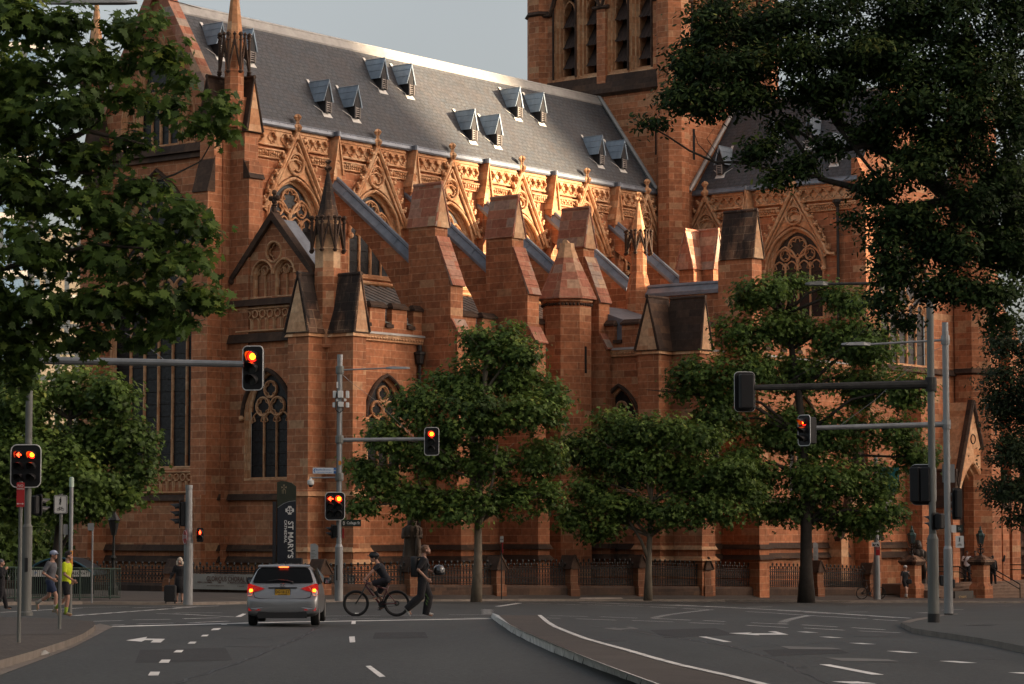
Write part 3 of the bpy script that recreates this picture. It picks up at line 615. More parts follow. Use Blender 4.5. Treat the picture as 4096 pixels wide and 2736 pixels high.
def corner_block(mir=False):
    m = (lambda t: 2 * AX - t) if mir else (lambda t: t)
    def B(mb, s0, s1, t0, t1, z0, z1): t0, t1 = sorted((m(t0), m(t1))); bx(mb, s0, s1, t0, t1, z0, z1)
    g = MB()
    B(g, -6.05, -4.0, -.55, .42, 16.4, 19.4); B(g, -6.45, -4.0, -.62, .42, 1.6, 16.4); B(g, -6.75, -4.0, -.7, .42, -5, 1.6)
    B(g, -4.95, -4.0, .42, 1.4, 17.8, 19.4); B(g, -4.95, -4.0, .42, 1.72, 8, 17.8); B(g, -5.3, -4.2, .1, 1.3, 19.3, 21)
    r = part(g, 'corner_buttress', ST_WALL)
    c = MB()
    c.add([P(-6.55, m(-.6), 16.3), P(-6.55, m(.46), 16.3), P(-6.0, m(.46), 18.1), P(-6.0, m(-.6), 18.1), P(-6.0, m(-.6), 16.3), P(-6.0, m(.46), 16.3)], [(0, 1, 2, 3), (0, 4, 3), (1, 5, 2), (0, 1, 5, 4)])
    c.mark(); c.add([P(-5.0, m(1.85), 17.0), P(-3.95, m(1.85), 17.0), P(-3.95, m(1.36), 17.95), P(-5.0, m(1.36), 17.95), P(-5.0, m(1.36), 17.0), P(-3.95, m(1.36), 17.0)], [(0, 1, 2, 3), (0, 4, 3), (1, 5, 2), (0, 1, 5, 4)])
    c.split('weathering_slope', ST_DARK, r)
    k = MB(); ta, tb = sorted((m(.42), m(1.45)))
    if not mir: cap_t(k, -4.95, -4.0, .3, 1.5, 19.3, 22.0, .12)
    t0, t1 = sorted((m(-.55), m(.42))); cap_s(k, t0, t1, -6.05, -4.8, 19.3, 22.0, .1); k.build('gabled_cap', ST_DARK, r)
    if not mir:
        k = MB(); k.face([P(-4.93, 1.64, 19.33), P(-4.02, 1.64, 19.33), P(-4.475, 1.56, 21.75)]); k.build('cap_gable', ST_TRIM, r)
    pinnacle(-5.15, m(.85), .5, 19.5, 22.2, 24.1, 27.3, (1, 1), R=.78)
corner_block(); corner_block(True)
# ------------------------------------------------------------------ aisle
SA, TA = -4.85, 6.55
FA = fr_t(TA); FE = fr_s(SA)
g = MB()
hA = [window(FA, BAY * k - .3, 1.9, 5.5, 1.42, 2.0, 'three') for k in (0, 1, 2)]
wall(g, FA, [(SA, -5), (15.4, -5), (15.4, 9.85), (SA, 9.85)], hA)
part(g, 'aisle_wall', ST_WALL)
g = MB(); GA = 3.3
hE = [window(FE, 2.95, 2.3, 5.6, 1.5, 2.1, 'three')]
tw_ = [window(FE, GA + q, 11.1, 12.3, .62, .62, 'two', False, blind=True, orders=[(0, 0), (.04, -.05), (.09, -.07), (.12, -.18)]) for q in (-.72, .72)]
rd = circ(GA, 13.28, .46, 20)
wall(g, FE, [(.3, -5), (6.75, -5), (6.75, 11.5), (GA, 15.0), (.3, 11.9)], hE + tw_ + [rd]); reveal(g, FE, rd, 0, -.25); wall(g, FE, rd, [], -.25)
AE = part(g, 'aisle_end_wall', ST_WALL)
m = MB(); bar(m, FE, circ(GA, 13.28, .5, 20), .12, .07, .15, True); bar(m, FE, foil(GA, 13.28, .4, 4, 5), .05, -.1, .12, True)
for q in (-.72, .72): bar(m, FE, arch(GA + q, .68, .7, 12.2, 7), .1, .08, .1)
m.build('gable_tracery', ST_TRIM, AE)
c = MB()
for sg in (-1, 1):
    q = [(GA, 15.25), (GA + sg * 2.75, 12.2), (GA + sg * 2.75, 11.85), (GA, 14.8)]
    c.extrude([P(SA - .22, t, z) for t, z in q], Vector((.5, 0, 0))); c.ball(P(SA - .1, GA + sg * 2.7, 12.0), .17, 6, 5)
x, y, z = P(SA + .02, GA, 15.2)
c.lathe([(.15, z), (.1, z + .3), (.16, z + .35), (.07, z + .4), (.07, z + 1.05)], (x, y, 0), 8)
for dx, dz in ((-.22, .68), (.22, .68), (0, .95), (0, .5)): c.ball((x, y - dx, z + dz), .14, 7, 5)
c.build('cross_coping', ST_DARK, AE)
m = MB()
for z0, z1, o in ((10.72, 11.05, .28), (8.95, 9.4, .26), (1.35, 1.65, .2), (-1.1, -.8, .2), (-1.65, -1.35, .28)): m.mark(); m.loft([[FE(.35, z0, 0), FE(6.7, z0, 0), FE(6.7, z0, o), FE(.35, z0, o)], [FE(.35, z1, 0), FE(6.7, z1, 0), FE(6.7, z1, o * .35), FE(.35, z1, o * .35)]])
m.split('string_course', ST_DARK, AE)
blind_arcade(FE, .9, 5.4, 9.5, 10.6, 9)
rr_ = MB()
for sg in (-1, 1): rr_.add([P(SA, GA, 14.9), P(SA + 1.5, GA, 14.9), P(SA + 1.5, GA + sg * 2.5, 12.1), P(SA, GA + sg * 2.5, 12.1)], [(0, 1, 2, 3)])
rr_.face([P(SA + 1.5, GA, 14.9), P(SA + 1.5, GA + 2.5, 12.1), P(SA + 1.5, GA - 2.5, 12.1)]); ar = part(rr_, 'aisle_gable_roof', LEAD)
r = MB(); r.face([P(-3, 0, 12.55), P(31.7, 0, 12.55), P(31.7, 6.6, 9.95), P(-3, 6.6, 9.95)]); AR = part(r, 'aisle_roof', mat('weathered_zinc_roof', (.20, .20, .175), .55, .2, var=.25))
m = MB()
for k in range(56): s = -2.8 + .62 * k; m.tube([P(s, .02, 12.63), P(s, 6.3, 10.13)], .075, 5)
m.build('standing_seam', LEADPALE, AR)
m = MB(); bar(m, F0, [(-4, 12.75), (31.6, 12.75)], .2, .22, .22); bar(m, F0, [(-4, 13.0), (31.6, 13.0)], .12, .12, .12); part(m, 'sill_course', ST_TRIM)
def parapet(fr, a0, a1, first, step=1.62, mw=1.12, zb=9.85, zt=10.72, blk=ST_DARK):
    g = MB(); d0, d1 = -.3, .05
    def slab(x0, x1, z0, z1, dd0=d0, dd1=d1): g.loft([[fr(x0, z0, dd0), fr(x1, z0, dd0), fr(x1, z0, dd1), fr(x0, z0, dd1)], [fr(x0, z1, dd0), fr(x1, z1, dd0), fr(x1, z1, dd1), fr(x0, z1, dd1)]])
    slab(a0, a1, 9.4, zb)
    ms = []; x = first
    while x < a1:
        l, r_ = max(a0, x), min(a1, x + mw)
        if r_ - l > .2: ms.append((l, r_)); slab(l, r_, zb, zt)
        x += step
    p = part(g, 'crenellated_parapet', ST_WALL); c = MB(); g = c
    for l, r_ in ms:
        g.mark(); g.loft([[fr(l - .05, zt - .05, d0 - .05), fr(r_ + .05, zt - .05, d0 - .05), fr(r_ + .05, zt - .05, d1 + .12), fr(l - .05, zt - .05, d1 + .12)], [fr(l - .05, zt + .06, d0 - .05), fr(r_ + .05, zt + .06, d0 - .05), fr(r_ + .05, zt + .06, d1 + .12), fr(l - .05, zt + .06, d1 + .12)], [fr(l + .05, zt + .26, d0 + .1), fr(r_ - .05, zt + .26, d0 + .1), fr(r_ - .05, zt + .26, d1 - .1), fr(l + .05, zt + .26, d1 - .1)]])
    for (l, r_), (l2, r2) in zip(ms, ms[1:]):
        g.mark(); g.loft([[fr(r_ - .02, zb - .12, d0), fr(l2 + .02, zb - .12, d0), fr(l2 + .02, zb - .12, d1 + .13), fr(r_ - .02, zb - .12, d1 + .13)], [fr(r_ - .02, zb + .1, d0), fr(l2 + .02, zb + .1, d0), fr(l2 + .02, zb + .06, d1 + .1), fr(r_ - .02, zb + .06, d1 + .1)]])
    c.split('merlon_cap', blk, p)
    k = MB(); k.loft([[fr(a0, 9.05, 0), fr(a0, 9.05, .1), fr(a0, 9.2, .18), fr(a0, 9.36, .26)], [fr(a1, 9.05, 0), fr(a1, 9.05, .1), fr(a1, 9.2, .18), fr(a1, 9.36, .26)]], close=False)
    n = int((a1 - a0) / .2)
    for i in range(n): q = a0 + (a1 - a0) * (i + .5) / n; k.ball(fr(q, 9.2, .16), .075, 5, 4)
    bar(k, fr, [(a0, 9.06), (a1, 9.06)], .08, .14, .14); k.build('carved_cornice', ST_TRIM, p)
    le = MB(); le.loft([[fr(a0, 9.36, .05), fr(a0, 9.36, .3), fr(a0, 9.46, .26), fr(a0, 9.5, .05)], [fr(a1, 9.36, .05), fr(a1, 9.36, .3), fr(a1, 9.46, .26), fr(a1, 9.5, .05)]]); le.build('lead_flashing', LEADPALE, p)
    return p
parapet(FA, -3.9, SB - .5, -3.2); parapet(FA, SB + .5, SB + BAY - .5, SB + 1.0); parapet(FA, SB + BAY + .5, 12.6, SB + BAY + .9)
def strip(fr, a0, a1, name='plinth_moulding'):
    m = MB()
    for z0, z1, o in ((1.35, 1.65, .18), (-1.1, -.8, .18), (-1.65, -1.35, .26)): m.mark(); m.loft([[fr(a0, z0, 0), fr(a1, z0, 0), fr(a1, z0, o), fr(a0, z0, o)], [fr(a0, z1, 0), fr(a1, z1, 0), fr(a1, z1, o * .3), fr(a0, z1, o * .3)]])
    return m.split(name, ST_DARK, CATH)
strip(FA, SA, 15.3)
def aisle_corner(s0, t0, mat_cap, zpin=True):
    """paired buttresses with gabled caps on the corner of an aisle (wall lines s0, t0)"""
    g = MB()
    bx(g, s0 - 1.2, s0 + .1, t0 - 1.15, t0 + .18, -5, 9.05); bx(g, s0, s0 + .92, t0 + .18, t0 + 1.9, -5, 9.05)
    bx(g, s0 - 1.35, s0 + .1, t0 - 1.3, t0 + .33, -5, 1.5); bx(g, s0 - .15, s0 + 1.05, t0 + .18, t0 + 2.1, -5, 1.5)
    r = part(g, 'corner_buttress', ST_WALL)
    c = MB(); cap_s(c, t0 - 1.15, t0 + .18, s0 - 1.2, s0 + .6, 9.15, 11.95, .13); cap_t(c, s0, s0 + .92, t0 - .2, t0 + 1.9, 9.15, 11.92, .13)
    c.build('gabled_cap', mat_cap, r)
    k = MB(); k.face([P(s0 - 1.345, t0 - 1.13, 9.2), P(s0 - 1.345, t0 + .16, 9.2), P(s0 - 1.26, t0 - .485, 11.65)]); k.mark(); k.face([P(s0 + .02, t0 + 2.045, 9.2), P(s0 + .9, t0 + 2.045, 9.2), P(s0 + .46, t0 + 1.96, 11.6)]); k.split('cap_gable', ST_PALE, r)
    m = MB()
    for z, o, b in ((8.98, .12, 0), (1.5, .1, .15), (-1.1, .14, .15), (-1.65, .22, .15)):
        m.mark()
        for q in ((s0 - 1.2 - b, s0, t0 - 1.15 - b, t0 + .18 + b), (s0 - b, s0 + .92 + b, t0, t0 + 1.9 + b)):
            m.loft([[P(q[0] - o, q[2] - o, z), P(q[1] + o, q[2] - o, z), P(q[1] + o, q[3] + o, z), P(q[0] - o, q[3] + o, z)], [P(q[0] - .02, q[2] - .02, z + .22), P(q[1] + .02, q[2] - .02, z + .22), P(q[1] + .02, q[3] + .02, z + .22), P(q[0] - .02, q[3] + .02, z + .22)]])
    m.split('base_moulding', ST_TRIM, r)
aisle_corner(SA, TA, ST_STAIN); pinnacle(-4.5, 6.5, .64, 8.5, 13.15, 14.75, 16.9, (0, 0), R=.82, zp=12.3)
dp = MB(); q = P(2.0, TA + .16, -ZB); dp.lathe([(.09, -3 + ZB), (.09, 8.0 + ZB), (.2, 8.1 + ZB), (.26, 8.5 + ZB), (.3, 8.55 + ZB), (.3, 8.65 + ZB), (.12, 8.7 + ZB), (.12, 9.0 + ZB)], q, 8)
for z in (2, 4.2, 6.3, 7.6): dp.lathe([(.09, z + ZB), (.13, z + .04 + ZB), (.09, z + .1 + ZB)], q, 8)
q = P(1.75, .3, -ZB); dp.mark(); dp.tube([P(TS - .2, 11.65, 8), P(TS - .2, 11.65, 19.0)], .09, 7); dp.lathe([(.1, 18.6 + ZB), (.3, 18.9 + ZB), (.3, 19.05 + ZB)], P(TS - .2, 11.65, -ZB), 8)
dp.split('downpipe', IRONW, CATH)
# ------------------------------------------------------------------ outer aisle beside the transept, stair turret
SCH, TCH = 15.2, 12.5
FCN = fr_s(SCH); FCW = fr_t(TCH)
g = MB(); hN2 = [window(FCN, 9.3, 1.9, 5.5, 1.25, 2.1, 'three')]; hW2 = [window(FCW, s, 1.9, 5.5, 1.42, 2.0, 'three') for s in (18.9, 23.6, 28.2)]
wall(g, FCN, [(6.4, -5), (TCH, -5), (TCH, 9.85), (6.4, 9.85)], hN2); wall(g, FCW, [(SCH, -5), (TS, -5), (TS, 9.85), (SCH, 9.85)], hW2)
part(g, 'outer_aisle_wall', ST_WALL); strip(FCN, 7.5, 12.4); strip(FCW, SCH, 33)
r = MB(); r.face([P(SCH + .2, 6.5, 12.0), P(TS, 6.5, 12.0), P(TS, TCH - .2, 10.0), P(SCH + .2, TCH - .2, 10.0)]); r.face([P(SCH + .2, 6.5, 9.5), P(SCH + .2, 6.5, 12), P(SCH + .2, TCH - .2, 10), P(SCH + .2, TCH - .2, 9.5)]); part(r, 'outer_aisle_roof', LEAD)
parapet(FCN, 8.2, TCH - 1.0, 7.9); parapet(FCW, SCH + 1.2, 33.2, SCH + 1.5)
aisle_corner(SCH, TCH, ST_DARK)
def outer_pier(sc, cap):
    g = MB(); bx(g, sc - .47, sc + .47, 12.4, 14.55, 9.2, 14.3); bx(g, sc - .47, sc + .47, 12.4, 14.9, -5, 9.2); p = part(g, 'buttress_pier', ST_WALL)
    c = MB(); cap_t(c, sc - .47, sc + .47, 12.5, 14.55, 14.3, 16.9, .12); c.build('gabled_cap', cap, p)
    k = MB(); k.face([P(sc - .45, 14.685, 14.34), P(sc + .45, 14.685, 14.34), P(sc, 14.61, 16.6)]); k.build('cap_gable', ST_PALE, p)
    m = MB()
    for z, o in ((1.5, .1), (-1.1, .14), (-1.65, .22)): m.mark(); m.loft([[P(sc - .47 - o, 12.4, z), P(sc + .47 + o, 12.4, z), P(sc + .47 + o, 14.9 + o, z), P(sc - .47 - o, 14.9 + o, z)], [P(sc - .5, 12.4, z + .25), P(sc + .5, 12.4, z + .25), P(sc + .5, 14.93, z + .25), P(sc - .5, 14.93, z + .25)]])
    m.split('base_moulding', ST_DARK, p)
outer_pier(20.45, ST_STAIN)
g = MB(); sc = 20.4; g.extrude([P(sc - .27, t, z) for t, z in [(7.2, 12.75), (12.6, 12.75), (12.6, 9.8), (12.1, 10.9), (11.2, 11.7), (9.9, 12.1), (8.6, 11.7), (7.7, 10.9), (7.2, 9.8)]], Vector((.54, 0, 0)))
f = part(g, 'flying_arch', ST_WALL); c = MB()
def sec(t): return [P(sc - .4, t, 12.6), P(sc - .4, t, 12.8), P(sc - .1, t, 13.1), P(sc + .1, t, 13.1), P(sc + .4, t, 12.8), P(sc + .4, t, 12.6)]
c.loft([sec(7.2), sec(12.6)]); c.tube([P(sc, 7.2, 13.17), P(sc, 12.6, 13.17)], .13, 8); c.build('lead_coping', LEAD, f)
pinnacle(20.3, 6.95, .46, 13.0, 15.1, 16.35, 17.9, (1, 1), R=.72); g = MB(); g.lathe([(.72, 8.5 + ZB), (.72, 12.9 + ZB), (.5, 13.9 + ZB)], P(20.3, 6.95, -ZB), 8, pi / 8); part(g, 'pinnacle_base', ST_WALL)
c = P(13.35, 7.25, -ZB); g = MB(); g.lathe([(1.32, -5 + ZB), (1.32, 11.75 + ZB), (1.42, 11.85 + ZB), (1.42, 12.0 + ZB)], c, 8, pi / 8); TU = part(g, 'stair_turret', ST_WALL)
g = MB(); g.lathe([(1.62, 11.98 + ZB), (1.62, 12.06 + ZB), (.62, 14.2 + ZB)], c, 8, pi / 8); g.build('turret_roof', ST_RED, TU)
g = MB(); g.lathe([(.63, 14.2 + ZB), (.42, 14.75 + ZB), (.40, 15.0 + ZB), (.1, 15.05 + ZB)], c, 8, pi / 8); g.tube([P(13.0, 7.4, 15.05), P(13.75, 7.0, 15.05)], .14, 8); g.build('roof_cap', ST_PALE, TU)
g = MB()
for q in range(8):
    for k in range(5): a = pi / 8 + (q + (k + .5) / 5) * pi / 4; r0 = 1.36 * cos(pi / 8) / cos(((k + .5) / 5 - .5) * pi / 4); g.ball((c[0] + r0 * cos(a), c[1] + r0 * sin(a), 11.7 + ZB), .09, 5, 4)
g.build('corbel', ST_DARK, TU)
g = MB(); ca = atan2(-1.0, -.1) ; d = Vector((cos(radians(-112.5 + 22.5)), sin(radians(-112.5 + 22.5)), 0)); e = Vector((-d.y, d.x, 0)); o = Vector((c[0], c[1], 0)) + d * 1.235
for z0, z1 in ((8.1, 9.5), (4.0, 5.2)): g.face([o - e * .09 + Vector((0, 0, z0 + ZB)), o + e * .09 + Vector((0, 0, z0 + ZB)), o + e * .09 + Vector((0, 0, z1 + ZB)), o - e * .09 + Vector((0, 0, z1 + ZB))])
g.build('slit_window', MATS['recess_black'], TU)
# ------------------------------------------------------------------ front of the transept, portals, stair turret
FTF = fr_t(12.9); g = MB(); AXT = 38.7
hT = [window(FTF, AXT, 9.6, 13.0, 3.4, 4.6, 'six'), arch(44.4, 1.9, 3.2, .8, 8, 0, -2.9), arch(53.2, 1.6, 2.6, .2, 8, 0, -2.9)]
wall(g, FTF, [(TS - .1, -5), (56, -5), (56, 10), (44.8, 20.2), (AXT, 28.4), (TS - .1, 20.2)], hT); FW = part(g, 'transept_front', ST_WALL)
m = MB()
for z0, z1, o in ((9.25, 9.6, .25), (-1.15, -.8, .2), (-1.7, -1.35, .28)): m.mark(); m.loft([[FTF(TS, z0, 0), FTF(56, z0, 0), FTF(56, z0, o), FTF(TS, z0, o)], [FTF(TS, z1, 0), FTF(56, z1, 0), FTF(56, z1, o * .3), FTF(TS, z1, o * .3)]])
m.split('string_course', ST_DARK, FW)
m = MB()
for s0, s1, t1, z1 in ((39.0, 40.1, 14.0, 7.5), (49.9, 51.0, 14.2, 12.5), (TS - .2, TS + 1.2, 13.5, 20.0)): m.mark(); bx(m, s0, s1, 12.6, t1, -5, z1); m.loft([[P(s0 - .05, 12.6, z1), P(s1 + .05, 12.6, z1), P(s1 + .05, t1 + .1, z1), P(s0 - .05, t1 + .1, z1)], [P(s0, 12.6, z1 + 1.4), P(s1, 12.6, z1 + 1.4), P(s1, 12.95, z1 + 1.4), P(s0, 12.95, z1 + 1.4)]])
m.split('front_buttress', ST_WALL, FW)
m = MB(); cc = P(46.4, 13.6, -ZB); m.lathe([(1.5, -5 + ZB), (1.5, 26 + ZB), (1.6, 26.1 + ZB), (.1, 31 + ZB)], cc, 8, pi / 8); m.build('turret', ST_WALL, FW)
m = MB()
for z in (9.3,): m.lathe([(1.52, z + ZB), (1.72, z + .12 + ZB), (1.52, z + .4 + ZB)], cc, 8, pi / 8)
m.build('turret_moulding', ST_DARK, FW)
m = MB(); o = Vector((cc[0], cc[1], 0)) + d * 1.40
for z0, z1 in ((12.6, 13.7), (5.6, 6.6)): m.face([o - e * .12 + Vector((0, 0, z0 + ZB)), o + e * .12 + Vector((0, 0, z0 + ZB)), o + e * .12 + Vector((0, 0, z1 + ZB)), o - e * .12 + Vector((0, 0, z1 + ZB))])
m.build('slit_window', MATS['recess_black'], FW)
def portal(fr, a, half, h, spring, apex, sill=-2.9, name='portal', proud=1.0):
    m = MB(); od = [(0, proud), (.1, proud - .06), (.16, proud - .3), (.3, proud - .32), (.36, proud - .6), (.5, proud - .62), (.56, proud - .95)]
    m.loft([[fr(x, y, d_) for x, y in arch(a, half, h, spring, 9, e_, sill)] for e_, d_ in od], cap=False)
    ft = half + .75; outer = [(a + ft, sill), (a + ft, spring + .4), (a, apex), (a - ft, spring + .4), (a - ft, sill), (a - half, sill)] + list(reversed(arch(a, half, h, spring, 9))) + [(a + half, sill)]
    wall(m, fr, outer, [], proud)
    for sg in (-1, 1): m.add([fr(a + sg * ft, sill, 0), fr(a + sg * ft, sill, proud), fr(a + sg * ft, spring + .4, proud), fr(a + sg * ft, spring + .4, 0), fr(a, apex, proud), fr(a, apex, 0)], [(0, 1, 2, 3), (3, 2, 4, 5)])
    for sg in (-1, 1):
        for q in (.16, .36): m.tube([fr(a + sg * (half - q), sill, proud - .3 - q), fr(a + sg * (half - q), spring, proud - .3 - q)], .07, 8)
    p = part(m, name, ST_TRIM); k = MB()
    for sg in (-1, 1): bar(k, fr, [(a + sg * (ft + .35), spring + .0), (a + sg * ft, spring + .1), (a, apex + .1)], .28, proud + .16, .4)
    bar(k, fr, circ(a, spring + h + (apex - spring - h) * .38, .28, 14), .07, proud + .05, .06, True); k.build('gable_coping', ST_DARK, p)
    dd = MB(); dd.face([fr(x, y, proud - 1.0) for x, y in arch(a, half, h, spring, 9, .5, sill)]); dd.build('door', mat('dark_timber', (.045, .02, .012), .6, var=.3, scale=4, stretch=(3, 3, .3)), p)
    s = MB()
    for q in (-.45, .45):
        for z in (-2.3, -1.3, -.2): bar(s, fr, [(a + q * half * 1.6, z), (a + q * .3, z)], .05, proud - .96, .03); bar(s, fr, foil(a + q * half * .6, z + .3, .22, 3, 5), .035, proud - .96, .03, True)
    s.build('strap_hinge', IRONW, p)
portal(FCW, 33.0 - .1, 1.35, 2.2, -.6, 4.4, -3.0, proud=.9); portal(FTF, 44.4, 1.9, 3.2, .8, 7.6, -3.0, proud=1.6); portal(FTF, 53.2, 1.6, 2.6, .2, 5.6, -3.0)
for sc in (41.45, 47.75):
    m = MB(); bx(m, sc - .42, sc + .42, 12.8, 14.9, -5, 1.2); p = part(m, 'portal_buttress', ST_WALL); k = MB(); cap_t(k, sc - .42, sc + .42, 12.8, 14.9, 1.2, 3.4, .1); k.build('gabled_cap', ST_DARK, p)
    k = MB(); bar(k, lambda a, b, d_=0.0: P(sc + a, 15.0 + d_, b), circ(0, 1.65, .2, 12), .05, .03, .05, True); k.build('niche_roundel', ST_TRIM, p)
# ------------------------------------------------------------------ the city to the west: unseen towers, sized and spaced to shade the street and pass one shaft of sun
HB = SUN_ROT
def city(name, q0, q1, top, label, dist=330.0, deep=32.0, col=(.2, .19, .18)):
    hx, hy = sin(HB), cos(HB); ex, ey = -hy, hx
    qc = (q0 + q1) / 2; w = q1 - q0
    o = empty(name, (hx * dist + ex * qc, hy * dist + ey * qc, -4.5), atan2(ey, ex), label, 'building')
    b = MB(); b.box(-w / 2, w / 2, -deep, 0, 0, top + 4.5); b.box(-w * .3, w * .3, -deep * .8, -deep * .3, top + 4.5, top + 8); b.build('facade', blocks('office_facade', [col, tuple(c * 1.2 for c in col)], 3.2, 3.6, mortar=.5, mcol=(.03, .035, .04), stain=.2, bump=0, rough=.4), o)
    f = MB()
    for k in range(1, int((top + 4) / 7.2)): f.box(-w / 2 - .1, w / 2 + .1, -deep - .1, .1, 7.2 * k, 7.2 * k + .8)
    f.build('floor_band', mat('pale_concrete', (.35, .34, .32), .8, var=.2), o)
    return o
city('office_tower', 73, 137.3, 80, 'grey office tower west of the street, next to the narrow gap')
city('office_building', 137.3, 147.2, 59.5, 'lower office block in the gap between two towers')
city('office_tower', 147.2, 235, 96, 'tall grey office tower west of the transept')
city('office_tower', -12, 73, 62, 'long grey office slab west of the crossing')
city('office_tower', -110, -12, 56, 'broad office slab farthest along the street')
# ------------------------------------------------------------------ ground, road, kerbs
ASPH = mat('asphalt', (.0315, .034, .033), .78, var=.34, scale=.33, spec=.4, bump=.3, bscale=38, stretch=(1, .16, 1))
def speckle(m, sc=42, lo=.55, hi=1.5):
    n = m.node_tree; b = n.nodes['Principled BSDF']; src = b.inputs['Base Color'].links[0].from_socket; tc = n.nodes.new('ShaderNodeTexCoord'); a = n.nodes.new('ShaderNodeTexNoise'); a.inputs['Scale'].default_value = sc; a.inputs['Detail'].default_value = 3; n.links.new(tc.outputs['Object'], a.inputs[0])
    r = n.nodes.new('ShaderNodeMapRange'); r.inputs[1].default_value = .3; r.inputs[2].default_value = .7; r.inputs[3].default_value = lo; r.inputs[4].default_value = hi; n.links.new(a.outputs[0], r.inputs[0]); v = n.nodes.new('ShaderNodeVectorMath'); v.operation = 'SCALE'; n.links.new(src, v.inputs[0]); n.links.new(r.outputs[0], v.inputs['Scale']); n.links.new(v.outputs[0], b.inputs['Base Color'])
speckle(ASPH, 14)
FOOT = mat('asphalt_footpath', (.05, .042, .036), .88, var=.25, scale=.5, bump=.3, bscale=45)
BRICKP = blocks('brick_paving', [(.06, .048, .04), (.085, .07, .058), (.07, .058, .05)], .23, .115, mortar=.012, mcol=(.035, .03, .026), stain=.4, staincol=(.03, .026, .022), bump=.4)
CONC = mat('concrete', (.15, .13, .11), .85, var=.3, scale=1.6, bump=.3, bscale=30)
CONCP = mat('whitewashed_kerb', (.56, .545, .51), .8, var=.35, scale=2.2, bump=.5, bscale=14, col2=None)
PAINT = mat('road_paint', (.64, .63, .60), .7, var=.28, scale=2.5)
PAINTW = mat('worn_road_paint', (.13, .128, .12), .8, var=.3, scale=1.5)
SOIL = mat('brown_asphalt', (.056, .044, .036), .9, var=.25, scale=1.2, bump=.4, bscale=40)
LAWN = mat('lawn', (.022, .034, .012), .95, var=.5, scale=6, bump=.6, bscale=60)
TERR = bpy.data.meshes.new('ground')
xs = [-3000, -900, -300, -90, -40, 0, 40, 90, 300, 900, 3000]; ys = [-900, -300, -40, 0, 60, 120, 210, 300, 900, 3000]
TERR.from_pydata([(x, y, gz(x, y) - .06) for y in ys for x in xs], [], [(j * 11 + i, j * 11 + i + 1, (j + 1) * 11 + i + 1, (j + 1) * 11 + i) for j in range(9) for i in range(10)])
TERR.materials.append(FOOT); o = bpy.data.objects.new('ground', TERR); COL.objects.link(o); tag(o, kind='structure')
g = MB(); g.face([(x, y, gz(x, y)) for x, y in ((-85, 2), (85, 2), (85, 205), (-85, 205))]); tag(g.build('road', ASPH), kind='structure')
def slab(name, pxs, h, m, top_m=None, kind='structure', depth=.25, extra=None):
    """raised paved area, outline given on the road surface"""
    pts = extra if extra else [onroad(x, y, h) for x, y in pxs]
    g = MB(); g.face(pts); n = len(pts); g.cur = 1
    for i in range(n): a, b = pts[i], pts[(i + 1) % n]; g.face([a, b, b - Vector((0, 0, depth)), a - Vector((0, 0, depth))])
    o = g.build(name, [top_m or m, m]); return tag(o, kind=kind)
# far footpath and the lawn behind its fence
def ST(s, t, dz=0.0):
    x = CX0 + s * .61909 + t * .78532; y = CY0 + s * .78532 - t * .61909; return Vector((x, y, gz(x, y) + dz))
kl = [onroad(x, y, 0) for x, y in ((-900, 2428), (-200, 2424), (330, 2418), (760, 2421), (1150, 2413), (1400, 2407), (2000, 2405), (2900, 2406), (3400, 2410), (4400, 2414))]
kn = [Vector((p.x, p.y, p.z + .1)) for p in kl]
back = [ST(75, 14.4, .32), ST(36, 14.4, .32), ST(-13.5, 14.4, .30), ST(-13.5, 5, .3), ST(-13.5, -20, .3), ST(-40, -40, .3)]
g = MB(); g.face(kn + [back[0], back[1], back[2]] + [back[4], back[5]])
tag(g.build('footpath', FOOT), kind='structure')
kb = MB(); kb.loft([[p, p + Vector((0, 0, .1)), p + Vector((0, .14, .105)), p + Vector((0, .3, .106))] for p in kl], close=False); tag(kb.build('kerb', CONC), kind='structure')
S1L = 36.0; g = MB(); g.face([ST(-13.5, 14.2, .36), ST(S1L, 14.2, .38), ST(S1L, 0, .55), ST(-13.5, 0, .55)]); g.face([ST(-13.5, 14.2, .36), ST(-13.5, 0, .5), ST(-13.5, -25, .5), ST(0, -25, .5), ST(0, 14.2, .36)][0:5]); tag(g.build('lawn', LAWN), kind='structure')
# left footpath
LF = [(-900, 2860), (-300, 2735), (0, 2641), (133, 2604), (267, 2561), (331, 2535), (373, 2508), (381, 2497), (373, 2485), (320, 2481), (285, 2476), (100, 2470), (-300, 2462), (-1200, 2455)]
slab('pavement', LF, .11, CONC, BRICKP)
g = MB(); g.face([onroad(x, y, .114) for x, y in ((-300, 2540), (255, 2538), (300, 2518), (318, 2488), (280, 2477), (100, 2471), (-300, 2463))]); tag(g.build('footpath_patch', FOOT), kind='structure')
g = MB(); pl = LF[1:9]; ou = [(-250, 2800), (0, 2700), (160, 2640), (290, 2590), (372, 2548), (430, 2518), (455, 2507), (400, 2494)]
for (a, b), (c, d) in zip(zip(pl, pl[1:]), zip(ou, ou[1:])):
    pa, pb = onroad(*a, .11), onroad(*b, .11); pa.z = gz(pa.x, pa.y) + .012; pb.z = gz(pb.x, pb.y) + .012; qa, qb = onroad(*c, .006), onroad(*d, .006); g.face([pa, pb, qb, qa])
tag(g.build('gutter', CONC), kind='structure')
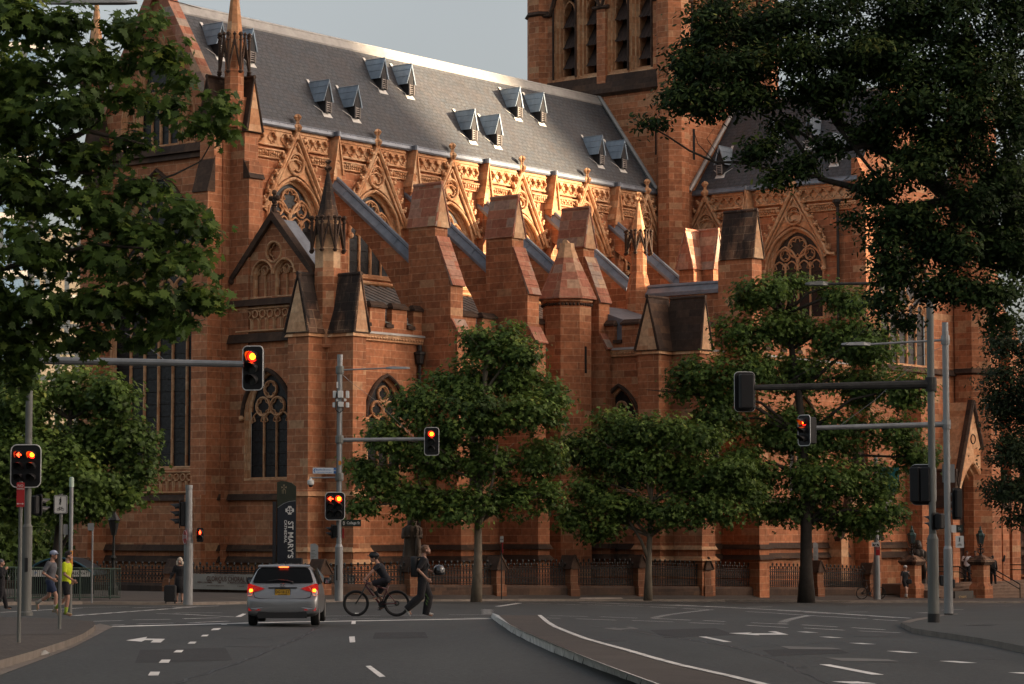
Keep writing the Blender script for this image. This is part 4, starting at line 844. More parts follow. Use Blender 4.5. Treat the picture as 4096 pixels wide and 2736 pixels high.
# right footpath
RF = [(3604, 2489), (3650, 2512), (3700, 2520), (3740, 2526), (3830, 2538), (3948, 2556), (4096, 2585), (4400, 2660), (4900, 2640), (4900, 2440), (4096, 2447), (3948, 2449), (3776, 2457), (3722, 2466), (3640, 2478)]
slab('pavement', RF, .11, CONC, mat('grey_footpath', (.046, .049, .047), .88, var=.22, scale=.6, bump=.3, bscale=45))
g = MB()
pr_ = [onroad(x, y, .116) for x, y in ((3604, 2489), (3640, 2478), (3722, 2466), (3776, 2457), (3830, 2454))]; pi_ = [onroad(x, y, .116) for x, y in ((3640, 2490), (3668, 2482), (3735, 2470), (3786, 2461), (3832, 2457))]
g.loft([[a, b] for a, b in zip(pr_, pi_)], close=False); tag(g.build('kerb_stone', CONC), kind='structure')
# median island
ML = [(1964, 2468), (1976, 2481), (2050, 2532), (2120, 2568), (2200, 2605), (2275, 2634), (2350, 2662), (2455, 2700), (2560, 2738), (2800, 2830), (3200, 3000)]
MI = [(1994, 2461), (2040, 2500), (2098, 2528), (2150, 2550), (2228, 2583), (2300, 2612), (2400, 2652), (2500, 2690), (2630, 2738), (2880, 2830), (3300, 3000)]
MR = [(2150, 2461), (2180, 2488), (2212, 2508), (2270, 2532), (2330, 2555), (2410, 2578), (2490, 2600), (2590, 2630), (2700, 2660), (2900, 2705), (3060, 2745), (3300, 2810), (3800, 2960)]
def up(l, h): return [onroad(x, y, h) for x, y in l]
ml, mi, mrr = up(ML, 0), up(MI, .15), up(MR, .15)
g = MB(); g.face(mi + mrr[::-1]); tag(g.build('median_island', SOIL), kind='structure')
g = MB()
for i in range(len(ml) - 1):
    for q in range(4):
        a, b = ml[i].lerp(ml[i + 1], q / 4), ml[i].lerp(ml[i + 1], (q + .992) / 4); c, d = mi[i].lerp(mi[i + 1], q / 4), mi[i].lerp(mi[i + 1], (q + .992) / 4)
        j = .006 * sin(i * 7.3 + q * 3.1); J = Vector((j, 0, 0))
        g.loft([[a + J, a.lerp(c, .18) + Vector((0, 0, .085)), a.lerp(c, .42) + Vector((0, 0, .075)), c + Vector((0, 0, .004))], [b + J, b.lerp(d, .18) + Vector((0, 0, .085)), b.lerp(d, .42) + Vector((0, 0, .075)), d + Vector((0, 0, .004))]], close=False)
tag(g.build('kerb', CONCP), kind='structure')
g = MB(); g.loft([[p, p + Vector((.10, 0, 0)), p + Vector((.12, 0, -.16))] for p in [q + Vector((0, 0, .006)) for q in mrr]], close=False); a, b = mi[0], mrr[0]
g.loft([[a, a + Vector((0, .12, -.15))], [b, b + Vector((0, .12, -.15))]], close=False); tag(g.build('kerb_stone', CONCP), kind='structure')
g = MB(); il = [onroad(x, y, 0) for x, y in ((2228, 2404), (2380, 2405), (2560, 2404), (2700, 2403), (2768, 2403))]
g.loft([[p, p + Vector((.03, .1, .13)), p + Vector((.05, .4, .16)), p + Vector((.1, 2.4, .14)), p + Vector((.1, 2.7, 0))] for p in il]); tag(g.build('traffic_island', mat('pale_concrete_island', (.42, .36, .31), .85, var=.25, scale=1.2, bump=.4, bscale=12)), kind='structure')
# ------------------------------------------------------------------ painted markings
def A1(x, y): return x / 1.875, y / 1.875 + 1900
def A2(x, y): return x / 2.24 + 700, y / 2.24 + 1900
def A3(x, y): return x / 2.935 + 1250, y / 2.935 + 2050
def A4(x, y): return x / 2.286 + 1900, y / 2.286 + 2050
def A7(x, y): return x / 1.682 + 2700, y / 1.682 + 2300
lines = MB(); worn = MB()
def ln(A, x0, y0, x1, y1, w=.10, mb=None, lift=.005):
    a, b = onroad(*A(x0, y0), lift), onroad(*A(x1, y1), lift); d = (b - a); n = Vector((-d.y, d.x, 0)).normalized() * w / 2
    (mb or lines).face([p + Vector((0, 0, gz(p.x, p.y) + lift - p.z)) for p in (a - n, b - n, b + n, a + n)])
def poly(A, pts, mb=None): (mb or lines).face([onroad(*A(x, y), .005) for x, y in pts])
ident = lambda x, y: (x, y)
ln(ident, 453, 2506, 1120, 2488.5, .42); ln(ident, 1120, 2488.5, 1965, 2474, .42)
for q in ((475, 1243, 945, 1243), (1120, 1240, 1600, 1240), (1775, 1235, 2100, 1234), (115, 1252, 300, 1250), (360, 1212, 800, 1212), (975, 1206, 1410, 1205), (1600, 1201, 2020, 1199), (115, 1217, 165, 1216)): ln(A3, *q)
for q in ((1000, 1086, 1280, 1082), (700, 1097, 915, 1091), (1030, 1117, 1305, 1110), (835, 1125, 935, 1123), (1380, 1078, 1500, 1075), (1410, 1107, 1500, 1106), (620, 992, 960, 988), (1175, 1038, 1500, 1048), (0, 1030, 620, 996), (1000, 995, 1500, 983)): ln(A1, *q)
for i in range(9): ln(A1, 550 + 105 * i, 1055 - 7.7 * i, 640 + 105 * i, 1048 - 7.6 * i, .14)
for q in ((85, 1287, 400, 1279), (120, 1323, 485, 1309), (0, 1236, 420, 1234), (0, 1244, 535, 1271), (0, 1188, 395, 1172), (1360, 1263, 1500, 1262)): ln(A2, *q)
poly(A2, ((540, 1271), (590, 1271), (640, 1244), (605, 1242)))
for q in ((685, 942, 1028, 951), (635, 964, 780, 968), (925, 971, 1292, 984), (1142, 953, 1482, 965), (1437, 987, 1810, 1000), (1615, 967, 1970, 984), (1962, 1007, 2286, 1020), (2090, 987, 2286, 997), (475, 828, 690, 834), (745, 836, 965, 843), (1025, 843, 1255, 850), (1313, 850, 1530, 857), (1600, 862, 1845, 873), (1900, 876, 2140, 889), (205, 824, 420, 826), (0, 820, 158, 822), (710, 818, 905, 821), (1195, 829, 1390, 834), (1435, 837, 1700, 845), (1690, 845, 1895, 852), (1950, 856, 2200, 862)): ln(A4, *q)
ln(A4, 955, 822, 2286, 863, .16); ln(A4, 1660, 812, 2286, 820, .16)
for i in range(10): ln(A4, 210 + 20 * i, 858 - 3.0 * i, 225 + 20 * i, 856 - 3.0 * i, .25)
for i in range(7): ln(A4, 92 + 1.5 * i, 888 + 7 * i, 130, 887 + 7 * i, .34)
for i in range(17): f = i / 16; ln(A4, 1635 + 500 * f ** 1.15, 963 - 73 * f ** .8, 1660 + 500 * f ** 1.15, 962 - 73 * f ** .8, .25)
for q in ((868, 356, 1138, 371), (855, 335, 1095, 349), (1192, 354, 1412, 368), (1240, 376, 1513, 388), (515, 321, 760, 332), (482, 338, 755, 353), (480, 246, 690, 257), (690, 258, 900, 272), (905, 272, 1290, 294), (685, 238, 840, 246), (865, 250, 1045, 260), (1095, 262, 1265, 272), (1310, 276, 1480, 287), (1335, 298, 1500, 308), (265, 188, 355, 189), (525, 187, 620, 189), (810, 187, 910, 189), (1095, 187, 1195, 189), (1155, 208, 1385, 208), (480, 217, 655, 214), (1140, 250, 1295, 248), (1790, 236, 1940, 232), (2040, 208, 2260, 207), (0, 181, 290, 181)): ln(A7, *q)
ln(A7, 0, 201, 800, 240, .18); ln(A7, 800, 240, 1580, 290, .18); ln(A7, 1650, 254, 1710, 254, .5)
for i in range(14): f = i / 13; ln(A7, 712 + 180 * f ** 1.3, 325 - 52 * f ** .7, 735 + 180 * f ** 1.3, 324 - 52 * f ** .7, .25)
for q in ((185, 414, 355, 450), (1005, 601, 1365, 670)): ln(A7, *q, .15)
for q in ((852, 381, 930, 387), (1005, 415, 1095, 422), (1212, 457, 1308, 465), (1470, 511, 1590, 523), (1830, 578, 1978, 591), (2300, 655, 2400, 664)): ln(A7, *q, .24)
ln(A7, 1140, 716, 1270, 730, .3)
poly(A7, ((360, 391), (520, 386), (490, 393), (650, 392), (690, 392), (625, 380), (675, 378), (765, 401), (560, 401), (570, 405), (540, 404)))
poly(A7, ((705, 477), (1060, 488), (1130, 500), (770, 497)), worn); poly(A7, ((1010, 554), (1430, 566), (1510, 582), (1120, 577)), worn)
poly(A1, ((945, 1240), (1105, 1213), (1092, 1226), (1238, 1229), (1205, 1256), (1128, 1256), (1150, 1238), (1087, 1238), (1062, 1250)))
poly(A4, ((1165, 1060), (1300, 1050), (1275, 1059), (1400, 1058), (1440, 1062), (1375, 1046), (1430, 1045), (1500, 1062), (1340, 1070), (1350, 1079)), worn)
for x0, x1, y0, y1, s in ((1110, 1200, 1503, 1475, -20), (1190, 1280, 1408, 1384, -25), (1300, 1378, 1330, 1312, -28), (1405, 1475, 1265, 1250, -25)): poly(A1, ((x0, y0), (x1 + s * .6, y0), (x1, y1), (x0 - s * .9, y1)))
for q in (((1566, 1500), (1615, 1497), (1610, 1446), (1560, 1448)), ((1580, 1335), (1617, 1334), (1620, 1307), (1584, 1308)), ((1606, 1259), (1640, 1258), (1648, 1236), (1612, 1236)), ((412, 1341), (462, 1340), (478, 1326), (425, 1328)), ((320, 1391), (392, 1388), (415, 1371), (345, 1373)), ((230, 1446), (288, 1444), (303, 1430), (250, 1432))): poly(A2, q)
poly(ident, ((1462, 2664), (1482, 2662), (1542, 2706), (1518, 2708)))
tag(lines.build('road_marking', PAINT), kind='structure'); tag(worn.build('faded_road_marking', PAINTW), kind='structure')
# patches of newer asphalt and a cracked joint
PATCH = mat('asphalt_patch', (.019, .019, .0195), .85, var=.25, scale=.8, bump=.3, bscale=40); speckle(PATCH, 16); TAR = mat('tar_seal', (.014, .014, .015), .5)
for q in (((560, 2600), (900, 2590), (930, 2640), (540, 2652)), ((2600, 2520), (2860, 2512), (2950, 2540), (2660, 2552)), ((1500, 2530), (1700, 2528), (1712, 2552), (1490, 2555)), ((3050, 2600), (3330, 2590), (3400, 2612), (3090, 2624))): g = MB(); g.face([onroad(x, y, .0025) for x, y in q]); tag(g.build('road_patch', PATCH), kind='structure')
for ql in (((700, 2736), (980, 2640), (1180, 2560), (1290, 2500)), ((3300, 2736), (3120, 2640), (2900, 2580), (2600, 2535), (2350, 2500)), ((2800, 2600), (3300, 2570), (3800, 2560)), ((600, 2560), (1000, 2552), (1400, 2545), (1900, 2540)), ((2900, 2690), (3500, 2650), (4096, 2632))):
    g = MB(); rr = random.Random(int(ql[0][0])); pts = []
    for a, b_ in zip(ql, ql[1:]):
        for k in range(14): f = k / 14; p = onroad(a[0] + (b_[0] - a[0]) * f, a[1] + (b_[1] - a[1]) * f, .0035); pts.append(p + Vector((rr.uniform(-.05, .05), rr.uniform(-.05, .05), 0)))
    g.loft([[p - Vector((.018, .018, 0)), p + Vector((.018, .018, 0))] for p in pts], close=False); tag(g.build('road_crack', TAR), kind='structure')
for x, y, r in ((1000, 2585, .33), (2420, 2560, .33), (3480, 2545, .3)):
    c = onroad(x, y, .004); g = MB(); g.face([(c.x + r * cos(t), c.y + r * sin(t), gz(c.x + r * cos(t), c.y + r * sin(t)) + .004) for t in [k * pi / 12 for k in range(24)]]); tag(g.build('manhole_cover', mat('cast_iron_cover', (.03, .028, .026), .55, .4, var=.4, scale=12)), kind='structure')
g = MB(); c = onroad(162, 2622, .02); g.add([c, c + Vector((.12, .02, .03)), c + Vector((.1, .14, .0)), c + Vector((-.03, .1, .04)), c + Vector((.05, .06, .07))], [(0, 1, 4), (1, 2, 4), (2, 3, 4), (3, 0, 4)]); tag(g.build('crumpled_paper', mat('litter_paper', (.5, .49, .46), .8)), 'crumpled white paper in the gutter of the left kerb', 'litter')
g = MB(); g.face([onroad(x, y, .118) for x, y in ((3868, 2498), (3978, 2497), (3980, 2500), (3868, 2501))]); tag(g.build('drain_slot', TAR), kind='structure')
# ------------------------------------------------------------------ churchyard fence
IRON = mat('black_painted_iron', (.012, .013, .012), .5, .2, var=.3)
FEN = empty('iron_fence', (CX0, CY0, -ZB), radians(51.75), 'black cast iron churchyard fence with roofed sandstone posts on a low stone wall', 'fence')
def Zf(s, t, dz): p = ST(s, t, dz); return p.z
posts = [(-13.5, -1.3), (-7.64, -1.26), (-1.53, -1.26), (4.12, -1.28), (9.67, -1.3), (15.53, -1.48), (20.59, -1.63), (26.5, -1.75), (32.1, -1.93)]
ST_POST = blocks('sandstone_post', [(.15, .062, .03), (.20, .08, .038), (.17, .068, .034), (.22, .10, .05)], .9, .34, mortar=.012, mcol=(.26, .16, .1), stain=.6)
def fpost(s, t, zt):
    g = MB(); bx(g, s - .3, s + .3, t - .33, t + .33, Zf(s, t, -.1), zt - .62); bx(g, s - .36, s + .36, t - .4, t + .4, Zf(s, t, -.1), Zf(s, t, .75)); p = g.build('fence_post', ST_POST, FEN)
    c = MB(); cap_t(c, s - .3, s + .3, t - .38, t + .33, zt - .66, zt, .1, False); c.build('post_cap', ST_DARK, p)
for s, z in posts: fpost(s, 14.3, z)
wallz = MB()
def picket(mb, base, zt, zb):
    x, y = base; mb.tube([(x, y, zb), (x, y, zt)], .022, 4); mb.ball((x, y, zt + .06), .055, 5, 4, (1, 1, 1.6)); mb.box(x - .075, x + .075, y - .015, y + .015, zt - .07, zt - .03)
def panel(p0, p1, zt0, zt1, zb0, zb1, name='railing'):
    L = (Vector(p1) - Vector(p0)).length; n = int(L / .21); g = MB(); d = (Vector(p1) - Vector(p0)) / L
    for i in range(n + 1):
        f = i / n; x = p0[0] + (p1[0] - p0[0]) * f; y = p0[1] + (p1[1] - p0[1]) * f; zt = zt0 + (zt1 - zt0) * f; zb = zb0 + (zb1 - zb0) * f
        picket(g, (x, y), zt - (.0 if i % 2 == 0 else .16), zb)
        if i < n:
            xm, ym = x + d.x * L / n / 2, y + d.y * L / n / 2
            for zz, r in ((zt - .42, .075), (zt - .62, .06), (zb + .2, .07)):
                ring = [(xm + d.x * r * cos(a), ym + d.y * r * cos(a), zz + r * 1.3 * sin(a)) for a in [k * pi / 4 for k in range(9)]]; g.tube(ring, .015, 3, cap=False)
    for dz0, top in ((-.22, True), (-.3, True), (.06, False), (.34, False)):
        a = Vector((p0[0], p0[1], (zt0 if top else zb0) + dz0)); b = Vector((p1[0], p1[1], (zt1 if top else zb1) + dz0)); g.tube([a, b], .02, 4)
    return g.build(name, IRON, FEN)
for (s0, z0), (s1, z1) in zip(posts, posts[1:]):
    b0, b1 = Zf(s0, 14.3, .86), Zf(s1, 14.3, .86)
    p0, p1 = P(s0 + .33, 14.3, 0), P(s1 - .33, 14.3, 0); panel(p0[:2] , p1[:2], z0 - .32 + ZB, z1 - .32 + ZB, b0 + ZB - .12, b1 + ZB - .12)
    wallz.loft([[P(s0, 14.5, Zf(s0, 14.3, -.2)), P(s0, 14.5, b0 - .25), P(s0, 14.42, b0 - .12), P(s0, 14.18, b0 - .12), P(s0, 14.1, b0 - .25), P(s0, 14.1, b0 - .9)], [P(s1, 14.5, Zf(s1, 14.3, -.2)), P(s1, 14.5, b1 - .25), P(s1, 14.42, b1 - .12), P(s1, 14.18, b1 - .12), P(s1, 14.1, b1 - .25), P(s1, 14.1, b1 - .9)]])
# the short side, running away to the left
side = [14.3, 5.6, -.4, -6.4]
for t0, t1 in zip(side, side[1:]):
    fpost(-13.5, t1, -1.35) if t1 != 14.3 else None
    b = Zf(-13.5, t0, .8); p0, p1 = P(-13.5, t0 - .35, 0), P(-13.5, t1 + .35, 0); panel(p0[:2], p1[:2], -1.62 + ZB, -1.62 + ZB, b + ZB - .12, b + ZB - .12)
    wallz.loft([[P(-13.68, t0, b - 1.1), P(-13.68, t0, b - .25), P(-13.6, t0, b - .12), P(-13.4, t0, b - .12), P(-13.3, t0, b - .25), P(-13.3, t0, b - 1.1)], [P(-13.68, t1, b - 1.1), P(-13.68, t1, b - .25), P(-13.6, t1, b - .12), P(-13.4, t1, b - .12), P(-13.3, t1, b - .25), P(-13.3, t1, b - 1.1)]])
wallz.build('base_wall', ST_DARK, FEN)
# ------------------------------------------------------------------ gate pillars, steps, lamps, handrails
def gate_pillar(s, t, zt, label):
    zb = Zf(s, t, .0); o = empty('gate_pillar', ST(s, t), radians(51.75), label, 'pillar', 'gate pillars by the steps'); h = zt - zb
    g = MB(); g.box(-.38, .38, -.38, .38, 0, h - .55); g.box(-.5, .5, -.5, .5, 0, .85); g.loft([[(-.5, -.5, .85), (.5, -.5, .85), (.5, .5, .85), (-.5, .5, .85)], [(-.38, -.38, 1.05), (.38, -.38, 1.05), (.38, .38, 1.05), (-.38, .38, 1.05)]]); g.build('shaft', ST_WALL, o)
    c = MB(); c.loft([[(-.45, -.45, h - .55), (.45, -.45, h - .55), (.45, .45, h - .55), (-.45, .45, h - .55)], [(-.6, -.6, h - .35), (.6, -.6, h - .35), (.6, .6, h - .35), (-.6, .6, h - .35)], [(-.55, -.55, h - .25), (.55, -.55, h - .25), (.55, .55, h - .25), (-.55, .55, h - .25)], [(-.18, -.18, h), (.18, -.18, h), (.18, .18, h), (-.18, .18, h)]])
    for x, y in ((.4, .4), (-.4, .4), (.4, -.4), (-.4, -.4)): c.ball((x, y, h - .2), .14, 7, 5)
    c.build('carved_capital', ST_STAIN, o)
    l = empty('gate_lamp', ST(s, t) + Vector((0, 0, h)), 0, label.replace('sandstone gate pillar', 'ornate green lantern on the gate pillar'), 'lamp', 'lanterns on the gate pillars')
    m = MB(); m.lathe([(.14, 0), (.06, .1), (.05, .3), (.1, .38), (.045, .45), (.05, .62), (.12, .68)], n=10)
    for k in range(4):
        a = k * pi / 2 + .4; m.tube([(.05 * cos(a), .05 * sin(a), .1), (.24 * cos(a), .24 * sin(a), .22), (.22 * cos(a), .22 * sin(a), .42), (.08 * cos(a), .08 * sin(a), .4)], .022, 5); m.tube([(.05 * cos(a), .05 * sin(a), .5), (.17 * cos(a), .17 * sin(a), .56), (.2 * cos(a), .2 * sin(a), .7)], .018, 5)
    m.build('bracket', IRON, l); GR = mat('verdigris_iron', (.02, .05, .045), .5, .3, var=.4)
    m = MB()
    for k in range(6): a = k * pi / 3; m.tube([(.15 * cos(a), .15 * sin(a), .68), (.24 * cos(a), .24 * sin(a), 1.12)], .02, 4); m.ball((.25 * cos(a), .25 * sin(a), 1.2), .04, 5, 4)
    m.lathe([(.25, 1.12), (.26, 1.16), (.2, 1.28), (.13, 1.32), (.14, 1.42), (.07, 1.5), (.05, 1.58), (.07, 1.62), (.01, 1.72)], n=6); m.build('lantern_frame', GR, l)
    m = MB(); m.lathe([(.13, .7), (.22, 1.12)], n=6); m.build('lantern_glass', mat('lamp_glass', (.06, .08, .085), .15, spec=.6), l)
def on_plane_t(x, y, t):
    r = px(x, y); nx, ny = .78532, -.61909; k = (t + CX0 * nx + CY0 * ny) / (r.x * nx + r.y * ny); return r * k
def st_of(p): dx, dy = p.x - CX0, p.y - CY0; return dx * .61909 + dy * .78532, dx * .78532 - dy * .61909
q1 = on_plane_t(3650, 2392, 15.6); q2 = on_plane_t(3925, 2397, 17.2); S1, S2 = st_of(q1), st_of(q2)
def ztop(y, Y): return at(2048, y, Y).z
gate_pillar(*S1, at(3650, 2222, q1.y).z, 'sandstone gate pillar at the end of the iron fence')
gate_pillar(*S2, at(3925, 2222, q2.y).z, 'sandstone gate pillar standing in the middle of the steps')
STP = mat('step_stone', (.155, .10, .07), .85, var=.3, scale=1.5, bump=.3)
sroot = empty('entrance_steps', ST(S1[0], 17.5), radians(51.75), 'broad sandstone steps rising to the cathedral door', 'steps'); zs = sroot.location.z
for k in range(6):
    sp = MB(); t0 = .38 * k; z0 = -4.2 + .167 * (k + 1) - zs; sp.box(.45, 24, t0, 4.7, z0 - (.167 if k else .6), z0); sp.box(.45, 24, t0 - .025, t0 + .05, z0 - .045, z0 + .004); sp.build('step', STP, sroot)
for x0 in (5.6, 9.2, 15.0):
    rl = MB(); zt_ = -3.2 - zs; pts = [(x0, -.15, zt_ - .1), (x0, 1.9, zt_ + .95), (x0, 3.6, zt_ + .95)]
    rl.tube(pts, .035, 6); rl.tube([(a, b, c - .3) for a, b, c in pts], .028, 6)
    for a, b, c in pts: rl.tube([(a, b, c - .95), (a, b, c)], .032, 6)
    rl.build('handrail', IRON, sroot)
pq = MB(); pq.box(1.2, 3.4, -.16, -.02, -.1, .55); pq.build('name_plaque', mat('dark_plaque', (.03, .025, .02), .6, var=.2), sroot)
tx = MB(); text_faces(tx, 'ST MARYS', .2, Matrix.Translation((2.1, -.165, .2)) @ Matrix.Rotation(pi / 2, 4, 'X')); tx.build('lettering', mat('gold_letters', (.35, .23, .08), .5), sroot)
# ------------------------------------------------------------------ street furniture
GALV = mat('galvanised_steel', (.23, .235, .235), .5, .45, var=.2, scale=3, stretch=(1, 1, .3))
GALVD = mat('weathered_steel', (.135, .14, .13), .65, .3, var=.25, scale=3, stretch=(1, 1, .2))
BLK = mat('signal_black', (.008, .008, .009), .55, spec=.3)
BLKP = mat('black_plastic', (.014, .014, .015), .45)
WHT = mat('white_enamel', (.55, .55, .53), .45, var=.08)
REDS = mat('sign_red', (.36, .02, .022), .45)
REDL = mat('red_lamp_rim', (.25, .01, .005), .4, emit=(1, .012, .006), estr=.9)
REDC = mat('red_lamp_core', (.9, .2, .05), .4, emit=(1, .13, .004), estr=3.6)
REDA = mat('red_arrow', (.9, .1, .05), .4, emit=(1, .045, .012), estr=2.6)
RX = Matrix.Rotation(pi / 2, 4, 'X')            # text standing upright, read from -Y
def rrect(w, h, r, n=5):
    out = []
    for cx_, cy_, a0 in ((w / 2 - r, h / 2 - r, 0), (-w / 2 + r, h / 2 - r, pi / 2), (-w / 2 + r, -h / 2 + r, pi), (w / 2 - r, -h / 2 + r, 1.5 * pi)):
        for i in range(n + 1): a = a0 + pi / 2 * i / n; out.append((cx_ + r * cos(a), cy_ + r * sin(a)))
    return out
def signal(parent, loc, yaw, cols, w, h, lit=(), name='signal_head', border=True, rows=3, lens=None):
    """lantern block on a target board; it looks towards -Y when yaw is 0"""
    M = Matrix.Translation(loc) @ Matrix.Rotation(yaw, 4, 'Z')
    b = MB(); o = rrect(w, h, min(w, h) * .2); b.extrude([(x, 0, z) for x, z in o], Vector((0, .03, 0)))
    cw = w / (cols + .35); rh = h / (rows + .75); rl = lens or min(cw, rh) * .36
    for c in range(cols):
        x = (c - (cols - 1) / 2) * cw; b.rbox(x - cw * .46, x + cw * .46, .03, .03 + cw * .8, -h * .44, h * .44, .03)
    b.xf(M); bo = b.build(name, BLK, parent)
    if border:
        r = MB(); r.tube([(x, -.006, z) for x, z in o] + [(o[0][0], -.006, o[0][1])], .013 * (1 if h < 1.3 else 1.2), 5); r.xf(M); r.build('white_border', WHT, bo)
    for c in range(cols):
        for q in range(rows):
            x = (c - (cols - 1) / 2) * cw; z = ((rows - 1) / 2 - q) * rh
            kind = dict(((a, b_), k) for a, b_, k in lit).get((c, q))
            v = MB(); n = 12; arc = [radians(-35 + 250 * i / n) for i in range(n + 1)]
            v.loft([[(x + rl * 1.12 * cos(a), -.005, z + rl * 1.12 * sin(a)) for a in arc], [(x + rl * 1.12 * cos(a), -(.1 + .17 * max(0, sin(a)) + .04), z + rl * 1.12 * sin(a) - .02) for a in arc]], close=False)
            v.loft([[(x + rl * 1.17 * cos(a), -.005, z + rl * 1.17 * sin(a)) for a in arc], [(x + rl * 1.17 * cos(a), -(.1 + .17 * max(0, sin(a)) + .04), z + rl * 1.17 * sin(a) - .02) for a in arc]], close=False)
            v.xf(M); v.build('visor', BLKP, bo)
            d = MB(); d.extrude([(x + rl * 1.06 * cos(t), -.012, z + rl * 1.06 * sin(t)) for t in [k * pi / 10 for k in range(20)]], Vector((0, .01, 0))); d.xf(M)
            lens_o = d.build('lens', (REDL if kind == 'disc' else mat('dark_lens', (.012, .01, .011), .25)), bo)
            if kind == 'disc': d = MB(); d.face([(x + rl * .66 * cos(t), -.02, z + rl * .66 * sin(t)) for t in [k * pi / 10 for k in range(20)]]); d.xf(M); d.build('lens_glow', REDC, bo)
            if kind == 'arrow':
                d = MB(); s = rl
                d.face([(x - s * .95, -.02, z), (x - s * .1, -.02, z + s * .75), (x + s * .12, -.02, z + s * .55), (x - s * .5, -.02, z), (x + s * .12, -.02, z - s * .55), (x - s * .1, -.02, z - s * .75)])
                for q0 in (-.28, .12, .5): d.face([(x + s * q0, -.02, z - s * .2), (x + s * (q0 + .3), -.02, z - s * .2), (x + s * (q0 + .3), -.02, z + s * .2), (x + s * q0, -.02, z + s * .2)])
                d.xf(M); d.build('arrow_glow', REDA, bo)
            if kind == 'man':
                d = MB(); s = rl; y = -.02
                d.face([(x + .16 * s * cos(t), y, z + s * .72 + .18 * s * sin(t)) for t in [k * pi / 5 for k in range(10)]]); d.face([(x - .3 * s, y, z + .5 * s), (x + .3 * s, y, z + .5 * s), (x + .36 * s, y, z - .15 * s), (x + .2 * s, y, z - .9 * s), (x + .02 * s, y, z - .3 * s), (x - .2 * s, y, z - .9 * s), (x - .36 * s, y, z - .15 * s)]); d.xf(M); d.build('man_glow', REDA, bo)
    return bo
def pole(base, segs, n=14):
    """segs: (radius, height) pairs from the foot; base is the point on the ground"""
    g = MB(); g.lathe(segs, (0, 0, 0), n); return g
def arm(mb, a, b, r0, r1): mb.tube([a, a.lerp(b, .5), b], [r0, (r0 + r1) / 2, r1], 10)
def luminaire(parent, a, b, m=GALV):
    """flat street light head from a to b"""
    a, b = Vector(a), Vector(b); d = b - a; L = d.length; ang = atan2(d.y, d.x); M = Matrix.Translation(a) @ Matrix.Rotation(ang, 4, 'Z')
    g = MB(); g.loft([[(0, -.05, -.04), (0, .05, -.04), (0, .05, .05), (0, -.05, .05)], [(L * .25, -.14, -.035), (L * .25, .14, -.035), (L * .25, .1, .07), (L * .25, -.1, .07)], [(L * .85, -.15, -.03), (L * .85, .15, -.03), (L * .85, .1, .05), (L * .85, -.1, .05)], [(L, -.1, -.02), (L, .1, -.02), (L, .07, .03), (L, -.07, .03)]]); g.xf(M); return g.build('luminaire', m, parent)
def sign_panel(parent, w, h, loc, yaw, m, name='sign_panel', r=.03, th=.006):
    g = MB(); g.extrude([(x, 0, z) for x, z in rrect(w, h, r, 3)], Vector((0, th, 0))); g.xf(Matrix.Translation(loc) @ Matrix.Rotation(yaw, 4, 'Z')); return g.build(name, m, parent)
def lettering(parent, items, loc, yaw, m, name='lettering', extra=None):
    g = MB(); M = Matrix.Translation(loc) @ Matrix.Rotation(yaw, 4, 'Z')
    for body, size, x, z, sx in items: text_faces(g, body, size, M @ Matrix.Translation((x, -.006, z)) @ RX, .002, sx=sx, bold=size * .012)
    if extra: k = len(g.v); extra(g); g.xf(M, k)
    return g.build(name, m, parent)
def walker(g, x, z, s):
    """walking figure pictogram"""
    y = -.007
    g.face([(x + .07 * s * cos(t) + .02 * s, y, z + .43 * s + .08 * s * sin(t)) for t in [k * pi / 5 for k in range(10)]])
    g.face([(x - .09 * s, y, z + .32 * s), (x + .09 * s, y, z + .33 * s), (x + .1 * s, y, z - .02 * s), (x + .04 * s, y, z - .5 * s), (x - .05 * s, y, z - .5 * s), (x - .0 * s, y, z - .08 * s), (x - .13 * s, y, z - .48 * s), (x - .21 * s, y, z - .44 * s), (x - .09 * s, y, z + .0 * s)])
    g.face([(x - .09 * s, y, z + .32 * s), (x - .18 * s, y, z + .02 * s), (x - .14 * s, y, z), (x - .06 * s, y, z + .2 * s)])
def bike_mark(g, x, z, s):
    y = -.007
    for dx in (-.27, .27):
        for i in range(12):
            a, b = i * pi / 6, (i + 1) * pi / 6; g.face([(x + dx * s + r * s * cos(t), y, z + r * s * sin(t)) for r, t in ((.2, a), (.2, b), (.15, b), (.15, a))])
    def l(x0, z0, x1, z1, w=.045): d = Vector((x1 - x0, z1 - z0)); n = Vector((-d.y, d.x)).normalized() * w / 2; g.face([(x + s * (x0 - n.x), y, z + s * (z0 - n.y)), (x + s * (x1 - n.x), y, z + s * (z1 - n.y)), (x + s * (x1 + n.x), y, z + s * (z1 + n.y)), (x + s * (x0 + n.x), y, z + s * (z0 + n.y))])
    for q in ((-.27, 0, -.12, .3), (-.12, .3, .2, .25), (.27, 0, .17, .34), (.2, .25, .0, 0), (.0, 0, -.12, .24), (-.27, 0, 0, 0), (.17, .34, .27, .34), (-.2, .32, -.04, .32)): l(*q)
def rel(x, y, o, Y=None):            # a point of the photograph at the depth of the thing, in its own coordinates
    p = at(x, y, Y or o.location.y); return p - o.location
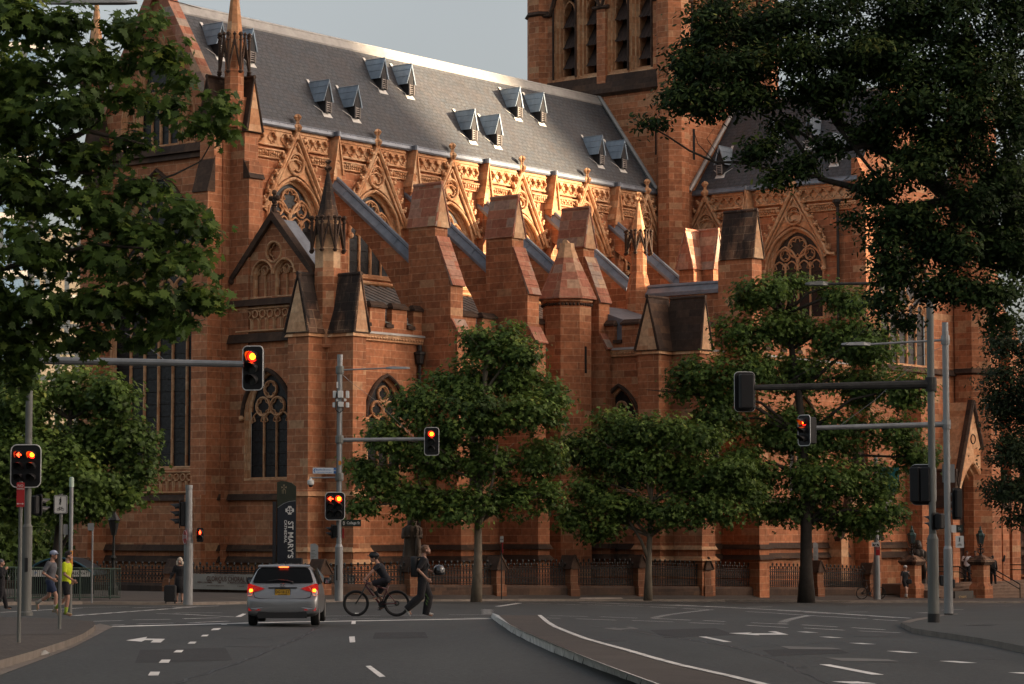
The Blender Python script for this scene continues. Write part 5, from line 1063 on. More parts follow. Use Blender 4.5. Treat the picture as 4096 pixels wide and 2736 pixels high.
# --- near mast arm on the left
b = onroad(105, 2463, .11); o = empty('traffic_light', b, 0, 'grey mast arm pole in the left foreground with a red signal held over the road', 'traffic light')
h1 = rel(105, 2095, o).z; pole(b, [(.15, 0), (.15, .08), (.115, .1), (.115, h1 - .07), (.08, h1), (.08, 9.6)], 18).build('pole', GALVD, o)
g = MB(); a0 = rel(112, 1440, o); a1 = rel(985, 1462, o) + Vector((0, -.5, 0)); arm(g, a0, a1, .095, .075); g.lathe([(.12, a0.z - .12), (.12, a0.z + .12)], n=12); g.tube([rel(660, 1448, o) + Vector((0, -.3, .05)), rel(560, 1360, o), Vector((.08, 0, a0.z + 1.6))], .008, 4); g.build('mast_arm', GALV, o)
signal(o, rel(1020, 1478, o) + Vector((0, -.5, 0)), -.28, 1, .49, 1.0, [(0, 0, 'disc')], lens=.115)
signal(o, rel(109, 1865, o) + Vector((0, -.17, 0)), -.1, 2, .70, .97, [(0, 0, 'arrow'), (1, 0, 'disc')], lens=.082)
signal(o, rel(150, 2020, o) + Vector((.0, .2, 0)), 2.4, 1, .26, .5, rows=2, border=False)
q = rel(182, 10, o); luminaire(o, q, rel(548, 14, o)); g = MB(); arm(g, Vector((.0, 0, q.z + .05)), q + Vector((0.1, 0, 0.02)), .04, .035); g.tube([rel(0, 1040, o), rel(112, 1040, o)], .03, 6); g.build('lamp_arm', GALVD, o)
g = MB(); g.rbox(-.03, .05, -.135, -.1, 1.0, 1.32, .01); g.build('access_hatch', BLKP, o)
# --- no stopping sign, left edge
b = onroad(75, 2570, .11); o = empty('parking_sign', b, 0, 'red no stopping sign on a dark post at the left kerb', 'sign')
k = b.y / FPX; g = pole(b, [(.028, 0), (.028, rel(84, 1925, o).z)], 8); g.build('post', GALVD, o)
p = rel(84, 1979, o); p.y = -.04; sign_panel(o, 32 * k, 98 * k, p, -.05, REDS, r=.01)
def ex(g): s = 15 * k; g.face([(-s, -.006, -36 * k), (-s * .5, -.006, -32 * k), (-s * .5, -.006, -35 * k), (s * .5, -.006, -35 * k), (s * .5, -.006, -32 * k), (s, -.006, -36 * k), (s * .5, -.006, -40 * k), (s * .5, -.006, -37 * k), (-s * .5, -.006, -37 * k), (-s * .5, -.006, -40 * k)])
lettering(o, [('NO', 15 * k, 0, 35 * k, 1), ('STOPPING', 9 * k, 0, 23 * k, .72)], p, -.05, WHT, extra=ex)
# --- shared path sign
b = onroad(238, 2517, .11); o = empty('shared_path_sign', b, 0, 'white walking and cycling sign on a dark post by the left kerb', 'sign'); k = b.y / FPX
pole(b, [(.03, 0), (.03, rel(240, 1975, o).z)], 8).build('post', GALVD, o); p = rel(244, 2018, o); p.y = -.04; pl_ = sign_panel(o, 54 * k, 74 * k, p, 0, WHT, r=.03)
def ex(g):
    walker(g, 0, 14 * k, 32 * k); bike_mark(g, 0, -20 * k, 30 * k); rr = rrect(49 * k, 69 * k, .025, 3); g.tube([(x, -.006, z) for x, z in rr + rr[:1]], .005, 4)
lettering(o, [], p, 0, BLKP, 'pictogram', ex)
# --- push button post with an orange sleeve
b = onroad(280, 2462, .11) ; b = at(280, 2440, 67.5); b.z = gz(b.x, b.y) + .02; o = empty('signal_post', b, 0, 'slim white post with an orange sleeve and a pale green cap', 'post')
z1, z2, z3, z4 = rel(280, 2325, o).z, rel(280, 2203, o).z, rel(280, 1948, o).z, rel(280, 1908, o).z
pole(b, [(.055, 0), (.055, z1)], 12).build('lower_pole', GALVD, o); pole(b, [(.058, z1), (.058, z2)], 12).build('orange_sleeve', mat('orange_sleeve', (.42, .16, .015), .5), o); pole(b, [(.055, z2), (.052, z3)], 12).build('upper_pole', GALV, o); pole(b, [(.065, z3), (.06, z4 - .02), (.03, z4)], 12).build('cap', mat('pale_green_cap', (.35, .45, .36), .5), o)
g = MB(); p = rel(284, 2290, o); g.rbox(p.x - .05, p.x + .05, -.12, -.03, p.z - .15, p.z + .15, .015); g.build('push_button', BLKP, o); p = rel(262, 2118, o); p.y = .02; sign_panel(o, .12, .28, p, .2, GALV)
# --- small blank sign
b = onroad(367, 2412, .1); o = empty('small_sign', b, 0, 'thin post with a small blank sign plate behind the green barrier', 'sign'); pole(b, [(.03, 0), (.03, rel(367, 2095, o).z)], 8).build('post', GALV, o); p = rel(364, 2107, o); p.y = -.035; sign_panel(o, .21, .24, p, 0, GALV)
# --- lantern post in the dark behind
b = onroad(382, 2400, .1) + Vector((-.6, 8, 0)); b.z = gz(b.x, b.y) + .2; o = empty('lamp_post', b, 0, 'dark iron lamp post almost lost against the shaded church wall', 'lamp'); g = MB(); g.lathe([(.2, 0), (.2, .3), (.1, .5), (.07, 1.4), (.12, 1.5), (.06, 1.6), (.05, 2.4)], n=10); g.build('post', IRON, o); g = MB(); g.lathe([(.1, 2.4), (.22, 2.95), (.26, 3.0), (.1, 3.25), (.02, 3.5)], n=6); g.build('lantern', IRON, o)
# --- pole with stop sign and red man
b = onroad(752, 2419, .1); o = empty('traffic_light', b, 0, 'pale signal pole with a small stop sign and a lit red man', 'traffic light'); k = b.y / FPX
h1 = rel(752, 2150, o).z; zt = rel(757, 1940, o).z; pole(b, [(.155, 0), (.15, h1 - .1), (.12, h1), (.11, zt - .14), (.12, zt - .13), (.12, zt)], 14).build('pole', GALV, o)
signal(o, rel(716, 2056, o) + Vector((-.0, .05, 0)), -1.45, 1, .36, 112 * k, rows=3, border=False); p = rel(801, 2140, o); signal(o, p + Vector((0, -.05, 0)), 0, 1, 27 * k, 56 * k, [(0, 0, 'man')], rows=2, border=False, lens=11 * k)
p = rel(742, 2148, o); p.y = -.15; g = MB(); g.extrude([(.24 * cos(pi / 8 + q * pi / 4), 0, .24 * sin(pi / 8 + q * pi / 4)) for q in range(8)], Vector((0, .01, 0))); g.xf(Matrix.Translation(p) @ Matrix.Rotation(-1.15, 4, 'Z')); st = g.build('stop_sign', REDS, o)
def ex(g): q = [(.225 * cos(pi / 8 + q * pi / 4), -.004, .225 * sin(pi / 8 + q * pi / 4)) for q in range(9)]; g.tube(q, .01, 4)
lettering(st, [('STOP', .17, 0, 0, .9)], p, -1.15, WHT, extra=ex)
# --- centre pole
b = onroad(1355, 2404, .1); o = empty('traffic_light', b, 0, 'grey centre pole with street lamp, cameras, signs and two red signals', 'traffic light'); k = b.y / FPX
h1 = rel(1355, 2180, o).z; zt = rel(1362, 1418, o).z; pole(b, [(.165, 0), (.155, h1 - .08), (.105, h1 + .05), (.105, zt - .3), (.11, zt - .29), (.11, zt)], 16).build('pole', GALV, o)
g = MB()
for y in (1480, 1758, 1908): z = rel(1355, y, o).z; g.lathe([(.15, z - .16), (.165, z - .1), (.165, z + .1), (.15, z + .16)], n=12)
for dx in (-.1, .1): g.tube([(dx, -.06, h1 + .3), (dx, -.06, zt - .5)], .012, 4)
g.build('collar', GALVD, o)
g = MB(); arm(g, rel(1365, 1760, o), rel(1702, 1756, o), .085, .07); arm(g, rel(1365, 1480, o), rel(1560, 1472, o), .035, .03); arm(g, rel(1345, 1910, o), rel(1240, 1911, o), .035, .03); g.tube([rel(1372, 1500, o), rel(1395, 1522, o)], .012, 4); g.tube([rel(1395, 1522, o), rel(1500, 1600, o), rel(1600, 1695, o), rel(1655, 1748, o)], .005, 4); g.build('mast_arm', GALV, o)
luminaire(o, rel(1545, 1473, o), rel(1640, 1469, o)); g = MB(); p = rel(1243, 1930, o); g.lathe([(.1, p.z - .1), (.13, p.z - .05), (.13, p.z + .08), (.05, p.z + .12), (.03, p.z + .22)], (p.x, p.y, 0), 10); g.build('dome_camera', WHT, o); g = MB(); g.ball((p.x, p.y, p.z - .1), .09, 10, 6); g.build('camera_lens', BLK, o)
g = MB()
for x, y, w, h in ((1363, 1578, 21, 28), (1364, 1618, 21, 20), (1339, 1578, 14, 28), (1390, 1578, 13, 28), (1338, 1620, 14, 20), (1390, 1620, 13, 20), (1348, 1600, 12, 11), (1379, 1600, 12, 11), (1350, 1540, 7, 24)): p = rel(x, y, o); g.rbox(p.x - w * k / 2, p.x + w * k / 2, -.22 if 1355 < x < 1370 else -.1, -.1 if 1355 < x < 1370 else .05, p.z - h * k / 2, p.z + h * k / 2, .01)
g.build('antenna_box', WHT, o); g = MB(); 
for dx in (-.16, .16): g.tube([(dx * .6, -.12, rel(0, 1565, o).z), (dx, -.12, rel(0, 1600, o).z), (dx * .9, -.12, rel(0, 1640, o).z), (0, -.14, rel(0, 1652, o).z)], .02, 5)
g.build('cable', BLKP, o)
signal(o, rel(1727, 1766, o) + Vector((0, -.1, 0)), -.12, 1, 58 * k, 111 * k, [(0, 0, 'disc')], lens=12 * k); signal(o, rel(1342, 2025, o) + Vector((0, -.3, 0)), -.1, 2, 78 * k, 110 * k, [(0, 0, 'arrow'), (1, 0, 'disc')], lens=12.5 * k); signal(o, rel(1330, 2126, o) + Vector((0, .1, 0)), -1.9, 1, .4, 56 * k, rows=2, border=False)
p = rel(1299, 1883, o); p.y = -.1; sg = sign_panel(o, 94 * k, 24 * k, p, .12, mat('pale_blue_sign', (.42, .47, .52), .5), r=.01); BLU = mat('sign_blue', (.015, .09, .28), .45)
def ex(g): g.face([(-45 * k, -.006, 0), (-39 * k, -.006, 9 * k), (-36 * k, -.006, 9 * k), (-40 * k, -.006, 0), (-36 * k, -.006, -9 * k), (-39 * k, -.006, -9 * k)]); g.face([(36 * k, -.006, -11.5 * k), (46.5 * k, -.006, -11.5 * k), (46.5 * k, -.006, 11.5 * k), (36 * k, -.006, 11.5 * k)])
lettering(sg, [('Bourke St', 11 * k, -17 * k, 4 * k, .85), ('Cycleway', 6.5 * k, 14 * k, 3.5 * k, .85), ('Woolloomooloo | Airport | Bondi', 5.5 * k, 0, -7 * k, .75)], p, .12, BLU, extra=ex)
lettering(sg, [], p, .12, WHT, 'cycle_symbol', lambda g: bike_mark(g, 41 * k, 0, 12 * k))
p = rel(1406, 2092, o); p.y = -.12; sg = sign_panel(o, 78 * k, 27 * k, p, -.1, mat('sign_dark_green', (.012, .02, .014), .5), r=.005)
def ex(g):
    x = -30 * k
    for q in (-4, 0, 4): g.tube([(x + q * k * .5, -.007, 6 * k), (x + q * k, -.007, -3 * k), (x, -.007, -8 * k)], .006, 4)
lettering(sg, [('College St', 15 * k, 8 * k, 0, .85)], p, -.1, WHT, extra=ex)
p = rel(1373, 2133, o); p.y = -.05; sign_panel(o, 9 * k, 40 * k, p, -.5, REDS, 'red_sign', r=.005); p = rel(1360, 1852, o); p.y = -.115; sign_panel(o, 11 * k, 16 * k, p, 0, mat('orange_sticker', (.5, .2, .02), .5), 'sticker', r=.004); g = MB(); p = rel(1346, 2290, o); g.rbox(-.11, -.04, -.19, -.12, p.z - .3, p.z + .3, .01); g.build('access_hatch', BLKP, o)
# --- tow-away sign post
b = onroad(2006, 2397, .12); o = empty('parking_sign', b, 0, 'thin dark post with a small tow-away plate and red strip beside the first plane trunk', 'sign'); pole(b, [(.028, 0), (.028, rel(2006, 2150, o).z)], 8).build('post', IRON, o); p = rel(2007, 2157, o); p.y = -.035; k = b.y / FPX; pl_ = sign_panel(o, 14 * k, 24 * k, p, -.2, WHT, r=.005)
def truck(g, s):
    y = -.007; g.face([(-.45 * s, y, -.2 * s), (-.1 * s, y, -.2 * s), (0, y, .1 * s), (.05 * s, y, .1 * s), (-.0 * s, y, -.05 * s), (-.2 * s, y, -.02 * s), (-.25 * s, y, .1 * s), (-.4 * s, y, .1 * s)]); g.face([(.1 * s, y, -.1 * s), (.5 * s, y, -.25 * s), (.5 * s, y, -.1 * s), (.35 * s, y, .08 * s), (.2 * s, y, .12 * s)])
lettering(pl_, [], p, -.2, BLKP, 'pictogram', lambda g: truck(g, 12 * k)); p = rel(2009, 2190, o); p.y = -.035; sign_panel(o, 8 * k, 42 * k, p, -.5, REDS, 'red_sign', r=.005)
# --- banner pole by the cathedral steps
b = onroad(3508, 2398, .14); o = empty('banner_pole', b, 0, 'tall street pole by the steps carrying a teal and white cloth banner', 'pole'); k = b.y / FPX; pole(b, [(.19, 0), (.16, rel(3508, 2230, o).z), (.13, rel(3508, 2215, o).z), (.1, rel(3512, 1820, o).z)], 14).build('pole', GALV, o)
bn = MB(); cols_ = 8; rows_ = 9
def bpnt(i, j):
    f, h = i / cols_, j / rows_; xr = 3514 + f * (82 - 50 * max(0, h - .35) / .65); y = 1868 + 190 * h; q = rel(xr, y, o); return Vector((q.x, -.02 + .07 * sin(f * 5 + h * 3), q.z))
for j in range(rows_):
    bn.cur = 0 if j < 5 else 1
    for i in range(cols_): bn.face([bpnt(i, j), bpnt(i + 1, j), bpnt(i + 1, j + 1), bpnt(i, j + 1)])
bno = bn.build('banner', [mat('teal_cloth', (.01, .11, .11), .8, var=.3), mat('white_cloth', (.42, .39, .39), .85, var=.1)], o)
g = MB()
for x0, y0, x1, y1 in ((3521, 2008, 3527, 1992), (3527, 1992, 3529, 2006), (3529, 2006, 3536, 1990), (3536, 1990, 3541, 2006)): a, c = rel(x0, y0, o), rel(x1, y1, o); a.y = c.y = -.11; g.tube([a, c], .02, 4)
g.build('zigzag_mark', REDS, bno); g = MB()
for y in (2014, 2020, 2032): a, c = rel(3520, y, o), rel(3544, y - 3, o); a.y = c.y = -.11; g.tube([a, c], .012, 3)
g.build('small_print', mat('grey_print', (.12, .14, .12), .8), bno)
p = rel(3500, 2126, o); p.y = .14; sign_panel(o, 62 * k, 70 * k, p, .1, mat('sign_back', (.03, .027, .02), .7), 'sign_back', r=.06); p = rel(3501, 2178, o); p.y = -.16; pl_ = sign_panel(o, 32 * k, 17 * k, p, -.1, WHT, 'tow_away_sign', r=.01); lettering(pl_, [], p, -.1, BLKP, 'pictogram', lambda g: truck(g, 28 * k)); p = rel(3510, 2203, o); p.y = -.16; pl_ = sign_panel(o, 16 * k, 36 * k, p, -.2, REDS, 'no_stopping_sign', r=.01); lettering(pl_, [('NO', 7 * k, 0, 12 * k, 1), ('STOPPING', 4 * k, 0, 6 * k, .7)], p, -.2, WHT)
# --- the two grey poles on the right footpath
b = onroad(3735, 2490, .11); o = empty('traffic_light', b, 0, 'thick grey pole on the right footpath with a long dark arm and black signal backs', 'traffic light'); k = b.y / FPX
h1 = rel(3735, 2155, o).z; pole(b, [(.138, 0), (.14, .0), (.14, h1 - .0), (.09, h1 + .12), (.09, rel(3722, 1115, o).z)], 18).build('pole', GALVD, o); g = MB(); g.lathe([(.15, -.02), (.15, .22)], n=18); g.build('foot_sleeve', BLKP, o)
g = MB(); a0 = rel(3726, 1537, o); arm(g, a0, rel(2985, 1551, o), .115, .07); arm(g, rel(3722, 1131, o), rel(3300, 1136, o), .045, .035); g.lathe([(.14, a0.z - .17), (.15, a0.z), (.14, a0.z + .17)], n=12); g.tube([rel(3138, 1536, o), rel(3300, 1440, o), rel(3500, 1290, o), rel(3715, 1165, o)], .006, 4); g.build('mast_arm', mat('grimy_steel', (.03, .03, .028), .75, .1, var=.5, scale=5), o)
luminaire(o, rel(3312, 1136, o), rel(3222, 1134, o), GALVD)
signal(o, rel(2980, 1566, o) + Vector((0, .12, 0)), pi + .12, 1, 82 * k, 158 * k, rows=3); g = MB(); q = rel(2978, 1566, o); g.rbox(q.x - .035, q.x + .035, -.2, -.13, q.z - .4, q.z + .42, .01); g.build('bracket', GALVD, o)
signal(o, rel(3700, 1938, o) + Vector((.0, .25, 0)), pi - .55, 2, .66, 160 * k, rows=3); signal(o, rel(3738, 2085, o) + Vector((0, -.05, 0)), pi + .9, 1, .34, 70 * k, rows=2, border=False); g = MB(); q = rel(3767, 2322, o); g.rbox(q.x - .05, q.x + .05, -.06, .08, q.z - .13, q.z + .13, .02); g.build('push_button', BLKP, o)
b = onroad(3795, 2460, .11); o = empty('traffic_light', b, 0, 'slimmer grey pole behind on the right footpath with a lamp arm and side-on red signal', 'traffic light'); k = b.y / FPX
h1 = rel(3795, 2196, o).z; zt = rel(3780, 1290, o).z; pole(b, [(.138, 0), (.138, h1), (.1, h1 + .1), (.1, zt - .25), (.095, zt - .24), (.095, zt)], 18).build('pole', GALV, o); g = MB(); g.lathe([(.145, -.02), (.145, .05)], n=18); g.build('foot_sleeve', BLKP, o)
g = MB(); a0 = rel(3783, 1697, o); arm(g, a0, rel(3240, 1712, o), .09, .07); arm(g, rel(3780, 1360, o), rel(3470, 1378, o), .04, .035)
for y in (1360, 1697): z = rel(0, y, o).z; g.lathe([(.13, z - .14), (.14, z), (.13, z + .14)], n=12)
g.tube([rel(3360, 1702, o), rel(3500, 1600, o), rel(3680, 1430, o), rel(3772, 1385, o)], .006, 4); g.build('mast_arm', GALV, o); luminaire(o, rel(3482, 1377, o), rel(3366, 1381, o))
signal(o, rel(3216, 1722, o) + Vector((0, -.1, 0)), -.95, 1, 72 * k, 122 * k, [(0, 0, 'disc')], lens=.1); signal(o, rel(3815, 2015, o) + Vector((.1, .1, 0)), pi + .3, 1, .3, 128 * k, rows=3, border=False)
p = rel(3797, 1893, o); p.y = .13; sign_panel(o, 50 * k, 74 * k, p, 0, GALV, 'sign_back', r=.02); p = rel(3812, 2115, o); p.y = -.13; sign_panel(o, 20 * k, 30 * k, p, 0, WHT, 'small_plate', r=.01); p = rel(3836, 2115, o); p.y = -.1; sg = sign_panel(o, 26 * k, 30 * k, p, 0, mat('sign_dark_green', (.012, .02, .014), .5), 'street_sign', r=.005); lettering(sg, [('St', 18 * k, 0, 0, 1)], p, 0, GALV)
p = rel(3836, 2167, o); p.y = -.12; sg = sign_panel(o, 33 * k, 47 * k, p, 0, WHT, 'shared_path_plate', r=.02); lettering(sg, [], p, 0, BLKP, 'pictogram', lambda g: (walker(g, 0, 9 * k, 21 * k), bike_mark(g, 0, -13 * k, 19 * k))); g = MB(); q = rel(3813, 2334, o); g.rbox(q.x - .05, q.x + .05, -.06, .08, q.z - .13, q.z + .13, .02); g.build('push_button', BLKP, o)
# --- green barrier on the left
bp = [onroad(x, y, .1) for x, y in ((-500, 2407), (60, 2405), (480, 2402))]; o = empty('pedestrian_barrier', bp[1], 0, 'dark green pedestrian barrier of close upright bars along the left corner', 'barrier'); GRN = mat('green_paint', (.008, .028, .018), .5, .1, var=.2)
g = MB()
for a, c in zip(bp, bp[1:]):
    a, c = a - o.location, c - o.location; L = (c - a).length; n = int(L / .13); up_ = Vector((0, 0, 1.15))
    g.tube([a + up_, c + up_], .03, 5); g.tube([a + Vector((0, 0, .12)), c + Vector((0, 0, .12))], .025, 4)
    for i in range(n + 1): p = a.lerp(c, i / n); g.tube([p + Vector((0, 0, .12 if i % 15 else 0)), p + up_], .011 if i % 15 else .03, 4)
g.build('bars', GRN, o)
# --- curved canopy of the underground walkway
b = onroad(225, 2398, .1) + Vector((-.6, 5, 0)); b.z = gz(b.x, b.y) + .1; o = empty('walkway_entrance', b, 0, 'curved dark canopy with blue rim over the underground walkway entrance', 'shelter'); o.scale = (.82,) * 3; k = b.y / FPX
arcp = [(-1.9 + 3.3 * i / 14, .95 + .95 * sin(pi * (.06 + .9 * i / 14)) ** .8) for i in range(15)]; g = MB(); g.loft([[(x, 0, z) for x, z in arcp], [(x, 4, z) for x, z in arcp]], close=False); g.loft([[(x, 0, z - .06) for x, z in arcp], [(x, 4, z - .06) for x, z in arcp]], close=False); g.build('canopy', mat('dark_blue_grey', (.012, .02, .028), .4), o); g = MB(); g.tube([(x, -.01, z) for x, z in arcp], .045, 6); g.build('rim', mat('blue_rim', (.03, .09, .13), .35, .3), o)
g = MB(); g.face([(x, .06, z) for x, z in arcp] + [(1.4, .06, .2), (-1.9, .06, .2)]); g.build('glazing', mat('dark_glazing', (.006, .008, .01), .12), o); g = MB(); g.box(-1.75, 1.25, .0, .05, 1.02, 1.32); bd = g.build('name_band', WHT, o)
lettering(bd, [("PEOPLES WALKWAY", .2, .3, 1.17, .88)], Vector((0, 0, 0)), 0, BLKP); lettering(bd, [('P', .22, -1.35, 1.17, 1)], Vector((0, -.004, 0)), 0, BLU, 'parking_mark', lambda g: g.face([(-1.05, -.006, 1.22), (-.98, -.006, 1.28), (-.91, -.006, 1.22), (-.95, -.006, 1.22), (-.95, -.006, 1.08), (-1.01, -.006, 1.08), (-1.01, -.006, 1.22)])); lettering(o, [('DOMAIN', .11, .2, 1.55, 1)], Vector((0, .03, 0)), 0, WHT)
# --- cathedral sign, notice boards, banner
b = onroad(1140, 2400, .3) ; b = at(1140, 2380, 110.5); b.z = gz(b.x, b.y) + .3; o = empty('cathedral_sign', b, 0, 'tall dark sign pylon with white vertical lettering beside the churchyard corner', 'sign'); k = b.y / FPX
zt, zs = rel(0, 1925, o).z, rel(0, 2003, o).z; g = MB(); w = 76 * k
g.extrude([(-w * .47, .1, 0), (w * .53, .1, 0), (w * .53, .1, zt - .22), (w * .3, .1, zt - .07), (0, .1, zt), (-w * .25, .1, zt + .02), (-w * .47, .1, zt - .04)], Vector((0, .2, 0))); g.build('back_slab', mat('dark_moss_green', (.014, .018, .008), .6, var=.2), o); g = MB(); g.box(-w * .68, -w * .5, .0, .3, 0, zs - .03); g.build('side_fin', mat('near_black', (.01, .01, .012), .5), o)
g = MB(); g.extrude([(-w * .42, 0, 0), (w * .53, 0, 0), (w * .53, 0, zs), (w * .2, 0, zs - .03), (-w * .1, 0, zs - .12), (-w * .42, 0, zs - .3)], Vector((0, .12, 0))); fp = g.build('front_panel', mat('sign_navy', (.008, .01, .016), .45), o); g = MB(); g.tube([(w * .53, -.01, zs), (w * .2, -.01, zs - .03), (-w * .1, -.01, zs - .12), (-w * .42, -.01, zs - .3)], .012, 4); g.build('edge_trim', GALV, fp)
g = MB(); DN = Matrix.Rotation(pi / 2, 4, 'Y')
text_faces(g, "ST MARY'S", 30 * k, Matrix.Translation((w * .26, -.008, zs - 155 * k)) @ DN @ RX, .003, sx=1.06, bold=.006); text_faces(g, 'CATHEDRAL', 14.5 * k, Matrix.Translation((-w * .0, -.008, zs - 122 * k)) @ DN @ RX, .003, sx=1.1, bold=.003)
c0 = Vector((w * .22, -.008, zs - 38 * k)); R = 16 * k
for q in range(4):
    a = q * pi / 2; M = Matrix.Translation(c0) @ Matrix.Rotation(a, 4, 'Y'); g.add([M @ Vector(v) for v in ((-.1 * R, 0, .22 * R), (.1 * R, 0, .22 * R), (.14 * R, 0, .62 * R), (.42 * R, 0, .66 * R), (.42 * R, 0, 1.05 * R), (-.42 * R, 0, 1.05 * R), (-.42 * R, 0, .66 * R), (-.14 * R, 0, .62 * R))], [tuple(range(8))])
    for i in range(4): b0, b1 = a + pi / 4 - .5 + i * .25, a + pi / 4 - .25 + i * .25; g.face([c0 + Vector((r * cos(t), 0, r * sin(t))) for r, t in ((.86 * R, b0), (.86 * R, b1), (.66 * R, b1), (.66 * R, b0))])
g.face([c0 + Vector((.16 * R * cos(t), 0, .16 * R * sin(t))) for t in [q * pi / 6 for q in range(12)]]); g.build('lettering', WHT, fp)
g = MB(); c1 = Vector((-w * .1, .09, zt - 24 * k)); R = 11 * k
for q in range(4): M = Matrix.Translation(c1) @ Matrix.Rotation(q * pi / 2, 4, 'Y'); g.add([M @ Vector(v) for v in ((-.1 * R, 0, .2 * R), (.1 * R, 0, .2 * R), (.4 * R, 0, R), (-.4 * R, 0, R))], [(0, 1, 2, 3)])
for dx in (-8, -3, 5): g.box(c1.x + dx * k, c1.x + (dx + 2.2) * k, .085, .095, c1.z - 26 * k, c1.z - 9 * k)
g.build('crest', mat('faded_crest', (.16, .13, .08), .6), o); g = MB(); p = rel(1178, 2243, o); g.rbox(p.x - .34, p.x + .34, -.25, .3, 0, p.z + .12, .03); g.build('plinth_box', mat('near_black', (.01, .01, .012), .5), o)
def noticeboard(x, y0, y1, xw, Y, label):
    b = at(x, y1, Y); b.z = gz(b.x, b.y) + .3; o = empty('information_board', b, 0, label, 'notice board'); k = Y / FPX; h = rel(x, y0, o).z; w = xw * k; g = MB(); g.extrude([(-w / 2, 0, 0), (w / 2, 0, 0), (w / 2, 0, h - .1), (w * .1, 0, h), (-w / 2, 0, h - .02)], Vector((0, .07, 0))); g.build('panel', mat('pale_board', (.33, .35, .36), .5, var=.1), o); t = MB(); rr = random.Random(int(x))
    for i in range(26): z = h - .25 - i * .065; t.box(-w * .38, -w * .38 + w * rr.uniform(.25, .7), -.004, 0, z, z + .02) if i % 7 else None
    t.build('printed_text', mat('grey_print', (.12, .14, .12), .8), o)
noticeboard(1256, 2174, 2330, 31, 113, 'tall pale information board between the cathedral sign and the centre pole'); noticeboard(3264, 2170, 2330, 19, 141, 'narrow white information board beside the thickest plane trunk')
def on_plane_s(x, y, s): r = px(x, y); U = Vector((.61909, .78532, 0)); k = (s + CX0 * U.x + CY0 * U.y) / r.dot(U); return r * k
a, c = on_plane_s(765, 2320, -13.85), on_plane_s(1100, 2320, -13.85); zt, zb_ = on_plane_s(765, 2293, -13.85).z, on_plane_s(765, 2356, -13.85).z
o = empty('cloth_banner', Vector((a.x, a.y, zb_)), atan2(c.y - a.y, c.x - a.x), 'cream cloth banner for choral music tied to the churchyard railing', 'banner'); L = (c - a).length; h = zt - zb_; g = MB(); nn = 24
for i in range(nn):
    x0, x1 = L * i / nn, L * (i + 1) / nn; f = lambda x, z: .012 * sin(x * 2.3 + z * 4); sag = lambda x: -.02 * (1 - abs((x / L * 4) % 1 - .5) * 2)
    g.loft([[(x0, f(x0, q), h * q + (sag(x0) if q == 1 else 0)) for q in (0, .33, .66, 1)], [(x1, f(x1, q), h * q + (sag(x1) if q == 1 else 0)) for q in (0, .33, .66, 1)]], close=False)
g.build('cloth', mat('cream_cloth', (.30, .275, .235), .85, var=.12, scale=1.5), o); TXB = mat('brown_print', (.10, .045, .03), .8)
lettering(o, [('GLORIOUS CHORAL MUSIC', .30, L * .5, h * .66, L * .76 / 4.55), ("FRIDAY 1 NOVEMBER", .095, L * .17, h * .44, 1.0), ('7PM', .12, L * .345, h * .44, 1.0), ("ST MARY'S CATHEDRAL", .11, L * .56, h * .44, 1.0), ('MUSIC FROM THE CATHEDRAL CHOIR', .05, L * .3, h * .24, 1.2), ('ALL WELCOME', .05, L * .6, h * .24, 1.2), ("ST MARY'S CATHEDRAL CHOIR AND ORCHESTRA", .045, L * .4, h * .92, 1.2)], Vector((0, -.022, 0)), 0, TXB)
g = MB(); p = at(1405, 2320, 111.3); o = empty('notice_frame', Vector((p.x, p.y, p.z - .25)), .2, 'small blue framed notice fixed to the iron fence behind the cyclist', 'notice'); k = p.y / FPX; g.box(-14 * k, 14 * k, -.02, .02, 0, 42 * k); g.build('frame', mat('blue_frame', (.03, .06, .12), .5), o); g = MB(); g.face([(-9 * k, -.03, 5 * k), (9 * k, -.03, 5 * k), (9 * k, -.03, 36 * k), (-9 * k, -.03, 36 * k)]); g.build('paper', mat('glazed_paper', (.3, .27, .23), .2, var=.3), o)
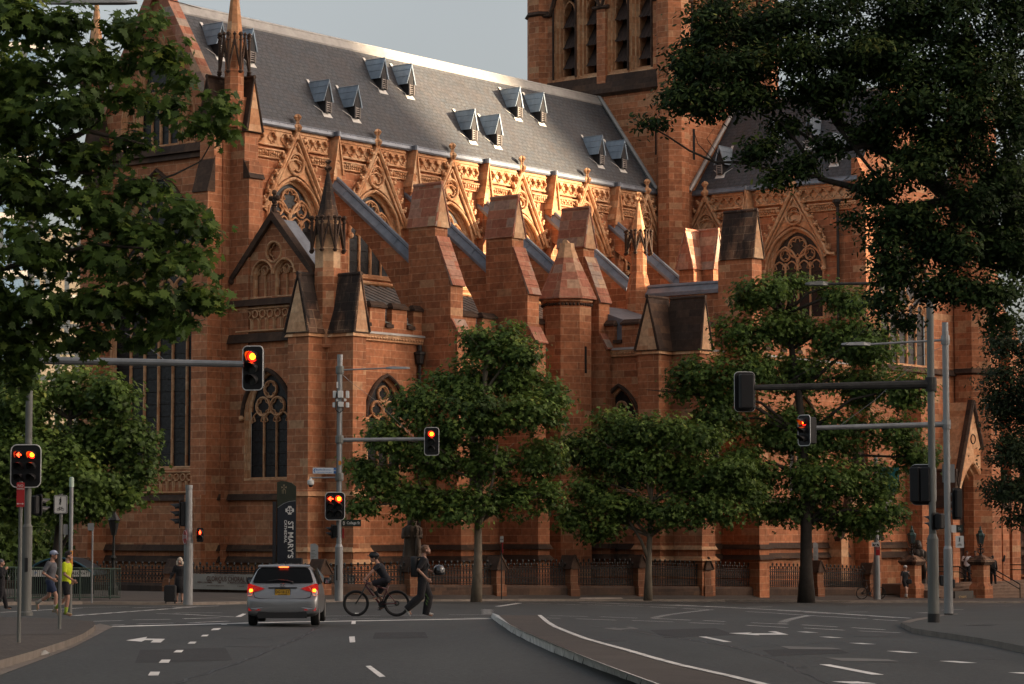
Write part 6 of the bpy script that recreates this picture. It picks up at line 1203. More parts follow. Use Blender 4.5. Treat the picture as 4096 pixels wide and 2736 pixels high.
# --- statues
def statue(base, h, label, m, hooded=False, staff=False, plinth=.9, yaw=0):
    o = empty('statue', base, yaw, label, 'statue'); g = MB(); g.rbox(-.42, .42, -.42, .42, 0, plinth, .04); g.box(-.5, .5, -.5, .5, 0, .2); g.build('plinth', ST_WALL, o)
    g = MB(); s = h / 1.9; z0 = plinth; n = 36
    prof = [(.40, 0), (.38, .1), (.34, .45), (.31, .8), (.30, 1.05), (.33, 1.3), (.31, 1.48), (.16, 1.58), (.09, 1.63)]
    rings = []
    for r, z in prof: rings.append([(s * r * (1 + .09 * sin(7 * a + z * 1.2) + .05 * sin(13 * a + 2 * z)) * cos(a), s * r * .8 * (1 + .09 * sin(7 * a + z * 1.2) + .05 * sin(13 * a + 2 * z)) * sin(a), z0 + z * s) for a in [2 * pi * i / n for i in range(n)]])
    g.loft(rings); g.ball((0, -.02 * s, z0 + 1.76 * s), .13 * s, 12, 9, (.85, 1, 1.15)); g.ball((0, -.14 * s, z0 + 1.74 * s), .03 * s, 6, 5)
    if hooded: g.lathe([(.2, 1.5), (.19, 1.7), (.16, 1.86), (.06, 1.94)], (0, .03 * s, z0), 14) if s == 1 else g.lathe([(.2 * s, z0 + 1.5 * s), (.19 * s, z0 + 1.7 * s), (.16 * s, z0 + 1.86 * s), (.06 * s, z0 + 1.94 * s)], (0, .04 * s, 0), 14)
    for sg in (-1, 1): g.tube([(sg * .28 * s, 0, z0 + 1.42 * s), (sg * .33 * s, -.12 * s, z0 + 1.1 * s), (sg * .12 * s, -.32 * s, z0 + 1.12 * s)], [.11 * s, .1 * s, .05 * s], 9)
    g.tube([(.2 * s, -.28 * s, z0 + 1.15 * s), (.24 * s, -.34 * s, z0 + .7 * s), (.2 * s, -.32 * s, z0 + .3 * s)], [.05 * s, .1 * s, .07 * s], 8)
    g.build('draped_figure', m, o, True)
    if staff: g = MB(); g.tube([(.36 * s, -.3 * s, z0), (.36 * s, -.3 * s, z0 + 1.75 * s)], .025, 6); g.ball((.36 * s, -.3 * s, z0 + 1.8 * s), .06, 8, 6); g.build('staff', m, o)
b = at(1648, 2330, 114.5); b.z = gz(b.x, b.y) + .4; statue(b, 2.2, 'weathered draped stone statue standing behind the fence under the plane tree', mat('weathered_marble', (.085, .06, .042), .8, var=.5, scale=3.5, stretch=(1, 1, .35)), True, plinth=at(1648, 2262, 114.5).z - b.z)
b = on_plane_t(3672, 2345, 14.5); b.z = gz(b.x, b.y) + .4; statue(b, 2.6, 'dark bronze robed statue with a staff beside the cathedral steps', mat('dark_bronze', (.028, .022, .016), .5, .4, var=.4), True, True, plinth=.45)
# ------------------------------------------------------------------ trees
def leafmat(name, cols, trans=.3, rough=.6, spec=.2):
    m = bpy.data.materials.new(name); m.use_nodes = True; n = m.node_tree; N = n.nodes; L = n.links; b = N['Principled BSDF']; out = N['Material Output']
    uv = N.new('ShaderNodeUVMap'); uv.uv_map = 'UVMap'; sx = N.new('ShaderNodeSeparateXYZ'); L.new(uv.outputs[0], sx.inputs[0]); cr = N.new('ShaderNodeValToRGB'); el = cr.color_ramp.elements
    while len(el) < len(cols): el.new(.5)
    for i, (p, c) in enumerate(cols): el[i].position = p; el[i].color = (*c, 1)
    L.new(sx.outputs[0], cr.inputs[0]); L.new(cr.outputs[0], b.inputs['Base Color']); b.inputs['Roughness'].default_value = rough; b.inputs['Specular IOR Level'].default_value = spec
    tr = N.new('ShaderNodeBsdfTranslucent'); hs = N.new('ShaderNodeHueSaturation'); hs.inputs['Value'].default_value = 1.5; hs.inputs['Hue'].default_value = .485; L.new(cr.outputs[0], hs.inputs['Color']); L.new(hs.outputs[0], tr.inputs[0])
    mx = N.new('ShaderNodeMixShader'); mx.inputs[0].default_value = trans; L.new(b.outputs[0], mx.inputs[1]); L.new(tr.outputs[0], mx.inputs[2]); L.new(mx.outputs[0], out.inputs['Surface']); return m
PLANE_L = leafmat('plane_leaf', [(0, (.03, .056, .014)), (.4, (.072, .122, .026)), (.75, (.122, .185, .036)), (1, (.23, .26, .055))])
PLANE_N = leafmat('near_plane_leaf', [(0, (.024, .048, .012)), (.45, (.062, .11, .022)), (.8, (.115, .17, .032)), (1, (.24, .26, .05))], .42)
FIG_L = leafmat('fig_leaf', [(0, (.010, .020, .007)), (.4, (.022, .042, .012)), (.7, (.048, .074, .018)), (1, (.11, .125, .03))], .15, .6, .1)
BARK = mat('plane_bark', (.09, .07, .05), .9, col2=(.20, .165, .12), scale=2.6, stretch=(2, 2, .7), bump=.5, bscale=9)
BARKD = mat('dark_bark', (.034, .027, .021), .9, var=.4, scale=3, bump=.5, bscale=10)
MAPLE = [(0, -.5), (.06, -.28), (.34, -.42), (.26, -.2), (.52, -.02), (.28, .02), (.30, .22), (.13, .16), (0, .52), (-.13, .16), (-.30, .22), (-.28, .02), (-.52, -.02), (-.26, -.2), (-.34, -.42), (-.06, -.28)]
STAR = [(0, -.5), (.16, -.12), (.48, -.1), (.2, .1), (.0, .5), (-.2, .1), (-.48, -.1), (-.16, -.12)]
OVAL = [(0, -.5), (.2, -.15), (.18, .2), (0, .5), (-.18, .2), (-.2, -.15)]
def leaves(name, centers, norms, size, shape, m, parent, base, rs, jit=.45, hue=None):
    n = len(centers); k = len(shape); T = np.array(shape)
    nm = norms + rs.normal(0, jit, (n, 3)); nm /= np.linalg.norm(nm, axis=1)[:, None] + 1e-9
    a = rs.normal(0, 1, (n, 3)); a[:, 2] -= .5; tx = np.cross(nm, a); tx /= np.linalg.norm(tx, axis=1)[:, None] + 1e-9; ty = np.cross(nm, tx)
    s = size * rs.uniform(.6, 1.25, n)
    bend = -.25 * np.abs(T[:, 0]) - .15 * T[:, 1] ** 2
    v = centers[:, None, :] + s[:, None, None] * (T[None, :, 0, None] * tx[:, None, :] + T[None, :, 1, None] * ty[:, None, :] + bend[None, :, None] * nm[:, None, :]) - np.array(base)[None, None, :]
    me = bpy.data.meshes.new(name); me.vertices.add(n * k); me.vertices.foreach_set('co', v.astype(np.float32).ravel()); me.loops.add(n * k); me.loops.foreach_set('vertex_index', np.arange(n * k, dtype=np.int32)); me.polygons.add(n); me.polygons.foreach_set('loop_start', np.arange(0, n * k, k, dtype=np.int32)); me.update()
    h = rs.beta(2.2, 2.6, n) if hue is None else np.clip(hue + rs.normal(0, .13, n), 0, 1)
    l = me.uv_layers.new(name='UVMap'); uvs = np.stack([np.repeat(h, k), np.repeat(rs.rand(n), k)], 1); l.data.foreach_set('uv', uvs.astype(np.float32).ravel()); me.materials.append(m)
    o = bpy.data.objects.new(name, me); COL.objects.link(o); o.parent = parent; return o
Q = 1.745
def dpt(x, y, Y): return at(x * Q, y * Q, Y)
def tree(name, label, base, Y, trunk, r0, blobs, n, size, shape, lm, bark, per=14, clump=.3, thick=1.0, seed=1, cat='tree', group=None, flat=.35, limbs=True, branch_r=.05, extra=(), shell=.5):
    rs = np.random.RandomState(seed); o = empty(name, base, 0, label, cat, group)
    W = []; 
    for b in blobs:
        dy = b[4] if len(b) > 4 else rs.uniform(-.35, .35) * (b[2] + b[3]) * Q * Y / FPX
        c = dpt(b[0], b[1], Y + dy); sc = Q * Y / FPX; W.append((np.array(c), b[2] * sc, b[3] * sc, (b[2] + b[3]) / 2 * sc * thick))
    W2 = []                                     # break every mass into smaller uneven clumps
    for c, rx, rz, ry in W:
        W2.append((c, rx * .88, rz * .88, ry * .88, rs.normal(0, .06)))
        for _ in range(rs.randint(4, 7)):
            dd = rs.normal(0, 1, 3); dd /= np.linalg.norm(dd); q = rs.uniform(.42, .70) ; off = rs.uniform(.3, .78); W2.append((c + dd * off * np.array([rx, ry, rz]), rx * q * rs.uniform(.8, 1.3), rz * q * rs.uniform(.65, 1.1), ry * q, rs.normal(0, .13)))
    Wb = W; W = W2
    vol = np.array([w[1] * w[2] for w in W]); cnt = np.maximum(1, (n * vol / vol.sum() / per).astype(int)); C = []; NN = []; HU = []
    for (c, rx, rz, ry, hs), k in zip(W, cnt):
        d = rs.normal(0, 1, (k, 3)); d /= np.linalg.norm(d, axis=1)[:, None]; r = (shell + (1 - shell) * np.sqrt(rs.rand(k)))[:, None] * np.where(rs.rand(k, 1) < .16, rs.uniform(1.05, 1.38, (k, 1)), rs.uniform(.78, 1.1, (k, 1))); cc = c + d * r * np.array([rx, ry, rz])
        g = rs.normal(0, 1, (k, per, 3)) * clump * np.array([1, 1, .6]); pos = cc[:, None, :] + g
        nrm = d[:, None, :] * .6 + g / clump * .25 + np.array([0, 0, .75]); hue = .36 + hs + .16 * d[:, 2][:, None] + rs.normal(0, .13, (k, 1)) + 0 * g[:, :, 0]  # leaf tone also lightens towards each clump's top: light from above put into colour
        C.append(pos.reshape(-1, 3)); NN.append(nrm.reshape(-1, 3)); HU.append(hue.reshape(-1))
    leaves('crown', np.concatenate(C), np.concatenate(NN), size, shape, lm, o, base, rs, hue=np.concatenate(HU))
    g = MB(); base = Vector(base)
    if trunk:
        tp = [dpt(x, y, Y) - base for x, y in trunk]; tp[0] = Vector((0, 0, -.2)); k = len(tp)
        rad = [r0 * (1.35 if i == 0 else 1 - .75 * i / k) for i in range(k)]; g.tube(tp, rad, 12)
    else: tp = []
    for br in extra:
        pts, ra, rb, dy0, dy1 = br; k = len(pts); g.tube([dpt(x, y, Y + dy0 + (dy1 - dy0) * i / max(1, k - 1)) - base for i, (x, y) in enumerate(pts)], [ra + (rb - ra) * i / max(1, k - 1) for i in range(k)], 8)
    t = g.build('trunk', bark, o, True, uv=False) if g.v else None
    if limbs and tp:
        g = MB(); rr = random.Random(seed)
        for c, rx, rz, ry in Wb:
            cv = Vector(c) - base; st = min(tp[max(1, len(tp) // 3):], key=lambda p: (p - cv).length + (3 if p.z > cv.z - .2 else 0)); mid = st.lerp(cv, .5) + Vector((rr.uniform(-.2, .2), rr.uniform(-.2, .2), .12 * (cv - st).length)); g.tube([st, mid, cv, cv + (cv - mid) * .5], [branch_r * 1.6, branch_r * 1.1, branch_r * .7, branch_r * .25], 6)
            for q in range(4):
                e = cv + Vector((rr.uniform(-1, 1) * rx, rr.uniform(-1, 1) * ry, rr.uniform(-.3, 1) * rz)); g.tube([mid.lerp(cv, .6), e], [branch_r * .5, branch_r * .12], 5)
        g.build('branches', bark, o, True, uv=False)
    return o
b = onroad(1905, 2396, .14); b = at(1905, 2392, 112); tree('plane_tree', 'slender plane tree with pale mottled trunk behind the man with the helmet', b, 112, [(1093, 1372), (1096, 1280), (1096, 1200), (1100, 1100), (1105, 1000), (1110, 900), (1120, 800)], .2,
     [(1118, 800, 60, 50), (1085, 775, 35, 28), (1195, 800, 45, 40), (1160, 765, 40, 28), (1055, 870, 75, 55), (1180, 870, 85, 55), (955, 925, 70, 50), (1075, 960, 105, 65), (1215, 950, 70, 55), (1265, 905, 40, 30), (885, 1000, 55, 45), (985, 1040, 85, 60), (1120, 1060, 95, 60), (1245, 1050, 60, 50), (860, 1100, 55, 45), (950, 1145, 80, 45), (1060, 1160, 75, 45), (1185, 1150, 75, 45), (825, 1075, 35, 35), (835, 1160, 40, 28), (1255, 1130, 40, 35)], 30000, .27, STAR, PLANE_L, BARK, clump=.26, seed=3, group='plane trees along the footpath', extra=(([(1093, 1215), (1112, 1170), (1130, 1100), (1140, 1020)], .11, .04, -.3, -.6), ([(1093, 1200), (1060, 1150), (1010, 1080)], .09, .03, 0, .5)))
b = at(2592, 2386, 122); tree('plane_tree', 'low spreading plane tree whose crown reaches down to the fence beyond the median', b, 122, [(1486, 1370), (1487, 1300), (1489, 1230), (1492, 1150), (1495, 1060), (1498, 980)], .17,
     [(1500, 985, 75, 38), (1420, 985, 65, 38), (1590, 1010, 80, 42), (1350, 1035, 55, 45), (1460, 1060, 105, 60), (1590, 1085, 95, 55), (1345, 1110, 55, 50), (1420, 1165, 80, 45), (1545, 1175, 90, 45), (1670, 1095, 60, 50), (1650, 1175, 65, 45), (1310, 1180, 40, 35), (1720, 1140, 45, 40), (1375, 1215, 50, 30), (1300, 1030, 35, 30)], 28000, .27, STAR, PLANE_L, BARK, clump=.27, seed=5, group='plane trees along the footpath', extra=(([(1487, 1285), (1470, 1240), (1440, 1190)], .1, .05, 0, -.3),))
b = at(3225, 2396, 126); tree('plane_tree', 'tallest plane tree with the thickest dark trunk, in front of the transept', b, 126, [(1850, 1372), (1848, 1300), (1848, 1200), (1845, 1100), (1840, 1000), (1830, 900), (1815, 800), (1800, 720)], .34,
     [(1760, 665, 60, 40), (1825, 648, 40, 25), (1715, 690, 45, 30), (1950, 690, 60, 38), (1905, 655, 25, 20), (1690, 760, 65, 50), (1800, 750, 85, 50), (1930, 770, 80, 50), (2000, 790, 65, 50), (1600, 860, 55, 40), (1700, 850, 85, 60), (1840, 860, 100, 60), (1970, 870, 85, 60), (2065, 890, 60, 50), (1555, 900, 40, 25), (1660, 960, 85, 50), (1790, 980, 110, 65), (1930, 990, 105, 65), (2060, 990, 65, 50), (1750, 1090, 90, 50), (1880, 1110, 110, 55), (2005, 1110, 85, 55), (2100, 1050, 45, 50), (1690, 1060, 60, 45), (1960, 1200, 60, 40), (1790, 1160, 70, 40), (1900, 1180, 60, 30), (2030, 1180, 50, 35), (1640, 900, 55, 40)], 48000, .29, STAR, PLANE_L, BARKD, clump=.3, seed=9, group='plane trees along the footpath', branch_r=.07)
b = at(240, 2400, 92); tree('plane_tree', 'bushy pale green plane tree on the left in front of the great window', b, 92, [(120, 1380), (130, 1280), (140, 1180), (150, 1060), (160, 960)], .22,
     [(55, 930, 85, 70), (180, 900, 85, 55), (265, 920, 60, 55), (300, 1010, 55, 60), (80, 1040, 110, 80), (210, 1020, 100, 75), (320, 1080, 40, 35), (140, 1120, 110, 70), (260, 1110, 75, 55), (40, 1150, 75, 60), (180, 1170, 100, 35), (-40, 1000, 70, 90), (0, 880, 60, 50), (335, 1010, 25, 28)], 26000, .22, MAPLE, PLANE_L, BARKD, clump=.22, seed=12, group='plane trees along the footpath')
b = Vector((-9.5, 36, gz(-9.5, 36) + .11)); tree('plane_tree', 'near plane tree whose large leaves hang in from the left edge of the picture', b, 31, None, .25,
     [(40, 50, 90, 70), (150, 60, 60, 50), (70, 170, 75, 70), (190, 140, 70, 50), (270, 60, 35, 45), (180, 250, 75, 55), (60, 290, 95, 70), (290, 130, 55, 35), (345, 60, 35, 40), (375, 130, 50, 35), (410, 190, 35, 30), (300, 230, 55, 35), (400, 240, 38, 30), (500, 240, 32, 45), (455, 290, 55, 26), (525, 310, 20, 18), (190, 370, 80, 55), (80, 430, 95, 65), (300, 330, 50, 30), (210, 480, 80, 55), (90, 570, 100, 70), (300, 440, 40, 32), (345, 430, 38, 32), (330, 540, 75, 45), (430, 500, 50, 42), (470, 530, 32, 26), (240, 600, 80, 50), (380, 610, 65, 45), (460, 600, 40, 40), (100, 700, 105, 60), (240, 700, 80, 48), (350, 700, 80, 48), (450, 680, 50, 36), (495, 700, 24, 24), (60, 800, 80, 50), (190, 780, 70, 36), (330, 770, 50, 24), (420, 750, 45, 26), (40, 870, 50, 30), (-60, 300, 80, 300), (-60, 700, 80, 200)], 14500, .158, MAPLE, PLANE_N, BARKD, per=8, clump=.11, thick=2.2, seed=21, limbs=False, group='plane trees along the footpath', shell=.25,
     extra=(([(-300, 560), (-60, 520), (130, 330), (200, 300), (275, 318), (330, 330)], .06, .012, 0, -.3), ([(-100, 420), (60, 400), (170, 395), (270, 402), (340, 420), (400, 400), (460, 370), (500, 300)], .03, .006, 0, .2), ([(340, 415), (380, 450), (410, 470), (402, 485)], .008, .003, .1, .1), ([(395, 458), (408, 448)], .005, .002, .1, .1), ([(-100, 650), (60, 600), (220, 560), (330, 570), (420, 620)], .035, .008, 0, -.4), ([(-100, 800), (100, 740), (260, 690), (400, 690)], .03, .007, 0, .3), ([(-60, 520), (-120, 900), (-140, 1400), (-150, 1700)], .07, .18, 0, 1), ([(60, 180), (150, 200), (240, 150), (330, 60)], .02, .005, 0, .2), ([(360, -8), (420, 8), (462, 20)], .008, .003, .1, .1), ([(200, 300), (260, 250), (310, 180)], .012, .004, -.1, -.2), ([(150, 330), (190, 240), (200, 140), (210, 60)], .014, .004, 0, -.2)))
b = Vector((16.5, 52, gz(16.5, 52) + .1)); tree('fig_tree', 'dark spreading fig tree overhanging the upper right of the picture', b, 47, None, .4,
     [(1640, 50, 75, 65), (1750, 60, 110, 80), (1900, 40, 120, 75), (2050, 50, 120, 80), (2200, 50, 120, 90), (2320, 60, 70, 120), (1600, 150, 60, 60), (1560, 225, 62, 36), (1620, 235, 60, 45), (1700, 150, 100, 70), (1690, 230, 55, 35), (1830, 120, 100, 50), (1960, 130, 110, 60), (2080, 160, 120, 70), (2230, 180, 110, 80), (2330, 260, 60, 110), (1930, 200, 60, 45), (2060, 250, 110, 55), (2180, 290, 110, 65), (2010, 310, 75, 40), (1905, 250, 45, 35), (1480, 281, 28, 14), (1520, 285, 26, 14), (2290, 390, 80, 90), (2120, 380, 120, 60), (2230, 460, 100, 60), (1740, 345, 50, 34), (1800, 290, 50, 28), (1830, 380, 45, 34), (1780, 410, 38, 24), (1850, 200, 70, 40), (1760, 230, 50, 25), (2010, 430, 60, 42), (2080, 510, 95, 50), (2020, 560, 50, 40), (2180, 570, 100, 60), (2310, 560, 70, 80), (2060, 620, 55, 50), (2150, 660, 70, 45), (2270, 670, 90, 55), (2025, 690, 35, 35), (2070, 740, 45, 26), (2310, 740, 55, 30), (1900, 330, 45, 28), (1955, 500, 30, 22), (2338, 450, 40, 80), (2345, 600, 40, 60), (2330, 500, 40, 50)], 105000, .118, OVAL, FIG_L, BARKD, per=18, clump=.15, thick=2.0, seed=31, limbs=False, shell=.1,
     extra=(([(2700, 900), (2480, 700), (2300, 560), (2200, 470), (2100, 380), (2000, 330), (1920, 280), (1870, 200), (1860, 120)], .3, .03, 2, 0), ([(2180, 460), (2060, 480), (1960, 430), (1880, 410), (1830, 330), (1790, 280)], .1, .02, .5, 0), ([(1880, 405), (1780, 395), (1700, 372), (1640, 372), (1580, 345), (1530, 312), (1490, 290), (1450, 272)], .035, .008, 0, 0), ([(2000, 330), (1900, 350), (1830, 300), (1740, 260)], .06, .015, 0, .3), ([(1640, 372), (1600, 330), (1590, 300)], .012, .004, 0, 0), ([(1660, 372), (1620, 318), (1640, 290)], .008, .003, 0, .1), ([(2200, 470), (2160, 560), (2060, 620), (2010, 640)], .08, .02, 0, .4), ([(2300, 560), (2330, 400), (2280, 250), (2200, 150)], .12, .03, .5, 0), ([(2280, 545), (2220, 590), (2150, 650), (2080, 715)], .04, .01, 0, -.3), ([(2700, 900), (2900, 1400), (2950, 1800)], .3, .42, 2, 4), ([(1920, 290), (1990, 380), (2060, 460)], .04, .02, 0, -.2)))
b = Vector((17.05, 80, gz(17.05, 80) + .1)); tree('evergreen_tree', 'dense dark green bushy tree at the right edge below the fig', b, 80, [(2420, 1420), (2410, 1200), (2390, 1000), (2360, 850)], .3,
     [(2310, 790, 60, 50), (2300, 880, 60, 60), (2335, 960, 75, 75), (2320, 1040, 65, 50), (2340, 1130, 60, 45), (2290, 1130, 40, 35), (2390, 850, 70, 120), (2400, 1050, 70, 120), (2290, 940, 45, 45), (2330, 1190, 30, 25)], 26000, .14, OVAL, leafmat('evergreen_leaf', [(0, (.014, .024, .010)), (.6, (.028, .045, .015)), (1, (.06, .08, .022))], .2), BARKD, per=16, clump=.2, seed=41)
for i, (x, z, Y, w, h, lab) in enumerate(((-26, 0, 150, 9, 12, 'dark leafy tree beyond the left end of the churchyard'), (-36, 0, 165, 10, 15, 'broad dark tree filling the far left behind the signals'), (-24.5, 0, 122, 4.5, 6, 'low dark shrub-like tree behind the green barrier'), (-22, 0, 103, 7, 10.5, 'rounded leafy tree added behind the bushy plane tree to shade the cathedral front'), (-27, 0, 96, 9, 14, 'leafy tree added at the far left edge to shade the cathedral front'), (-24, 0, 78, 8, 14, 'unseen leafy tree added just past the left edge to shade the cathedral front'))):  # last three trees are added to darken the lower cathedral front
    b = Vector((x, Y, gz(x, Y))); sc = FPX / Y / Q; cx_ = (W0 / 2 + x * FPX / Y) / Q; y0 = (HOR - gz(x, Y) * FPX / Y) / Q; hh = h * sc
    tree('leafy_tree', lab, b, Y, [(cx_, y0), (cx_, y0 - hh * .3), (cx_, y0 - hh * .6)], .3, [(cx_ + dx * w * sc * .35, y0 - hh * q, w * sc * .33, hh * .25) for dx, q in ((-.9, .35), (.9, .38), (0, .3), (-.5, .62), (.5, .65), (0, .85), (0, .5))], 6000, .42, STAR, PLANE_L, BARKD, clump=.5, seed=51 + i)
# park trees on the other side of the street and behind: added to keep the low evening sky off the street
for i, (x, Y, h) in enumerate(((27, 38, 17), (31, 52, 18), (35, 66, 17), (38, 80, 18), (42, 95, 18), (45, 110, 17), (49, 125, 18), (52, 140, 18), (56, 156, 17), (-17, 16, 14), (-20, 30, 15), (17, 18, 15), (-27, 47, 17), (-33, 62, 18), (-30, 34, 17), (-41, 78, 18), (-47, 96, 18), (-38, 50, 19), (-24, 1, 18), (-12, 1.0, 18), (0, 1, 18), (12, 1, 18), (24, 1, 18), (-36, 1, 18))):
    b = Vector((x, Y, gz(x, Y))); sc = FPX / Y / Q; cx_ = (W0 / 2 + x * FPX / Y) / Q; y0 = (HOR - gz(x, Y) * FPX / Y) / Q; hh = h * sc; w = 13
    if Y < 5: b.y = Y - 22; Y = 1.0
    t = tree('park_tree', ['tall park tree out of view across the street, row by the road', 'street tree out of view beside and behind the camera'][i > 8], b, Y, [(cx_, y0), (cx_, y0 - hh * .3), (cx_, y0 - hh * .6)] if Y > 5 else None, .35, [(cx_ + dx * w * sc * .3, y0 - hh * q, w * sc * .3, hh * .2, dx * 1.5) for dx, q in ((-.9, .4), (.9, .42), (0, .38), (-.5, .62), (.5, .65), (0, .85), (0, .6))] if Y > 5 else [(W0 / 2 / Q + (x + dx * 4) * FPX / Q, HOR / Q - (h * q - 2) * FPX / Q, 3.6 * FPX / Q, 2.6 * FPX / Q, b.y - 1 + dx * 3) for dx, q in ((-.9, .45), (.9, .5), (0, .75), (0, .5))], 2600, .75, STAR, PLANE_L, BARKD, clump=.8, seed=80 + i, limbs=False, group='park trees beyond the frame')
# far city buildings glimpsed through the leaves on the left
def block(name, x, Y, w, dp_, h, col, label):
    o = empty(name, (x, Y, gz(x, 200)), .25, label, 'building'); g = MB(); g.box(-w / 2, w / 2, 0, dp_, -3, h); g.build('facade', blocks(name + '_facade' + str(int(Y)), [col, tuple(c * .9 for c in col)], 2.4, 3.3, mortar=.32, mcol=(.05, .06, .07), stain=.1, bump=0, rough=.4), o)
    g = MB(); 
    for k in range(1, int(h / 6.6)): g.box(-w / 2 - .15, w / 2 + .15, -.2, dp_, 6.6 * k, 6.6 * k + .7)
    g.build('floor_band', mat('pale_concrete', (.35, .34, .32), .8, var=.2), o)
block('apartment_block', -62, 320, 22, 25, 42, (.22, .185, .14), 'cream apartment block glimpsed through the leaves at the left')
block('glass_tower', -58.5, 290, 9, 14, 66, (.10, .16, .24), 'blue glass tower at the upper left edge')
# ------------------------------------------------------------------ car
SILV = mat('silver_paint', (.22, .225, .23), .36, .7, var=.05, scale=2, coat=.35)
CGL = mat('car_glass', (.004, .0045, .005), .2, spec=.12)
RUB = mat('tyre_rubber', (.012, .012, .012), .85)
RLMP = mat('tail_lamp_red', (.22, .008, .01), .12, coat=.5, emit=(1, .02, .01), estr=.05)
CHROME = mat('chrome', (.5, .5, .5), .15, 1.0)
def make_car(loc, yaw, scale, paint, label, lit=True, plate=True, group=None):
    o = empty('car', loc, yaw, label, 'car', group); o.scale = (scale,) * 3
    hw = .8475
    ST_ = [  # y, [(half width, z)] bottom -> roof
        (0.00, [(.0, .30), (.66, .30), (.74, .36), (.75, .46), (.74, .55), (.72, .60), (.66, .62), (.3, .63), (0, .63)]),
        (0.05, [(.0, .26), (.74, .26), (.80, .34), (.815, .46), (.81, .56), (.79, .63), (.73, .66), (.34, .67), (0, .67)]),
        (0.13, [(.0, .24), (.79, .24), (.835, .34), (.845, .48), (.842, .60), (.825, .72), (.76, .76), (.36, .78), (0, .78)]),
        (0.17, [(.0, .22), (.80, .22), (.84, .34), (.8475, .50), (.845, .66), (.828, .86), (.775, .93), (.40, .955), (0, .96)]),
        (0.23, [(.0, .22), (.80, .22), (.84, .34), (.8475, .52), (.8475, .70), (.83, .92), (.785, 1.0), (.42, 1.02), (0, 1.02)]),
        (0.42, [(.0, .2), (.80, .2), (.84, .34), (.8475, .54), (.8475, .72), (.83, .95), (.735, 1.2), (.45, 1.22), (0, 1.225)]),
        (0.62, [(.0, .2), (.80, .2), (.84, .34), (.8475, .54), (.8475, .73), (.825, .97), (.655, 1.38), (.45, 1.42), (0, 1.43)]),
        (0.72, [(.0, .2), (.80, .2), (.84, .34), (.8475, .54), (.8475, .73), (.825, .97), (.635, 1.41), (.45, 1.445), (0, 1.455)]),
        (1.6, [(.0, .2), (.80, .2), (.84, .32), (.8475, .52), (.8475, .72), (.825, .96), (.62, 1.42), (.45, 1.465), (0, 1.475)]),
        (2.5, [(.0, .2), (.80, .2), (.84, .32), (.8475, .52), (.8475, .70), (.82, .94), (.61, 1.39), (.45, 1.43), (0, 1.44)]),
        (3.25, [(.0, .2), (.80, .2), (.83, .32), (.84, .52), (.84, .68), (.81, .90), (.74, 1.0), (.45, 1.03), (0, 1.04)]),
        (4.0, [(.0, .22), (.76, .22), (.79, .32), (.8, .5), (.8, .62), (.76, .78), (.66, .86), (.4, .89), (0, .9)]),
        (4.36, [(.0, .26), (.60, .26), (.66, .34), (.66, .46), (.64, .54), (.6, .6), (.5, .64), (.3, .66), (0, .67)])]
    b = MB(); b.loft([[(w, y, z) for w, z in s] + [(-w, y, z) for w, z in s[-2:0:-1]] for y, s in ST_])
    bo = b.build('body', paint, o, True, uv=False); bo.modifiers.new('sub', 'SUBSURF').levels = 1; bo.modifiers['sub'].render_levels = 2
    def yz(z):
        T = [(.20, .96), (.26, 1.03), (.45, 1.235), (.63, 1.43), (.72, 1.46)]
        for (y0, z0), (y1, z1) in zip(T, T[1:]):
            if z <= z1: return y0 + (y1 - y0) * (z - z0) / (z1 - z0)
        return .72
    g = MB()
    def row(z, w, d=-.05, n=8): return [(w * (2 * i / n - 1), yz(z) + d + .03 * (abs(2 * i / n - 1)) ** 4, z) for i in range(n + 1)]
    g.loft([row(z, w) for z, w in ((1.035, .70), (1.06, .715), (1.2, .672), (1.32, .625), (1.375, .575), (1.385, .5))], close=False); g.build('rear_window', CGL, o, True, uv=False)
    g = MB(); g.loft([row(z, w, d, 10) for z, w, d in ((1.385, .60, -.03), (1.41, .625, -.085), (1.435, .62, -.06), (1.452, .6, .02))], close=False); g.build('spoiler', paint, o, True, uv=False)
    g = MB(); g.box(-.11, .11, yz(1.38) - .10, yz(1.38) - .07, 1.388, 1.412); g.build('brake_light', mat('brake_glow', (.8, .1, .05), .4, emit=(1, .06, .01), estr=3) if lit else RLMP, o)
    g = MB(); g.tube([(.22, yz(1.045) - .075, 1.045), (.1, yz(1.09) - .075, 1.085), (-.12, yz(1.10) - .075, 1.10), (-.36, yz(1.075) - .075, 1.075)], [.02, .014, .012, .008], 5); g.ball((.22, yz(1.04) - .06, 1.04), .035, 8, 5); g.build('wiper', BLKP, o)
    for sg in (-1, 1):
        g = MB(); Z = lambda pts, d: [(sg * x, y - d, z) for x, y, z in pts]
        out = [(.43, .165, .90), (.60, .165, .955), (.79, .18, 1.015), (.835, .235, .99), (.845, .26, .90), (.845, .21, .78), (.82, .14, .715), (.715, .135, .73), (.70, .15, .82), (.56, .155, .845)]
        g.add(Z(out, .035) + Z(out, -.08), [tuple(range(10))] + [(i, (i + 1) % 10, 10 + (i + 1) % 10, 10 + i) for i in range(10)]); tl = g.build('tail_light', RLMP, o)
        if lit: g = MB(); g.extrude([(sg * x, .115 + (abs(x - .7)) * .12, z) for x, z in ((.715, .83), (.72, .885), (.775, .89), (.79, .84), (.77, .815))], Vector((0, .03, 0))); g.build('lamp_glow', REDC, tl)
        g = MB(); g.add(Z([(.72, .12, .735), (.82, .13, .72), (.84, .2, .765), (.71, .13, .785)], .03), [(0, 1, 2, 3)]); g.build('clear_lens', mat('clear_lamp', (.4, .38, .36), .15, coat=.4), tl)
        g = MB(); g.add(Z([(.50, .02, .39), (.80, .05, .375), (.80, .06, .45), (.63, .02, .46)], .02), [(0, 1, 2, 3)]); g.build('reflector', RLMP, o)
